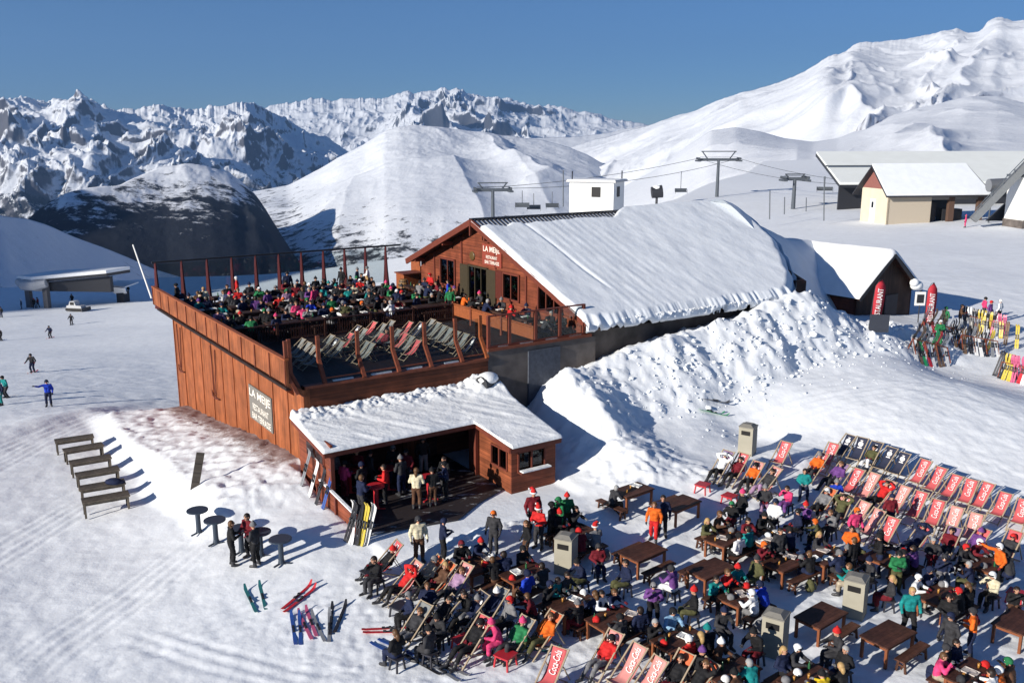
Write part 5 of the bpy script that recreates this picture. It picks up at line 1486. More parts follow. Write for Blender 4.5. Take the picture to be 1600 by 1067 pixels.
# u, v of the table top; phrase; benches; sitters (side, along, pose, jacket, trousers, hat)
A_ = None
TABLES = [
    (988, 764, 'with one hunched sitter at its far end', '', [(0, -1.2, 'hunch', 'charcoal', 'black', ('hair', 'grey'))]),
    (1062, 785, 'standing bare in front of the red stools', 'L', []),
    (1005, 861, 'bare, in the middle of trampled snow', 'LR', []),
    (1110, 889, 'bare, left of the person in scarlet', 'L', []),
    (752, 880, 'behind the orange backed deckchairs', 'LR', [(-1, .4, 'hunch', 'navy', 'black', ('beanie', 'red')), (-1, -.35, 'sit', 'black', 'charcoal', ('helmet', 'maroon'))]),
    (818, 893, 'left of the bin under the green jacket', 'LR', [(-1, .5, 'sit', 'black', 'black', ('helmet', 'black')), (1, .3, 'eat', 'charcoal', 'grey', ('hair', 'dark'))]),
    (893, 940, 'crowded with dark jackets and a red bottle', 'LR', [(-1, .45, 'sit', 'charcoal', 'black', ('hair', 'dark')), (-1, -.4, 'eat', 'black', 'black', ('helmet', 'navy')), (1, .4, 'sit', 'navy', 'black', ('long', 'brown')), (1, -.4, 'sit', 'black', 'maroon', ('beanie', 'grey'))]),
    (958, 962, 'beside the person in a white top', 'LR', [(-1, .1, 'sit', 'white', 'black', ('long', 'dark')), (1, .4, 'back', 'navy', 'charcoal', ('hair', 'dark')), (1, -.35, 'sit', 'charcoal', 'black', ('helmet', 'black'))]),
    (1062, 998, 'beside the person in scarlet from behind', 'LR', [(-1, .4, 'sit', 'pale blue', 'white', ('helmet', 'black')), (-1, -.4, 'eat', 'black', 'black', ('hair', 'grey')), (1, .45, 'sit', 'black', 'charcoal', ('beanie', 'teal')), (1, -.45, 'upright', 'red', 'black', ('helmet', 'white'))]),
    (1158, 928, 'between the scarlet and royal blue jackets', 'LR', [(-1, .1, 'eat', 'red', 'black', ('hair', 'brown')), (-1, .75, 'sit', 'teal', 'navy', ('beanie', 'red')), (1, .3, 'hunch', 'blue', 'navy', ('helmet', 'navy')), (1, -.35, 'eat', 'white', 'grey', ('helmet', 'white'))]),
    (1135, 838, 'heaped with pale trays near the deckchairs', 'LR', [(-1, .45, 'sit', 'brown', 'black', ('hair', 'brown')), (1, .4, 'sit', 'teal', 'black', ('hair', 'dark')), (1, -.4, 'back', 'white', 'black', ('helmet', 'black')), (-1, -.3, 'sit', 'olive', 'brown', ('long', 'fair'))]),
    (1200, 838, 'ringed by dark jackets behind the orange legs', 'LR', [(-1, .45, 'hunch', 'black', 'black', ('beanie', 'black')), (1, .4, 'eat', 'navy', 'black', ('helmet', 'black')), (1, -.4, 'sit', 'charcoal', 'black', ('hair', 'dark')), (-1, -.35, 'sit', 'maroon', 'black', ('long', 'dark'))]),
    (1228, 876, 'with sunlit orange legs by a maroon jacket', 'LR', [(-1, .4, 'sit', 'black', 'olive', ('hair', 'dark')), (-1, -.45, 'eat', 'maroon', 'black', ('helmet', 'orange')), (1, .4, 'sit', 'black', 'navy', ('hair', 'brown'))]),
    (1292, 868, 'behind the bin with a shadow on it', 'LR', [(-1, .45, 'sit', 'charcoal', 'navy', ('long', 'fair')), (1, .4, 'hunch', 'black', 'charcoal', ('beanie', 'grey')), (1, -.3, 'sit', 'navy', 'charcoal', ('helmet', 'grey'))]),
    (1283, 958, 'dark and bare between the two front bins', 'R', []),
    (1388, 990, 'bare, with bright orange near legs', 'R', []),
    (1470, 928, 'beside the person in white with white helmet', 'LR', [(-1, -.3, 'sit', 'white', 'beige', ('helmet', 'white')), (-1, .45, 'eat', 'navy', 'black', ('helmet', 'navy')), (1, .4, 'sit', 'black', 'black', ('long', 'brown')), (1, -.2, 'eat', 'black', 'charcoal', ('helmet', 'red'))]),
    (1590, 968, 'cut by the right edge of the photo', 'R', []),
    (1520, 1052, 'next to the green helmet in the corner', 'LR', [(1, .65, 'eat', 'brown', 'black', ('helmet', 'green')), (1, -.45, 'sit', 'white', 'navy', ('hair', 'dark')), (-1, .5, 'upright', 'navy', 'navy', ('hair', 'dark'))]),
    (1142, 1046, 'with bottles, beside the turquoise jacket', 'LR', [(1, .05, 'hunch', 'teal', 'navy', ('hair', 'grey')), (-1, .3, 'sit', 'brown', 'black', ('beanie', 'white'))]),
    (1262, 1058, 'at the bottom edge beside a yellow jacket', 'LR', [(-1, .5, 'sit', 'charcoal', 'beige', ('helmet', 'white')), (1, .55, 'eat', 'black', 'black', ('long', 'fair')), (1, -.25, 'hunch', 'yellow', 'black', ('beanie', 'black'))]),
    (1392, 868, 'by two standing dark figures', 'LR', [(-1, .4, 'sit', 'black', 'grey', ('beanie', 'black')), (1, .3, 'sit', 'purple', 'black', ('hair', 'dark')), (1, -.4, 'eat', 'charcoal', 'charcoal', ('helmet', 'black'))]),
    (900, 832, 'below the people in red pointed hats', 'LR', [(1, .35, 'sit', 'grey', 'grey', ('santa', 'red')), (-1, -.3, 'sit', 'black', 'black', ('beanie', 'red')), (1, -.4, 'hunch', 'maroon', 'charcoal', ('helmet', 'red'))]),
    (1545, 878, 'behind the orange jacket at right', 'L', [(-1, .4, 'hunch', 'maroon', 'black', ('helmet', 'white')), (-1, -.4, 'sit', 'charcoal', 'black', ('helmet', 'red'))]),
]
TL_ = []
for (u, v, ph, bn, sit) in TABLES:
    c = at(u, v, .75)
    rz = RT + rnd.uniform(-.05, .05)
    place(TABLE0, c, rz, 'brown wooden table ' + ph, 'table', GT)
    TL_.append((c, rz))
    for s, w_ in ((-1, 'left'), (1, 'right')):
        used = any(q[0] == s for q in sit)
        if ('L' if s < 0 else 'R') in bn or used:
            place(BENCH0, loc_on(c, rz, s * .80, rnd.uniform(-.1, .1)), rz + rnd.uniform(-.06, .06), f'bench on the {w_} of the table ' + ph, 'bench', GB)
    for (s, y, pose, j, t, h) in sit:
        if s == 0:
            place(BENCH0, loc_on(c, rz, 0, y), rz + PI / 2, 'short bench at the end of the table ' + ph, 'bench', GB)
            auto_person('snow', 'alone at a table', pose, loc_on(c, rz, 0, y), rz, j, t, h, GP_)
        else:
            auto_person('snow', 'at a snow table', pose, loc_on(c, rz, s * .80, y), rz + s * PI / 2 + rnd.uniform(-.25, .25), j, t, h, GP_)
    if len(sit) > 1:
        for s in (-1, 1):
            for y in (-.5, .02, .52):
                if all(abs(y - q[1]) > .42 for q in sit if q[0] == s) and rnd.random() < .62:
                    sit = sit + [(s, y)]
                    auto_person('snow', 'at a snow table', rnd.choice(['sit', 'eat', 'hunch', 'back', 'sit']), loc_on(c, rz, s * .80, y), rz + s * PI / 2 + rnd.uniform(-.35, .35), group=GP_)
    # things on the tables
    nt_ = 0 if not sit else rnd.choice([2, 3, 3, 4])
    for k in range(nt_):
        kind = rnd.choice(['bottle', 'glass', 'glass', 'tray', 'tray'])
        p_ = loc_on(c, rz, rnd.uniform(-.32, .32), (k - (nt_ - 1) / 2) * .42); p_.z = c.z + .752
        mt = {'bottle': m_bot, 'glass': m_beer, 'tray': rnd.choice([m_tray, m_paper])}[kind]
        lab = {'bottle': 'green bottle on the table ', 'glass': 'glass of amber drink on the table ', 'tray': ('pinkish' if mt is m_tray else 'white') + ' food tray on the table '}[kind] + ph
        small(kind, p_, rz + rnd.uniform(-.4, .4), mt, lab, {'bottle': 'bottle', 'glass': 'glass', 'tray': 'tray'}[kind], lab.split(' on ')[0] + 's sharing one table')
    if len(sit) > 1:
        used_c = []
        for k in range(rnd.choice([1, 2, 2])):
            c_ = rnd.choice([q for q in ['white', 'black', 'grey', 'charcoal', 'white', 'red'] if q not in used_c]); used_c.append(c_)
            p_ = loc_on(c, rz, rnd.uniform(-.3, .3), rnd.choice([-.62, .62, 0]) + rnd.uniform(-.08, .08)); p_.z = c.z + .752
            loose_helmet(p_, rnd.uniform(0, 6), c_, f'{c_} ski helmet lying on the table ' + ph)
        c_ = rnd.choice(['black', 'navy', 'maroon', 'grey', 'olive'])
        p_ = loc_on(c, rz, rnd.choice([-1, 1]) * 1.15, rnd.uniform(-.7, .7)); backpack(p_, rnd.uniform(0, 6), c_, f'{c_} backpack on the snow by the table ' + ph)
# standing people
ST = [(692, 877, 'hold', R(-70), 'navy', 'black', ('helmet', 'navy'), 'standing by teal gloves'), (1034, 838, 'stand', R(170), 'navy', 'black', ('hair', 'dark'), 'behind the orange stripes'), (1021, 846, 'walk', R(160), 'orange', 'red', ('hair', 'brown'), 'walking between bare tables'),
      (833, 838, 'stand', R(200), 'maroon', 'black', ('santa', 'red'), 'standing arms down'), (842, 856, 'hold', R(150), 'red', 'charcoal', ('santa', 'red'), 'standing before another'), (874, 842, 'hold', R(120), 'green', 'green', ('helmet', 'green'), 'standing behind a bin'), (885, 832, 'stand', R(190), 'green', 'olive', ('beanie', 'red'), 'standing arms down'), (862, 850, 'stand', R(60), 'black', 'black', ('helmet', 'charcoal' if False else 'black'), 'standing in the group'),
      (1556, 915, 'raise', R(100), 'orange', 'black', ('helmet', 'white'), 'standing at right edge'), (1330, 905, 'stand', R(30), 'black', 'charcoal', ('hair', 'brown'), 'standing by a bin'), (1372, 900, 'hold', R(80), 'black', 'navy', ('helmet', 'black'), 'standing by a bin'),
      (1215, 890, 'stand', R(200), 'charcoal', 'charcoal', ('hair', 'dark'), 'standing amid the tables')]
for (u, v, pose, rz, j, t, h, wd) in ST:
    auto_person('snow', wd, pose, at(u, v), rz, j, t, h, GP_)
# bins
for (u, v, lb) in ((1167, 708, 'tall beige square bin standing alone on open snow'), (884, 893, 'beige square bin between crowded tables below the red pointed hats'), (1334, 962, 'beige square bin with a person\'s shadow on its face'), (1209, 1020, 'beige square bin behind the turquoise jacket')):
    place(BIN0, at(u, v), R(-24) if u < 1000 else R(-33), lb, 'bin', 'beige bins')

# ------------------------------------------------------------------ deckchairs on the snow
def dlab(c, i, row): return f'{c} deckchair, {ORD[i]} from the left in the {row}'
ORD = ['first', 'second', 'third', 'fourth', 'fifth', 'sixth', 'seventh', 'eighth', 'ninth', 'tenth', 'eleventh', 'twelfth']
ROWS = [
    ('rearmost navy row', [(1322, 693, 'navy'), (1343, 699, 'navy'), (1365, 706, 'navy'), (1387, 713, 'navy'), (1408, 720, 'navy')]),
    ('back row of red chairs at right', [(1440, 735, 'red'), (1464, 744, 'red'), (1489, 754, 'red'), (1514, 763, 'red'), (1537, 771, 'red'), (1566, 784, 'red'), (1597, 795, 'red')]),
    ('middle row of red chairs at right', [(1335, 748, 'red'), (1359, 757, 'faded red'), (1384, 765, 'faded red'), (1408, 774, 'faded red'), (1434, 786, 'red'), (1462, 797, 'red'), (1490, 808, 'faded red'), (1522, 818, 'faded red')]),
    ('front row of red chairs at right', [(1291, 778, 'orange'), (1318, 788, 'faded red'), (1344, 801, 'faded red'), (1366, 814, 'faded red'), (1389, 825, 'red')]),
    ('loose cluster near the lone bin', [(1132, 722, 'purple'), (1156, 727, 'red'), (1180, 736, 'faded red'), (1205, 748, 'faded red'), (1224, 703, 'red'), (1280, 722, 'red'), (1298, 706, 'red'), (1312, 736, 'purple')]),
    ('sparse dark red row further down', [(1440, 836, 'plain red'), (1486, 842, 'purple'), (1530, 842, 'plain red'), (1580, 850, 'plain red')]),
    ('bottom row in front of the tables', [(866, 1036, 'red'), (953, 1010, 'faded red'), (987, 1036, 'faded red'), (1022, 1048, 'faded red'), (1062, 1046, 'orange'), (1100, 1054, 'orange')]),
    ('group of chairs at lower left', [(612, 868, 'red'), (641, 902, 'faded red'), (676, 890, 'orange'), (694, 897, 'orange'), (720, 906, 'faded red'), (748, 990, 'red'), (858, 978, 'orange'), (655, 968, 'grey'), (775, 940, 'grey'), (815, 985, 'grey'), (700, 950, 'navy'), (745, 948, 'navy')]),
]
CHAIRS = {}
OCCK = {(612, 868), (641, 902), (676, 890), (694, 897), (720, 906), (748, 990), (858, 978), (1132, 722), (1156, 727)}
for row, lst in ROWS:
    order = sorted(range(len(lst)), key=lambda i: lst[i][0])
    for rank, i in enumerate(order):
        u, v, c = lst[i]
        p = at(u, v, .72)
        rz = FACE_SUN + rnd.uniform(-.16, .16)
        if row.startswith('bottom') and u < 900: rz = FACE_SUN + .35
        off = Vector((-math.sin(rz), math.cos(rz), 0)) * .33      # canvas centre is behind the origin
        q = p + off; q.z = G(q.x, q.y)
        ch_ = place(DC[c], q, rz, dlab('red' if c == 'plain red' else c, rank, row), 'deckchair', 'deckchairs: ' + row)
        if (u, v) not in OCCK: ch_.scale = (1, rnd.uniform(.94, 1.08), rnd.uniform(.90, 1.05))
        CHAIRS[(u, v)] = (q, rz)
OCC = [((612, 868), 'black', 'black', ('beanie', 'red')), ((641, 902), 'red', 'black', ('helmet', 'red')), ((676, 890), 'beige', 'black', ('helmet', 'grey')), ((694, 897), 'brown', 'black', ('long', 'fair')), ((720, 906), 'mauve', 'charcoal', ('hair', 'brown')),
       ((748, 990), 'black', 'black', ('helmet', 'black')), ((858, 978), 'orange', 'olive', ('long', 'brown')), ((655, 968), 'charcoal', 'grey', ('hair', 'brown')), ((775, 940), 'navy', 'navy', ('beanie', 'white')), ((815, 985), 'green', 'charcoal', ('beanie', 'pink')), ((700, 950), 'black', 'maroon', ('hair', 'dark')), ((745, 948), 'navy', 'black', ('beanie', 'grey')),
       ((1132, 722), 'white', 'black', ('helmet', 'white')), ((1156, 727), 'maroon', 'black', ('hair', 'dark')), ((1180, 736), 'orange', 'black', ('helmet', 'black')), ((1205, 748), 'charcoal', 'mauve', ('hair', 'dark')), ((1280, 722), 'orange', 'charcoal', ('beanie', 'grey')), ((1312, 736), 'purple', 'charcoal', ('hair', 'brown')),
       ((1365, 706), 'olive', 'white', ('hair', 'dark')), ((1384, 765), 'red', 'black', ('hair', 'dark')), ((1291, 778), 'grey', 'black', ('helmet', 'white')), ((1318, 788), 'olive', 'charcoal', ('long', 'dark')), ((1440, 836), 'navy', 'navy', ('helmet', 'navy')), ((1486, 842), 'maroon', 'charcoal', ('hair', 'dark')), ((1530, 842), 'purple', 'black', ('beanie', 'purple')), ((1580, 850), 'charcoal', 'navy', ('helmet', 'red')),
       ((953, 1010), 'red', 'grey', ('helmet', 'black')), ((1062, 1046), 'black', 'maroon', ('long', 'dark')), ((1100, 1054), 'black', 'beige', ('hair', 'brown'))]
for key, j, t, h in OCC:
    q, rz = CHAIRS[key]
    auto_person('snow', 'lying in a deckchair', rnd.choice(['lounge', 'lounge_bent', 'lounge', 'lounge_arms']), q, rz + rnd.uniform(-.08, .08), j, t, h, 'people in deckchairs on the snow')
# people sitting among the deckchairs, on the snow side
SIT2 = [(1232, 772, 'pink', 'purple', ('hair', 'dark')), (1257, 748, 'teal', 'navy', ('hair', 'dark')), (1195, 775, 'charcoal', 'mauve', ('beanie', 'grey')), (1262, 800, 'purple', 'black', ('beanie', 'red')), (1300, 812, 'grey', 'charcoal', ('hair', 'brown')), (1245, 812, 'navy', 'black', ('helmet', 'black')), (1210, 800, 'white', 'black', ('helmet', 'navy')),
        (780, 985, 'pink', 'pink', ('beanie', 'pink')), (590, 888, 'black', 'charcoal', ('hair', 'dark')), (640, 945, 'navy', 'black', ('helmet', 'grey')), (690, 972, 'charcoal', 'black', ('beanie', 'black')), (730, 940, 'black', 'grey', ('long', 'dark')), (795, 955, 'grey', 'black', ('helmet', 'red')), (835, 945, 'maroon', 'black', ('hair', 'brown')), (668, 930, 'navy', 'charcoal', ('hair', 'brown'))]
STOOL = make_lowtable('low_stool', m_pldark, .38, .44)
for i, (u, v, j, t, h) in enumerate(SIT2):
    p = at(u, v, .85)
    rz = FACE_SUN + rnd.uniform(-1.1, 1.1)
    place(STOOL, p, rz, f'dark low stool under the person in {j} jacket and {t} trousers with {hat_words(h)}', 'stool', 'dark stools')
    auto_person('snow', 'on a low stool', rnd.choice(['upright', 'hunch', 'back', 'eat']), p, rz, j, t, h, 'people among the deckchairs')
for (u, v, pr, lb) in ((578, 893, LOWD, 'low dark table at the far left of the deckchairs'), (625, 946, LOWD, 'low dark table below the person with a grey helmet'), (1098, 756, LOWR, 'low red table left of the purple deckchair'), (1140, 774, LOWR, 'low red table in front of the orange jacket'), (722, 998, LOWR, 'low red table by the lowest red deckchair'), (790, 1022, LOWR, 'low red table alone at the bottom, casting a long shadow'), (1588, 925, LOWR, 'low red table at the right edge behind the bare table')):
    place(pr, at(u, v, .4), RT + rnd.uniform(-.3, .3), lb, 'low table', 'low plastic tables')

# fill the gaps in the crowd
BUSY = [(c[0], c[1], 1.35) for c, _ in TL_] + [(q[0], q[1], .95) for q, _ in CHAIRS.values()] + [(o.location.x, o.location.y, .62) for o in bpy.data.objects if o.name.startswith('person') and o.parent is None and o.location.z < 3] + [(o.location.x, o.location.y, .8) for o in bpy.data.objects if o.name.startswith(('square_bin', 'low_plastic_table'))]
def free_spot(us, vs, r_=.45):
    for _ in range(60):
        u, v = rnd.uniform(*us), rnd.uniform(*vs)
        p = at(u, v, .8)
        if all(math.hypot(p.x - a, p.y - b) > r + r_ * .5 for a, b, r in BUSY):
            BUSY.append((p.x, p.y, .62)); return p
    return None
for (us, vs, n, pose) in (((600, 860), (870, 1010), 14, 'sit'), ((860, 1130), (820, 990), 9, 'sit'), ((1130, 1330), (760, 900), 16, 'sit'), ((1330, 1590), (840, 940), 15, 'sit'), ((930, 1330), (1000, 1060), 7, 'sit'), ((1140, 1420), (800, 900), 7, 'stand'), ((1400, 1590), (840, 1000), 5, 'stand'), ((650, 950), (830, 960), 4, 'stand')):
    for k in range(n):
        p = free_spot(us, vs)
        if p is None: continue
        rz = FACE_SUN + rnd.uniform(-1.4, 1.4)
        j, t, h = combo('snow')
        if pose == 'sit':
            place(STOOL, p, rz, f'dark low stool under the person in {j} jacket and {t} trousers with {hat_words(h)}', 'stool', 'dark stools')
            lab = f'person in {j} jacket, {t} trousers and {hat_words(h)}, on a low stool'
            person(rnd.choice(['upright', 'hunch', 'back', 'eat', 'sit']), p, rz, j, t, h, lab, 'people among the deckchairs', rnd.uniform(.94, 1.04))
        else:
            lab = f'person in {j} jacket, {t} trousers and {hat_words(h)}, standing in the crowd'
            person(rnd.choice(['stand', 'hold', 'walk']), p, rz, j, t, h, lab, GP_, rnd.uniform(.94, 1.04))
# ------------------------------------------------------------------ bar, left side, pistes
GBAR = 'people around the lean to bar'
HT0 = None
def make_high(mat, r=.36, H=1.08, round_=True):
    t = empty('high_table')
    m = MB(); m.lathe([(r, H - .05), (r, H), (r - .01, H + .005), (.001, H + .006)] if round_ else [(r, H - .05), (r, H)], n=18); m.build('tabletop', mat, t)
    m = MB(); m.lathe([(.13, .05), (.10, .2), (.10, H - .2), (.14, H - .05)], n=12); m.build('stem', mat, t)
    m = MB()
    for k in range(3): m.beam((0, 0, .05), (math.cos(k * 2.09) * .38, math.sin(k * 2.09) * .38, .03), .06, .05)
    m.build('foot', mat, t)
    return t
m_blueg = flat('slate_round_table', (.03, .045, .07), .5, .4)
HTD = make_high(m_blueg, .42, 1.0); HTR = make_high(m_plred, .38, 1.05)
for (u, v, lb) in ((311, 832, 'round dark high table furthest left by the dirty bank'), (338, 848, 'round dark high table second from the left'), (378, 862, 'round dark high table behind the person in black'), (408, 868, 'round dark high table between the two standing people'), (440, 880, 'round dark high table nearest the bar fence')):
    place(HTD, at(u, v), 0, lb, 'high table', 'round high tables left of the bar')
auto_person('left', 'by the round tables', 'hold', at(363, 882), R(-60), 'black', 'black', ('hair', 'brown'), GBAR)
auto_person('left', 'by the round tables', 'hold', at(402, 884), R(70), 'charcoal', 'black', ('beanie', 'grey'), GBAR)
auto_person('left', 'leaning on a round table', 'hold', at(392, 870), R(150), 'maroon', 'black', ('hair', 'dark'), GBAR)
def bp(a, b, z=1.08): return Vector(W(a, b, z))
for (a, b, lb) in ((.9, -2.4, 'round red high table under the bar roof beside the fence'), (2.4, -3.0, 'round red high table under the middle of the bar roof'), (3.4, -4.9, 'round red high table beside the cream jacket'), (1.1, -4.6, 'round red high table near the end of the boarded fence')):
    place(HTR, bp(a, b), 0, lb, 'high table', 'round red high tables at the bar')
for (a, b, pose, rz, j, t, h) in ((2.5, -5.5, 'hold', R(-40), 'cream', 'brown', ('long', 'brown')), (4.0, -5.3, 'hold', R(70), 'navy', 'black', ('helmet', 'black')), (4.3, -4.7, 'hold', R(110), 'black', 'charcoal', ('hair', 'dark')), (.4, -3.0, 'hold', R(-70), 'pink', 'maroon', ('helmet', 'black')), (1.5, -2.0, 'hold', R(130), 'maroon', 'black', ('hair', 'dark')),
                                  (3.0, -2.4, 'hold', R(160), 'black', 'navy', ('helmet', 'grey')), (1.9, -2.4, 'stand', R(-90), 'charcoal', 'black', ('beanie', 'black')), (1.0, -3.6, 'hold', R(20), 'black', 'black', ('helmet', 'navy')), (.3, -4.9, 'hold', R(-80), 'navy', 'charcoal', ('hair', 'brown')), (1.7, -4.3, 'hold', R(60), 'red', 'black', ('hair', 'dark')), (2.7, -3.8, 'hold', R(10), 'charcoal', 'navy', ('beanie', 'grey')), (3.3, -3.1, 'stand', R(120), 'maroon', 'charcoal', ('helmet', 'black')), (3.2, -5.6, 'hold', R(-10), 'black', 'brown', ('beanie', 'black')), (.6, -1.6, 'stand', R(200), 'grey', 'black', ('hair', 'dark')), (4.6, -2.2, 'stand', R(170), 'black', 'grey', ('helmet', 'charcoal'))):
    auto_person('bar', 'at the lean to bar', pose, bp(a, b), BROT + rz, j, t, h, GBAR)
# weathered benches standing in a stack of rows
OLDT = make_table('old_table', 1.9, .74, .72, m_old, m_old)
BL = [(116, 685, 'topmost and narrowest'), (130, 698, 'second from the top'), (141, 717, 'third from the top'), (152, 736, 'fourth from the top'), (160, 757, 'under a dark coat, fifth down'), (165, 777, 'lowest of the six')]
for (u, v, lb) in BL:
    place(OLDT, at(u, v, .72), R(-58) + rnd.uniform(-.05, .05), 'weathered grey narrow table in the stacked row, ' + lb, 'table', 'weathered tables beside the dirty bank')
m = MB(); m.sphere((0, 0, .1), .34, 10, 6, sc=(1.2, .7, .5)); m.sphere((.25, .1, .05), .2, 8, 5, sc=(1, .8, .5)); ct = m.build('folded_coat', cloth('navy'), None, True); p_ = at(178, 755, .72); ct.location = p_ + Vector((0, 0, .70)); tag(ct, 'dark blue coat thrown over the fifth weathered table', 'coat')
# board stuck in the snow
m = MB(); m.box((0, 0, .75), (.34, .06, 1.9)); bo = m.build('snow_board', planks('plank_grey', (.10, .085, .07), 'Z', .4, .1)); bo.location = at(303, 762) - Vector((0, 0, .15)); bo.rotation_euler = (R(-8), R(14), R(25)); tag(bo, 'dark weathered board leaning out of the dirty snow bank', 'board')
# walkers and skiers on the piste
GS = 'skiers on the left piste'
for (u, v, pose, rz, j, t, h, wd) in ((77, 635, 'raise', R(200), 'blue', 'navy', ('helmet', 'blue' if False else 'navy'), 'on the near piste'), (52, 584, 'ski', R(190), 'charcoal', 'navy', ('helmet', 'black'), 'on the near piste'), (79, 527, 'ski', R(185), 'navy', 'charcoal', ('helmet', 'black'), 'on the far piste'), (112, 507, 'ski', R(200), 'charcoal', 'charcoal', ('helmet', 'navy'), 'on the far piste'),
                                      (11, 622, 'ski', R(160), 'teal', 'charcoal', ('helmet', 'black'), 'at the left edge'), (2, 632, 'stand', R(150), 'navy', 'teal', ('helmet', 'red'), 'at the left edge'), (3, 497, 'stand', R(170), 'black', 'navy', ('helmet', 'black'), 'far left on the piste'), (2, 531, 'ski', R(170), 'black', 'black', ('helmet', 'grey'), 'far left on the piste'),
                                      (34, 482, 'stand', R(120), 'navy', 'black', ('helmet', 'white'), 'by the left lift station'), (54, 481, 'stand', R(220), 'black', 'black', ('helmet', 'red'), 'by the left lift station'), (60, 480, 'walk', R(90), 'maroon', 'black', ('helmet', 'black'), 'by the left lift station'), (113, 474, 'stand', R(180), 'charcoal', 'black', ('helmet', 'black'), 'by the left lift station'), (201, 461, 'stand', R(60), 'black', 'grey', ('helmet', 'black'), 'by the small booth')):
    auto_person('piste', wd, pose, at(u, v), rz, j, t, h, GS)
    if pose == 'ski':
        p = at(u, v); f_ = Vector((-math.sin(rz), math.cos(rz), 0))
        ski_pair(frame_mat(p - f_ * .8 + Vector((0, 0, .02)), f_ + Vector((0, 0, .0)), (0, 0, 1)), SKC[rnd.choice(['black', 'white', 'red', 'blue'])], f'skis under the skier in {j} jacket and {t} trousers', 'skis worn on the piste', gap=.13)
# skis lying on the snow
def lying(u0, v0, u1, v1, c, lb, gap=.09, splay=.03, up=(0, 0, 1)):
    a = at(u0, v0); b = at(u1, v1); d = (b - a).normalized()
    ski_pair(frame_mat(a + Vector((0, 0, .035)), d, up), SKC[c], lb, 'skis dropped on the snow', gap, splay=splay, skew=rnd.uniform(-.1, .1))
lying(408, 955, 397, 924, 'teal', 'pair of teal skis lying below the round tables', .16, .06)
lying(442, 956, 500, 907, 'red', 'pair of dark red skis lying diagonally below the round tables')
lying(466, 1008, 462, 966, 'blue', 'dark blue skis upright of the row, furthest left of four pairs', .08)
lying(491, 998, 476, 962, 'pink', 'dark skis with pink tails, second of four pairs')
lying(511, 1004, 503, 966, 'grey', 'thin grey skis crossing another pair, third of four', .06, .14)
lying(519, 992, 527, 958, 'black', 'black skis, rightmost of the four pairs lying together', .06, .10)
lying(566, 987, 625, 985, 'red', 'red tailed skis lying flat left of the deckchair group')
lying(585, 1002, 655, 1035, 'blue', 'dark blue skis lying on a slant below the deckchair group', .14, .05)
lying(640, 1022, 700, 1052, 'black', 'black skis lying on a slant beside a pink patch', .12, .05)
lying(668, 1030, 730, 1064, 'navy' if False else 'grey', 'grey skis at the bottom edge below the low red table', .12, .05)
lying(1098, 625, 1148, 631, 'black', 'black skis lying alone on snow below the ploughed bank', .12, .02)
lying(1090, 637, 1122, 645, 'green', 'green skis lying alone on snow below the ploughed bank', .10, .02)
lying(790, 1005, 838, 1012, 'teal', 'teal skis behind the lone low red table')
# skis leaning together at the end of the bar fence
for i, (u, v, c, w_) in enumerate(((548, 850, 'white', 'leftmost'), (556, 852, 'black', 'second'), (563, 853, 'yellow', 'third'), (571, 851, 'white', 'rightmost'), (540, 846, 'black', 'lowest'))):
    p = at(u, v); tgt = Vector((.10 + .05 * i, .28 - .05 * i, 1))
    ski_pair(frame_mat(p, tgt, (-.6, -.8, .2)), SKC[c], f'{c} skis leaning by the fence end, {w_} of the bunch', 'skis leaning at the fence end')
for i, (a, b) in enumerate(((-.95, -1.6), (-.85, -2.2), (-.8, -2.8), (-.75, -3.4))):
    p = Vector(W(a, b, 0)); p.z = G(p.x, p.y)
    ski_pair(frame_mat(p, Vector((.28, .15, 1)), (-.7, -.5, .3)), SKC[['grey', 'white', 'black', 'blue'][i]], f'{["grey", "white", "black", "blue"][i]} skis propped against the outside of the boarded fence', 'skis against the boarded fence')

# ------------------------------------------------------------------ ski racks at right
def rack(u0, v0, u1, v1, n, lb, cols_, words):
    a = at(u0, v0); b = at(u1, v1)
    d = (b - a); L = d.length; d = d / L; nrm = Vector((-d.y, d.x, 0)).normalized()
    t = empty('ski_rack', a, 0, lb, 'ski rack', 'ski racks')
    m = MB(); dz = Vector((0, 0, 1)); m.beam(Vector((0, 0, .95)), (b - a) + dz * .95, .06, .06); t_ = m.build('top_bar', m_posts, t)
    for s in np.linspace(0, 1, 4):
        q = (b - a) * s
        m = MB(); m.beam(q + nrm * .35, q + dz * .95, .05, .05, up=d); m.beam(q - nrm * .35, q + dz * .95, .05, .05, up=d); m.build('trestle', m_posts, t)
    for i in range(n):
        s = (i + .5) / n + rnd.uniform(-.3, .3) / n
        sd_ = 1 if i % 2 else -1
        p = a + d * (L * s) + nrm * (sd_ * rnd.uniform(.38, .5)); p.z = G(p.x, p.y)
        c = rnd.choice(cols_)
        ski_pair(frame_mat(p, -nrm * sd_ * .42 + d * rnd.uniform(-.12, .12) + Vector((0, 0, 1)), nrm * sd_ + Vector((0, 0, .4))), SKC[c], f'{c} skis leaning on the {words}', f'{c} skis on the {words}', gap=.065, splay=rnd.uniform(-.02, .03))
    return t
rack(1424, 552, 1478, 566, 16, 'wooden ski rack nearest the red flag, full of skis', ['black', 'white', 'red', 'green', 'grey', 'brown', 'white', 'black'], 'rack by the red flag')
rack(1440, 528, 1500, 540, 14, 'wooden ski rack behind the one by the red flag', ['black', 'white', 'grey', 'brown', 'red', 'black'], 'second rack from the flag')
rack(1500, 545, 1556, 556, 13, 'wooden ski rack between the flag racks and the nearest rack', ['white', 'grey', 'black', 'yellow', 'black', 'brown'], 'middle rack')
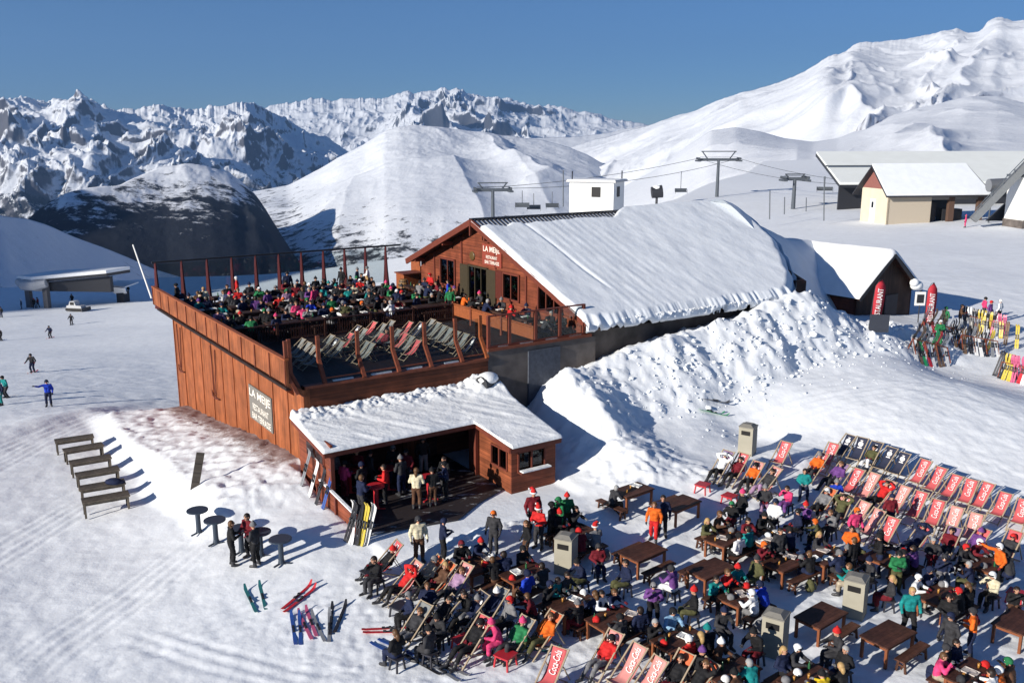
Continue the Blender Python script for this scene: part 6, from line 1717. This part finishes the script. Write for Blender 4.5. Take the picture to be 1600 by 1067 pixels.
rack(1500, 512, 1572, 528, 18, 'wooden ski rack furthest back, full of skis', ['black', 'white', 'grey', 'black', 'pink', 'yellow'], 'rack furthest back')
rack(1563, 590, 1625, 604, 16, 'wooden ski rack nearest the camera at the right edge', ['pink', 'red', 'pink', 'white', 'black', 'yellow'], 'rack at the right edge')
lab_ = 'tall black skis crossed in front of the nearest rack'
for k, (u, v, tx, c) in enumerate(((1553, 588, .35, 'black'), (1570, 540, .1, 'brown'), (1588, 545, .02, 'yellow'))):
    p = at(u, v); ski_pair(frame_mat(p, (tx, .12, 1), (-.7, -.6, .3)), SKC[c], ['tall black skis slanting at the left end of the nearest rack', 'brown skis standing behind the nearest rack, tips highest', 'yellow skis standing behind the nearest rack at the photo edge'][k], 'tall skis at the nearest rack')
GR = 'people at the ski racks'
for (u, v, j, t, h, pose) in ((1475, 520, 'green', 'black', ('helmet', 'green'), 'stand'), (1466, 540, 'green', 'green', ('helmet', 'white'), 'hold'), (1498, 515, 'brown', 'black', ('hair', 'dark'), 'hold'), (1545, 505, 'purple', 'black', ('helmet', 'red'), 'stand'), (1560, 505, 'white', 'black', ('helmet', 'white'), 'stand'), (1536, 500, 'pink', 'charcoal', ('helmet', 'black'), 'stand')):
    auto_person('racks', 'at the ski racks', pose, at(u, v), rnd.uniform(0, 6), j, t, h, GR)
# feather flags and board
m_flag = flat('red_flag_cloth', (.42, .025, .04), .7, var=.08)
def flag(u, v, hgt, lb, tilt, rz):
    p = at(u, v)
    t = empty('feather_flag', p, rz, lb, 'flag', 'red feather flags')
    m = MB(); pts = [(-.33, 0, 0), (-.33, 0, hgt * .6), (-.30, 0, hgt * .86), (-.12, 0, hgt * .97), (.08, 0, hgt)]; m.tube(pts, [.03, .025, .02, .015, .01], 6); m.build('pole', m_dmetal, t)
    m = MB(); n = 14
    vs = []; fs = []
    for k in (0, 1):
        for i in range(n + 1):
            s = i / n; z = hgt * (.14 + .85 * s)
            l = -.31 + .40 * max(0, (s - .8) / .2) ** 2; r_ = .36 - .30 * max(0, (s - .82) / .18) ** 1.6
            vs += [(l, .012 - .024 * k + .03 * math.sin(s * 7), z), (r_, .012 - .024 * k + .05 * math.sin(s * 7 + 1), z)]
    for i in range(n):
        a = i * 2; b = a + 2 * (n + 1)
        fs += [(a, a + 1, a + 3, a + 2), (b + 2, b + 3, b + 1, b), (a + 1, b + 1, b + 3, a + 3), (b, a, a + 2, b + 2)]
    m.add(vs, fs); c = m.build('banner_cloth', m_flag, t, True)
    for sgn in (-1,):
        o = link('lettering', FTX, m_wht, c)
        X_ = Vector((0, 0, 1)); Z_ = Vector((0, -1, 0)); Y_ = Z_.cross(X_)
        o.matrix_local = Matrix.Translation((.02, -.085, hgt * .5)) @ Matrix((X_, Y_, Z_)).transposed().to_4x4()
    t.rotation_euler = (0, tilt, rz)
FTX = text_mesh('lettering', 'RESTAURANT', width=2.0, height=.36, bold=.015)
flag(1365, 516, 3.15, 'red feather flag standing in front of the dark hut gable', R(4), R(5))
flag(1449, 520, 3.5, 'taller red feather flag beside the ski racks', R(1), R(0))
m = MB(); m.box((0, 0, .6), (1.15, .08, 1.1)); ab = m.build('dark_notice_board', flat('notice_board_dark', (.03, .035, .05), .6)); ab.location = at(1372, 524); ab.rotation_euler = (0, 0, R(-12)); tag(ab, 'dark notice board on the snow beside the shorter red flag', 'board')
sgn_ = empty('information_sign', at(1434, 505), 0, 'small white information sign on a post left of the taller flag', 'sign'); m = MB(); m.tube([(0, 0, 0), (0, 0, 1.3)], .04, 6); m.build('post', m_dmetal, sgn_); m = MB(); m.box((0, 0, 1.75), (.75, .06, 1.0)); q_ = m.build('panel', m_white, sgn_); m = MB(); m.box((0, -.04, 1.75), (.5, .03, .62)); m.build('dark_field', m_dmetal, q_)

# ------------------------------------------------------------------ the upper terrace
TT0 = make_table('terrace_table', 1.8, .75, .75, planks('terrace_table_wood', (.05, .026, .02), 'X', .15, .2), flat('terrace_table_leg', (.06, .028, .02), .6)); TB0 = make_bench('terrace_bench', 1.7, .3, .45, planks('terrace_bench_wood', (.05, .026, .02), 'X', .13, .2))
GTT, GTB = 'dark tables on the sun terrace', 'dark benches on the sun terrace'
rowsb = [10.9, 12.8, 14.8, 16.9, 18.9, 21.0]; cols_a = [.7, 3.0, 5.3, 7.6, 9.9, 12.2]
rown = ['front', 'second', 'third', 'fourth', 'fifth', 'rear']
occ_p = [.55, .62, .7, .8, .86, .8]
cnt = 0
for ri, b in enumerate(rowsb):
    for ci, a in enumerate(cols_a):
        rz = BROT + PI / 2 + rnd.uniform(-.04, .04)
        c = Vector(W(a + rnd.uniform(-.12, .12), b, FL))
        if a > 14: continue
        nm = f'{ORD[ci]} from left, {rown[ri]} row'
        place(TT0, c, rz, 'dark terrace table, ' + nm, 'table', GTT)
        for s in (-1, 1):
            q = Vector(W(a, b + s * .66, FL))
            place(TB0, q, rz, f'dark bench on the {"near" if s < 0 else "far"} side of terrace table {nm}', 'bench', GTB)
            for y in (-.45, .45):
                if rnd.random() < occ_p[ri]:
                    pz = Vector(W(a + y + rnd.uniform(-.08, .08), b + s * .66, FL))
                    face = BROT + (PI if s > 0 else 0)
                    auto_person('terrace', f'{rown[ri]} terrace row', rnd.choice(['sit', 'eat', 'hunch', 'upright', 'back']), pz, face + rnd.uniform(-.4, .4), group='people at tables on the sun terrace'); cnt += 1
        if rnd.random() < .75:
            for y in (-.4, .35):
                kind = rnd.choice(['tray', 'glass', 'bottle', 'tray'])
                mt = {'bottle': m_bot, 'glass': m_beer, 'tray': m_paper}[kind]
                lab = {'bottle': 'green bottle', 'glass': 'glass of amber drink', 'tray': 'white food tray'}[kind] + f' on the terrace table {nm}'
                small(kind, Vector(W(a + y, b + rnd.uniform(-.15, .15), FL + .752)), rz, mt, lab, {'bottle': 'bottle', 'glass': 'glass', 'tray': 'tray'}[kind], lab + ', a set')
for (a, b, pose, rz, j, t, h) in ((1.3, 19.6, 'stand', 2.8, 'cream', 'pink', ('long', 'fair')), (6.9, 15.7, 'stand', .4, 'pink', 'black', ('hair', 'brown')), (7.6, 15.9, 'hold', 2.0, 'teal', 'navy', ('hair', 'dark')), (4.2, 22.3, 'stand', 1.2, 'red', 'black', ('helmet', 'white')), (7.6, 22.2, 'stand', 3.0, 'navy', 'black', ('helmet', 'black')), (11.6, 22.4, 'stand', 2.0, 'black', 'black', ('beanie', 'black')), (12.7, 22.2, 'stand', 4.0, 'navy', 'charcoal', ('beanie', 'grey')), (13.4, 21.9, 'hold', 1.0, 'white', 'black', ('helmet', 'grey')), (17.2, 21.6, 'stand', 1.5, 'navy', 'navy', ('beanie', 'purple')), (.2, 21.6, 'stand', 1.0, 'black', 'black', ('helmet', 'black'))):
    auto_person('terrace', 'standing on the terrace', pose, Vector(W(a, b, FL)), BROT + rz, j, t, h, 'people standing on the sun terrace')
# forecourt under the gable
for i, b in enumerate((17.6, 15.2, 12.6, 9.6, 7.2, 4.6, 2.2)):
    a = 14.75
    rz = BROT + rnd.uniform(-.05, .05)
    nm = f'{ORD[i]} along the gable wall from the back'
    place(TT0, Vector(W(a, b, FL)), rz, 'dark terrace table, ' + nm, 'table', GTT)
    for s in (-1, 1):
        place(TB0, Vector(W(a + s * .66, b, FL)), rz, f'dark bench on the {"left" if s < 0 else "right"} of the table {nm}', 'bench', GTB)
        for y in (-.45, .45):
            if rnd.random() < .66:
                auto_person('terrace', 'below the gable', rnd.choice(['sit', 'eat', 'hunch', 'upright']), Vector(W(a + s * .66, b + y, FL)), BROT + s * PI / 2 + rnd.uniform(-.4, .4), group='people below the gable', jacket=rnd.choice(JK + ['white', 'red', 'pink', 'navy']))
    for y in (-.5, 0, .45):
        kind = rnd.choice(['tray', 'glass', 'bottle', 'tray'])
        mt = {'bottle': m_bot, 'glass': m_beer, 'tray': m_paper}[kind]
        lab = {'bottle': 'green bottle', 'glass': 'glass of amber drink', 'tray': 'white food tray'}[kind] + f' on the table {nm}'
        small(kind, Vector(W(a + rnd.uniform(-.15, .15), b + y, FL + .752)), rz, mt, lab, {'bottle': 'bottle', 'glass': 'glass', 'tray': 'tray'}[kind], lab + ', a set')
for (a, b, pose, rz, j, t, h) in ((15.2, 13.7, 'stand', .8, 'blue', 'navy', ('hair', 'dark')), (15.4, 16.4, 'hold', 1.8, 'red', 'black', ('helmet', 'red')), (13.7, 10.9, 'stand', 2.6, 'green', 'black', ('helmet', 'green'))):
    auto_person('terrace', 'standing below the gable', pose, Vector(W(a, b, FL)), BROT + rz, j, t, h, 'people standing below the gable')
# deckchairs on the deck
DK = [(468.7, 535, 'grey'), (478, 540.5, 'grey'), (486, 546, 'grey'), (494, 551, 'grey'), (544, 526, 'plain red'), (569, 539, 'grey'), (577, 542, 'grey'), (592, 526, 'plain red'), (581, 508, 'plain red'), (596, 511, 'grey'), (619, 520, 'grey'), (629, 526, 'plain red'), (639, 531, 'grey'), (649, 537, 'plain red'), (672, 504, 'grey'), (681, 509, 'grey'), (690, 514, 'grey'), (700, 518, 'grey'), (724, 527, 'grey'), (514, 529, 'grey'), (522, 534, 'navy'), (530, 539, 'grey'), (556, 514, 'navy'), (566, 519, 'grey'), (609, 506, 'grey'), (637, 508, 'plain red'), (655, 509, 'navy'), (711, 523, 'grey'), (737, 533, 'navy')]
for i, (u, v, c) in enumerate(DK):
    p = on_z(u, v, FL + .72); rz = FACE_SUN + rnd.uniform(-.05, .05)
    l_ = Lc(p); l_[1] = min(l_[1], 8.2); p = W(l_[0], l_[1], 0)
    q = Vector((p[0] - math.sin(rz) * .33, p[1] + math.cos(rz) * .33, FL))
    nm = ['first', 'second', 'third', 'fourth', 'fifth', 'sixth', 'seventh', 'eighth', 'ninth', 'tenth', 'eleventh', 'twelfth', 'thirteenth', 'fourteenth', 'fifteenth', 'sixteenth', 'seventeenth', 'eighteenth', 'nineteenth', 'twentieth', 'twenty-first', 'twenty-second', 'twenty-third', 'twenty-fourth', 'twenty-fifth', 'twenty-sixth', 'twenty-seventh', 'twenty-eighth', 'twenty-ninth'][sorted(range(len(DK)), key=lambda k: DK[k][0]).index(i)]
    o_ = place(DC[c], q, rz, f'{"red" if "red" in c else c} deckchair behind the front windbreak, {nm} from the left', 'deckchair', 'deckchairs on the terrace deck')
    o_.scale = (.84, .84, .76)
auto_person('terrace', 'lying in a terrace deckchair', 'lounge', Vector((on_z(592, 526, FL + .72)[0] + .12, on_z(592, 526, FL + .72)[1] - .2, FL)), FACE_SUN, 'maroon', 'navy', ('hair', 'dark'), 'people on the terrace deck')
# ------------------------------------------------------------------ things in the distance
m_grn = flat('pale_sheet_roof', (.55, .58, .55), .6, var=.04, scale=.3)
m_lift = flat('lift_steel', (.10, .115, .135), .5, .4, metal=.3)
def pylon(u, v, hgt, w, lb, rz, vee=True, pos=None):
    p = pos if pos is not None else at(u, v)
    t = empty('lift_pylon', p, rz, lb, 'lift pylon', 'chairlift pylons')
    m = MB(); m.tube([(0, 0, -1), (0, 0, hgt)], [.42, .30], 10); m.build('mast', m_lift, t)
    m = MB(); m.beam((-w / 2, 0, hgt), (w / 2, 0, hgt), .5, .6); m.build('crossarm', m_lift, t)
    for s in (-1, 1):
        m = MB(); m.beam((s * w / 2, -1.6, hgt - .25), (s * w / 2, 1.6, hgt - .25), .7, .35)
        for k in range(5): m.tube([(s * w / 2 - .1, -1.4 + k * .7, hgt + .25), (s * w / 2 + .1, -1.4 + k * .7, hgt + .25)], .25, 8)
        m.build('sheave_train', m_lift, t)
        if vee:
            m = MB(); m.beam((s * w * .27, 0, hgt + .2), (s * w * .40, 0, hgt + w * .19), .22, .22, up=(0, 1, 0)); m.build('lifting_arm', m_lift, t)
    if vee:
        m = MB(); m.beam((-w * .43, 0, hgt + w * .195), (w * .43, 0, hgt + w * .195), .2, .22); m.build('lifting_beam', m_lift, t)
    m = MB(); m.box((0, .1, hgt + .55), (w * .9, .9, .06)); m.build('catwalk', m_lift, t)
    return p
def chair(p, rz, lb, w=2.6, drop=3.2):
    t = empty('lift_chair', p, rz, lb, 'lift chair', 'chairs hanging on the lift')
    m = MB(); m.tube([(0, 0, 0), (0, .15, -.6), (0, .15, -drop + .9), (0, 0, -drop + .7)], .07, 6); m.build('hanger', m_lift, t)
    m = MB(); m.box((0, -.2, -drop), (w, .6, .12)); m.build('seat', m_lift, t)
    m = MB(); m.box((0, .15, -drop + .4), (w, .08, .7)); m.build('backrest', m_lift, t)
    m = MB()
    for s in (-1, 1): m.beam((s * w / 2, .15, -drop + .75), (s * w / 2, -.5, -drop + .35), .06, .06, up=(1, 0, 0)); m.beam((s * w / 2, -.5, -drop + .35), (s * w / 2, -.5, -drop - .4), .06, .06)
    m.beam((-w / 2, -.5, -drop + .35), (w / 2, -.5, -drop + .35), .06, .06); m.build('safety_bar', m_lift, t)
def at_d(u, v, D):
    d = ray(u, v); k = D / math.hypot(d[0], d[1]); return Vector((d[0] * k, d[1] * k, CAMH + d[2] * k))
def onG(p): return Vector((p.x, p.y, G(p.x, p.y)))
p1 = pylon(1120, 308, 8.4, 9.4, 'large grey chairlift pylon with wide crossarm above the long snowy roof', R(2))
q2_ = onG(at_d(770, 327, 171)); h2_ = at_d(770, 297, 171).z - q2_.z
p2 = pylon(770, 327, h2_, 6.6, 'smaller chairlift pylon seen over the left end of the roof ridge', R(10), pos=q2_)
p3 = pylon(1239, 326, 5.6, 4.4, 'thin chairlift pylon between the large pylon and the beige hut', R(2))
for (u, v, D, lb) in ((1065, 268, 205, 'empty lift chair left of the large pylon'), (816, 298, 172, 'empty lift chair just right of the smaller pylon'), (822 + 12, 302, 178, 'empty lift chair second right of the smaller pylon'), (863, 300, 185, 'empty lift chair left of the white hut'), (1290, 276, 215, 'long empty lift chair in front of the beige hut')):
    chair(at_d(u, v, D), R(rnd.uniform(-10, 10)), lb, 3.4 if 'long' in lb else 2.6, 4.4 if 'left of the large' in lb else 3.0)
def cable(a, b, sag, lb, r=.05):
    m = MB(); a = Vector(a); b = Vector(b); pts = []
    for i in range(13):
        s = i / 12; q = a.lerp(b, s); q.z -= sag * 4 * s * (1 - s); pts.append(q)
    m.tube(pts, r, 5); o = m.build('lift_cable', m_lift); tag(o, lb, 'cable', 'chairlift cables')
cable(p2 + Vector((-3.2, 0, h2_ + .3)), p1 + Vector((-4.6, 0, 8.7)), 1.0, 'haul cable from the smaller pylon up to the left of the large pylon')
cable(p2 + Vector((3.2, 0, h2_ + .3)), p1 + Vector((4.6, 0, 8.7)), 1.6, 'haul cable from the smaller pylon up to the right of the large pylon')
cable(p1 + Vector((4.6, 0, 8.7)), at_d(1330, 283, 190), .6, 'haul cable from the large pylon down behind the beige hut')
cable(p1 + Vector((-4.6, 0, 8.7)), at_d(1335, 289, 192), 1.2, 'lower cable from the large pylon towards the beige hut')
# thin marker poles
for (u, v0, v1, D, lb) in ((1203, 333, 298, 150, 'thin dark marker pole right of the large pylon'), (1226, 326, 308, 165, 'short marker pole left of the thin pylon'), (1260, 322, 309, 175, 'short marker pole right of the thin pylon'), (880, 312, 266, 130, 'thin mast standing left of the white hut'), (1288, 335, 276, 150, 'thin mast left of the beige hut')):
    a = at_d(u, v0, D); b = at_d(u, v1, D); m = MB(); m.tube([a - Vector((0, 0, 1)), b], .09, 6); tag(m.build('marker_pole', m_lift), lb, 'pole')
# white hut behind the ridge
c = at_d(932, 336, 150); c.z = G(c.x, c.y)
t = empty('white_hut', c, R(-24), 'small white flat roofed hut with two dark windows behind the roof ridge', 'hut')
k = 150 / 1420
HH = at_d(932, 284, 150).z - c.z
m = MB(); m.box((0, 0, HH / 2 - 1), (7.4, 5.6, HH + 2)); m.build('walls', m_white, t)
m = MB(); m.box((0, 0, HH + .15), (8.3, 6.4, .3)); rf = m.build('roof', flat('hut_flat_roof', (.5, .5, .5), .8), t)
m = MB(); m.box((0, 0, HH + .35), (8.0, 6.1, .12)); m.build('snow_cover', m_lsnow, rf)
for (x, y, sx, sy) in ((.8, -2.83, 1.5, .08), (3.73, -.4, .08, 1.4)):
    m = MB(); m.box((x, y, HH - 1.5), (sx, sy, 1.6)); m.build('window', m_glassd if False else m_dark, t)
for (x, y) in ((3.4, 2.4), (-3.4, -2.4)):
    m = MB(); m.tube([(x, y, HH), (x, y, HH + 1.7)], .1, 6); m.build('chimney_pipe', m_dmetal, t)
# dark drum seen over the ridge
c = at_d(1026, 312, 140); c.z = G(c.x, c.y); h_ = at_d(1026, 297, 140).z - c.z
t = empty('snow_gun', c, 0, 'dark drum shaped snow gun with snow on top, beside the white hut', 'snow gun'); m = MB(); m.tube([(0, 0, 0), (0, 0, h_ - .6)], .18, 8); m.build('stand', m_dmetal, t); m = MB(); m.tube([(-.8, 0, h_ - .4), (.8, 0, h_ - .2)], [.85, .95], 14); m.build('barrel', m_dmetal, t); m = MB(); m.sphere((0, 0, h_ + .25), .75, 10, 6, sc=(1.1, 1, .6)); m.build('snow_cap', m_lsnow, t, True)

# ------------------------------------------------------------------ lift station at right
g0 = at(1385, 352); g1 = at(1350, 347)
gx = Vector((1, .16, 0)).normalized()
D0 = math.hypot(g0.x, g0.y)
k = D0 / 1385
st = empty('beige_station_hut', g0, R(9), 'beige lift hut with red gable and snowy roof at the right', 'hut')
Ws = 7.6; Ls = 15.0; Hs = 5.2; Rs = 8.6
# local: x along the long side (to the right), y to the back
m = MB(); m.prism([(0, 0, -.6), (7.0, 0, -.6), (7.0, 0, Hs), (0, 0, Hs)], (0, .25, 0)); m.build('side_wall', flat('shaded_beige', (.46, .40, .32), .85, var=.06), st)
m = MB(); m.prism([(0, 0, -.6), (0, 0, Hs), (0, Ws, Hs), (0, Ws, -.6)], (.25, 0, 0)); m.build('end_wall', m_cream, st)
m = MB(); m.prism([(-.05, -.3, Hs), (-.05, Ws / 2, Rs - .2), (-.05, Ws + .3, Hs)], (.25, 0, 0)); m.build('gable_panel', flat('brick_red_gable', (.25, .10, .085), .8), st)
m = MB(); m.prism([(-.06, 4.9, 0), (-.06, 4.9, 3.6), (-.06, 3.5, 3.6), (-.06, 3.5, 0)], (.1, 0, 0)); dd = m.build('door', m_white, st)
m = MB(); m.box((-.09, 4.2, 2.7), (.05, .5, .9)); m.build('pane', m_glassd, dd)
sl_ = (Rs - Hs) / (Ws / 2)
m = MB()
m.prism([(-1.0, -1.0, Hs - sl_), (-1.0, Ws / 2, Rs), (Ls, Ws / 2, Rs), (Ls + 1.6, -1.0, Hs - sl_)], (0, 0, -.22)); m.prism([(-1.0, Ws + 1.2, Hs - sl_ * 1.2), (-1.0, Ws / 2, Rs), (Ls, Ws / 2, Rs), (Ls + 1.6, Ws + 1.2, Hs - sl_ * 1.2)], (0, 0, -.22))
rf = m.build('roof', m_roofd, st)
m = MB(); m.prism([(-.9, -.95, Hs - sl_ + .02), (-.9, Ws / 2, Rs + .02), (Ls - .4, Ws / 2, Rs + .02), (Ls + 1.1, -.95, Hs - sl_ + .02)], (0, 0, .3)); m.build('snow_cover', m_rsnow, rf)
m = MB(); m.box((10.6, .3, Hs - .75), (8.4, .3, 1.7)); m.build('eaves_beam', flat('station_grey', (.22, .21, .2), .7), st)
for x in (10.4, 15.2):
    m = MB(); m.box((x, .3, 1.8), (.9, .6, 4.6)); m.build('pillar', flat('station_brown', (.10, .06, .045), .7), st)
m = MB(); m.box((11.3, Ws - .4, 2.0), (8.6, .2, 5.0)); m.build('back_wall', m_dmetal, st)
m = MB(); m.box((11.6, 2.2, .9), (3.2, 1.6, 2.4)); m.box((8.3, 2.6, 1.5), (1.6, 1.4, 3.2)); m.build('machinery', m_dmetal, st)
# big pale roof behind
c = at_d(1325, 283, D0 + 26)
bg_ = empty('large_station', Vector((c.x, c.y, g0.z)), R(7), 'wide station building under a huge pale snow covered roof at the right', 'building')
zt = at_d(1330, 241, D0 + 44).z - g0.z; zb = at_d(1310, 289, D0 + 26).z - g0.z
m = MB(); m.prism([(-1.5, 0, zb), (3, 20, zt), (52, 20, zt), (52, 0, zb)], (0, 0, -.5)); rf = m.build('roof', m_dmetal, bg_)
m = MB(); m.prism([(-1.4, .1, zb + .02), (3.1, 19.9, zt + .02), (51.9, 19.9, zt + .02), (51.9, .1, zb + .02)], (0, 0, .45)); m.build('snow_cover', flat('greenish_snow', (.80, .83, .81), .85, var=.04, scale=.4), rf)
m = MB(); m.box((25, 3.2, zb / 2 - 1), (50, .4, zb + 1)); m.build('front_wall', m_dmetal, bg_)
m = MB(); m.beam((0, 9, (zb + zt) / 2 - .4 + .9), (22, 9, (zb + zt) / 2 - .4 + .9), .2, .25); m.build('snow_guard', m_lift, rf)
# conveyor gallery and white kiosk on the frame edge
cvn = empty('conveyor_gallery', at(1520, 350), 0, 'grey inclined gallery rising to the right edge of the photo', 'gallery')
q0 = at_d(1520, 344, D0 - 4) - cvn.location; q1 = at_d(1625, 236, D0 - 2) - cvn.location
m = MB(); m.beam(q0, q1, 1.2, .9); m.build('walkway', flat('gallery_grey', (.16, .17, .18), .6), cvn)
q2 = q0 + Vector((3.5, 3, -.4)); q3 = q1 + Vector((3.0, 3, -2.0))
m = MB(); m.prism([q2, q2 + Vector((14, 2, 0)), q3 + Vector((4, 2, 0)), q3], (0, .4, 0)); m.build('side_panel', flat('gallery_dark', (.035, .04, .05), .5), cvn)
for i in range(6):
    m = MB(); s = (i + .5) / 6; q = q0.lerp(q1, s); m.tube([q + Vector((0, -.5, .3)), q + Vector((0, -.5, 1.6))], .07, 6); m.build('rail_post', m_lift, cvn)
m = MB(); m.beam(q0 + Vector((0, -.5, 1.6)), q1 + Vector((0, -.5, 1.6)), .1, .1); m.build('handrail', m_lift, cvn)
gp_ = at(1605, 358)
wk = empty('white_building', gp_, R(8), 'white building with a dark sign band cut by the right edge', 'building')
m = MB(); m.box((3.0, 2, 3.0), (7.6, 4, 8.0)); m.build('walls', m_white, wk)
m = MB(); m.box((3.0, 2, .1), (7.8, 4.2, 2.0)); m.build('plinth', m_conc, wk)
m = MB(); m.box((2.6, -.08, 3.9), (6.2, .15, .9)); m.build('sign_band', m_dark, wk)
m = MB(); m.box((3, 2, 7.15), (8.0, 4.4, .3)); m.build('roof', m_lift, wk)
m = MB(); m.box((1.2, -.06, 5.3), (1.2, .12, 1.2)); m.build('window', m_lead, wk)
drm = empty('snow_tank', at_d(1568, 290, D0 + 5), 0, 'grey rounded tank with snow behind the inclined gallery', 'tank'); m = MB(); m.tube([(-2.2, 0, 0), (2.0, 0, .2)], .95, 14); m.build('tank', m_metal, drm); m = MB(); m.tube([(-1.6, 0, -.8), (-1.6, 0, -7)], .12, 8); m.tube([(1.2, 0, -.8), (1.2, 0, -7)], .12, 8); m.build('legs', m_lift, drm)
auto_person('station', 'by the inclined gallery', 'stand', at(1508, 356), 1.0, 'pink', 'pink', ('beanie', 'pink'))
# ------------------------------------------------------------------ valley lift station at left
s0 = at_d(100, 468, 176); s0.z = G(s0.x, s0.y)
ls = empty('left_lift_station', s0, R(-14), 'low lift station with a long sloping snowy canopy beyond the left piste', 'lift station')
kk = math.hypot(s0.x, s0.y) / 1400
def zat(u, v, dd=0): 
    return at_d(u, v, math.hypot(s0.x, s0.y) + dd).z - s0.z
m = MB()
zl = zat(50, 438); zr_ = zat(165, 414, 8)
m.prism([(-6.8, -2.5, zl), (-3.5, -3.0, zl), (8.0, 1.5, zr_), (9.0, 6.5, zr_), (-5.0, 5, zl)], (0, 0, -.5)); rf = m.build('canopy', m_dmetal, ls)
m = MB(); m.prism([(-6.9, -2.6, zl + .02), (-3.5, -3.1, zl + .02), (8.0, 1.4, zr_ + .02), (9.0, 6.5, zr_ + .02), (-5.0, 5, zl + .02)], (0, 0, .55)); m.build('snow_cover', m_lsnow, rf)
m = MB(); m.prism([(-3.2, -2.2, zl - .6), (8.0, 2.2, zr_ - .6), (8.0, 2.2, zr_ - 3.4), (-3.2, -2.2, zl - 2.0)], (.2, .5, 0)); m.build('dark_housing', m_dmetal, ls)
for x, y in ((-5.6, -1.8), (-1.6, -2.2)):
    m = MB(); m.box((x, y, zl / 2 - .7), (.9, .8, zl + 1.2)); m.build('pillar', flat('station_pillar', (.12, .12, .13), .7), ls)
m = MB(); m.tube([(-6.6, -2.8, zl - .3), (-5.2, -3.2, zl - .9), (-2.8, -3.2, zl - .9), (-1.0, -2.6, zl - .5)], [.6, .9, .9, .7], 8); m.build('bullwheel_housing', m_lead, ls)
m = MB(); m.box((-3.6, -2.4, zl - 1.6), (4.0, .3, .7)); m.build('sign_panel', m_lead, ls)
bt2 = empty('snowy_booth', onG(at_d(188, 461, 178)), R(-20), 'small booth with a slanting snowy roof right of the left lift station', 'booth')
m = MB(); m.box((.6, 0, .8), (1.6, 1.5, 2.4)); m.build('walls', m_dmetal, bt2)
m = MB(); m.prism([(-2.2, -1.6, 3.0), (2.4, -1.6, 2.9), (1.8, -.6, 1.75), (-.6, -.6, 1.5)], (0, .35, 0)); m.prism([(-2.2, -1.25, 3.0), (2.4, -1.25, 2.9), (2.4, 2.2, 3.3), (-2.2, 2.2, 3.4)], (0, 0, .2)); m.build('snowy_roof', m_lsnow, bt2)
gr = empty('snow_groomer', onG(at_d(118, 469, 166)), R(-12), 'white snow groomer parked in front of the left lift station', 'snow groomer')
m = MB(); m.prism([(-2.4, -1, .9), (2.4, -1, .9), (2.1, -1, 1.7), (.6, -1, 1.8), (.2, -1, 2.9), (-1.2, -1, 2.9), (-1.6, -1, 1.8), (-2.3, -1, 1.7)], (0, 2.0, 0)); m.build('cab', m_lead, gr); gr.scale = (.6, .6, .6)
m = MB(); m.box((-.5, -1.02, 2.3), (1.2, .06, .8)); m.build('window', m_dark, gr)
for s in (-1.25, 1.0):
    m = MB(); m.prism([(-2.3, s, .2), (2.3, s, .2), (2.7, s, .6), (2.3, s, 1.0), (-2.3, s, 1.0), (-2.7, s, .6)], (0, .5, 0)); m.build('track', m_dark, gr)
m = MB(); m.prism([(2.9, -1.9, .2), (3.2, -1.9, .2), (3.1, -1.9, 1.2), (2.9, -1.9, 1.2)], (0, 3.8, 0)); m.build('blade', m_dmetal, gr)
# ------------------------------------------------------------------ light
w = bpy.data.worlds.new('World'); scene.world = w; w.use_nodes = True
nt = w.node_tree
bg = nt.nodes['Background']
sky = nt.nodes.new('ShaderNodeTexSky'); sky.sky_type = 'NISHITA'; sky.sun_disc = False
sky.sun_elevation = SUN_EL; sky.sun_rotation = SUN_AZ
sky.altitude = 2100; sky.air_density = 1.0; sky.dust_density = .15; sky.ozone_density = 7.5
nt.links.new(sky.outputs[0], bg.inputs[0]); bg.inputs[1].default_value = SKY_STR = 0.053
sd = bpy.data.lights.new('sun', 'SUN'); sd.energy = 4.2; sd.angle = R(.5); sd.color = (1, .93, .82)
so = bpy.data.objects.new('sun', sd); col.objects.link(so)
sv = Vector((math.sin(SUN_AZ) * math.cos(SUN_EL), math.cos(SUN_AZ) * math.cos(SUN_EL), math.sin(SUN_EL)))
so.rotation_euler = sv.to_track_quat('Z', 'Y').to_euler()
so.location = sv * 50
scene.view_settings.view_transform = 'Standard'
scene.view_settings.look = 'None'
scene.view_settings.exposure = 0.68
scene.view_settings.gamma = 1
scene.render.engine = 'CYCLES'
scene.cycles.max_bounces = 6
scene.cycles.transparent_max_bounces = 12

# thin mountain air
hz = MB(); hz.box((0, 9000, 400), (26000, 20000, 3000))
m_, nt_, bs_ = newmat('haze_air')
nt_.nodes.remove(bs_)
pv_ = nt_.nodes.new('ShaderNodeVolumePrincipled'); pv_.inputs['Color'].default_value = (.30, .55, 1.0, 1); pv_.inputs['Density'].default_value = 4.2e-5; pv_.inputs['Anisotropy'].default_value = .2
nt_.links.new(pv_.outputs[0], nt_.nodes['Material Output'].inputs['Volume'])
tag(hz.build('haze', m_), kind='stuff')
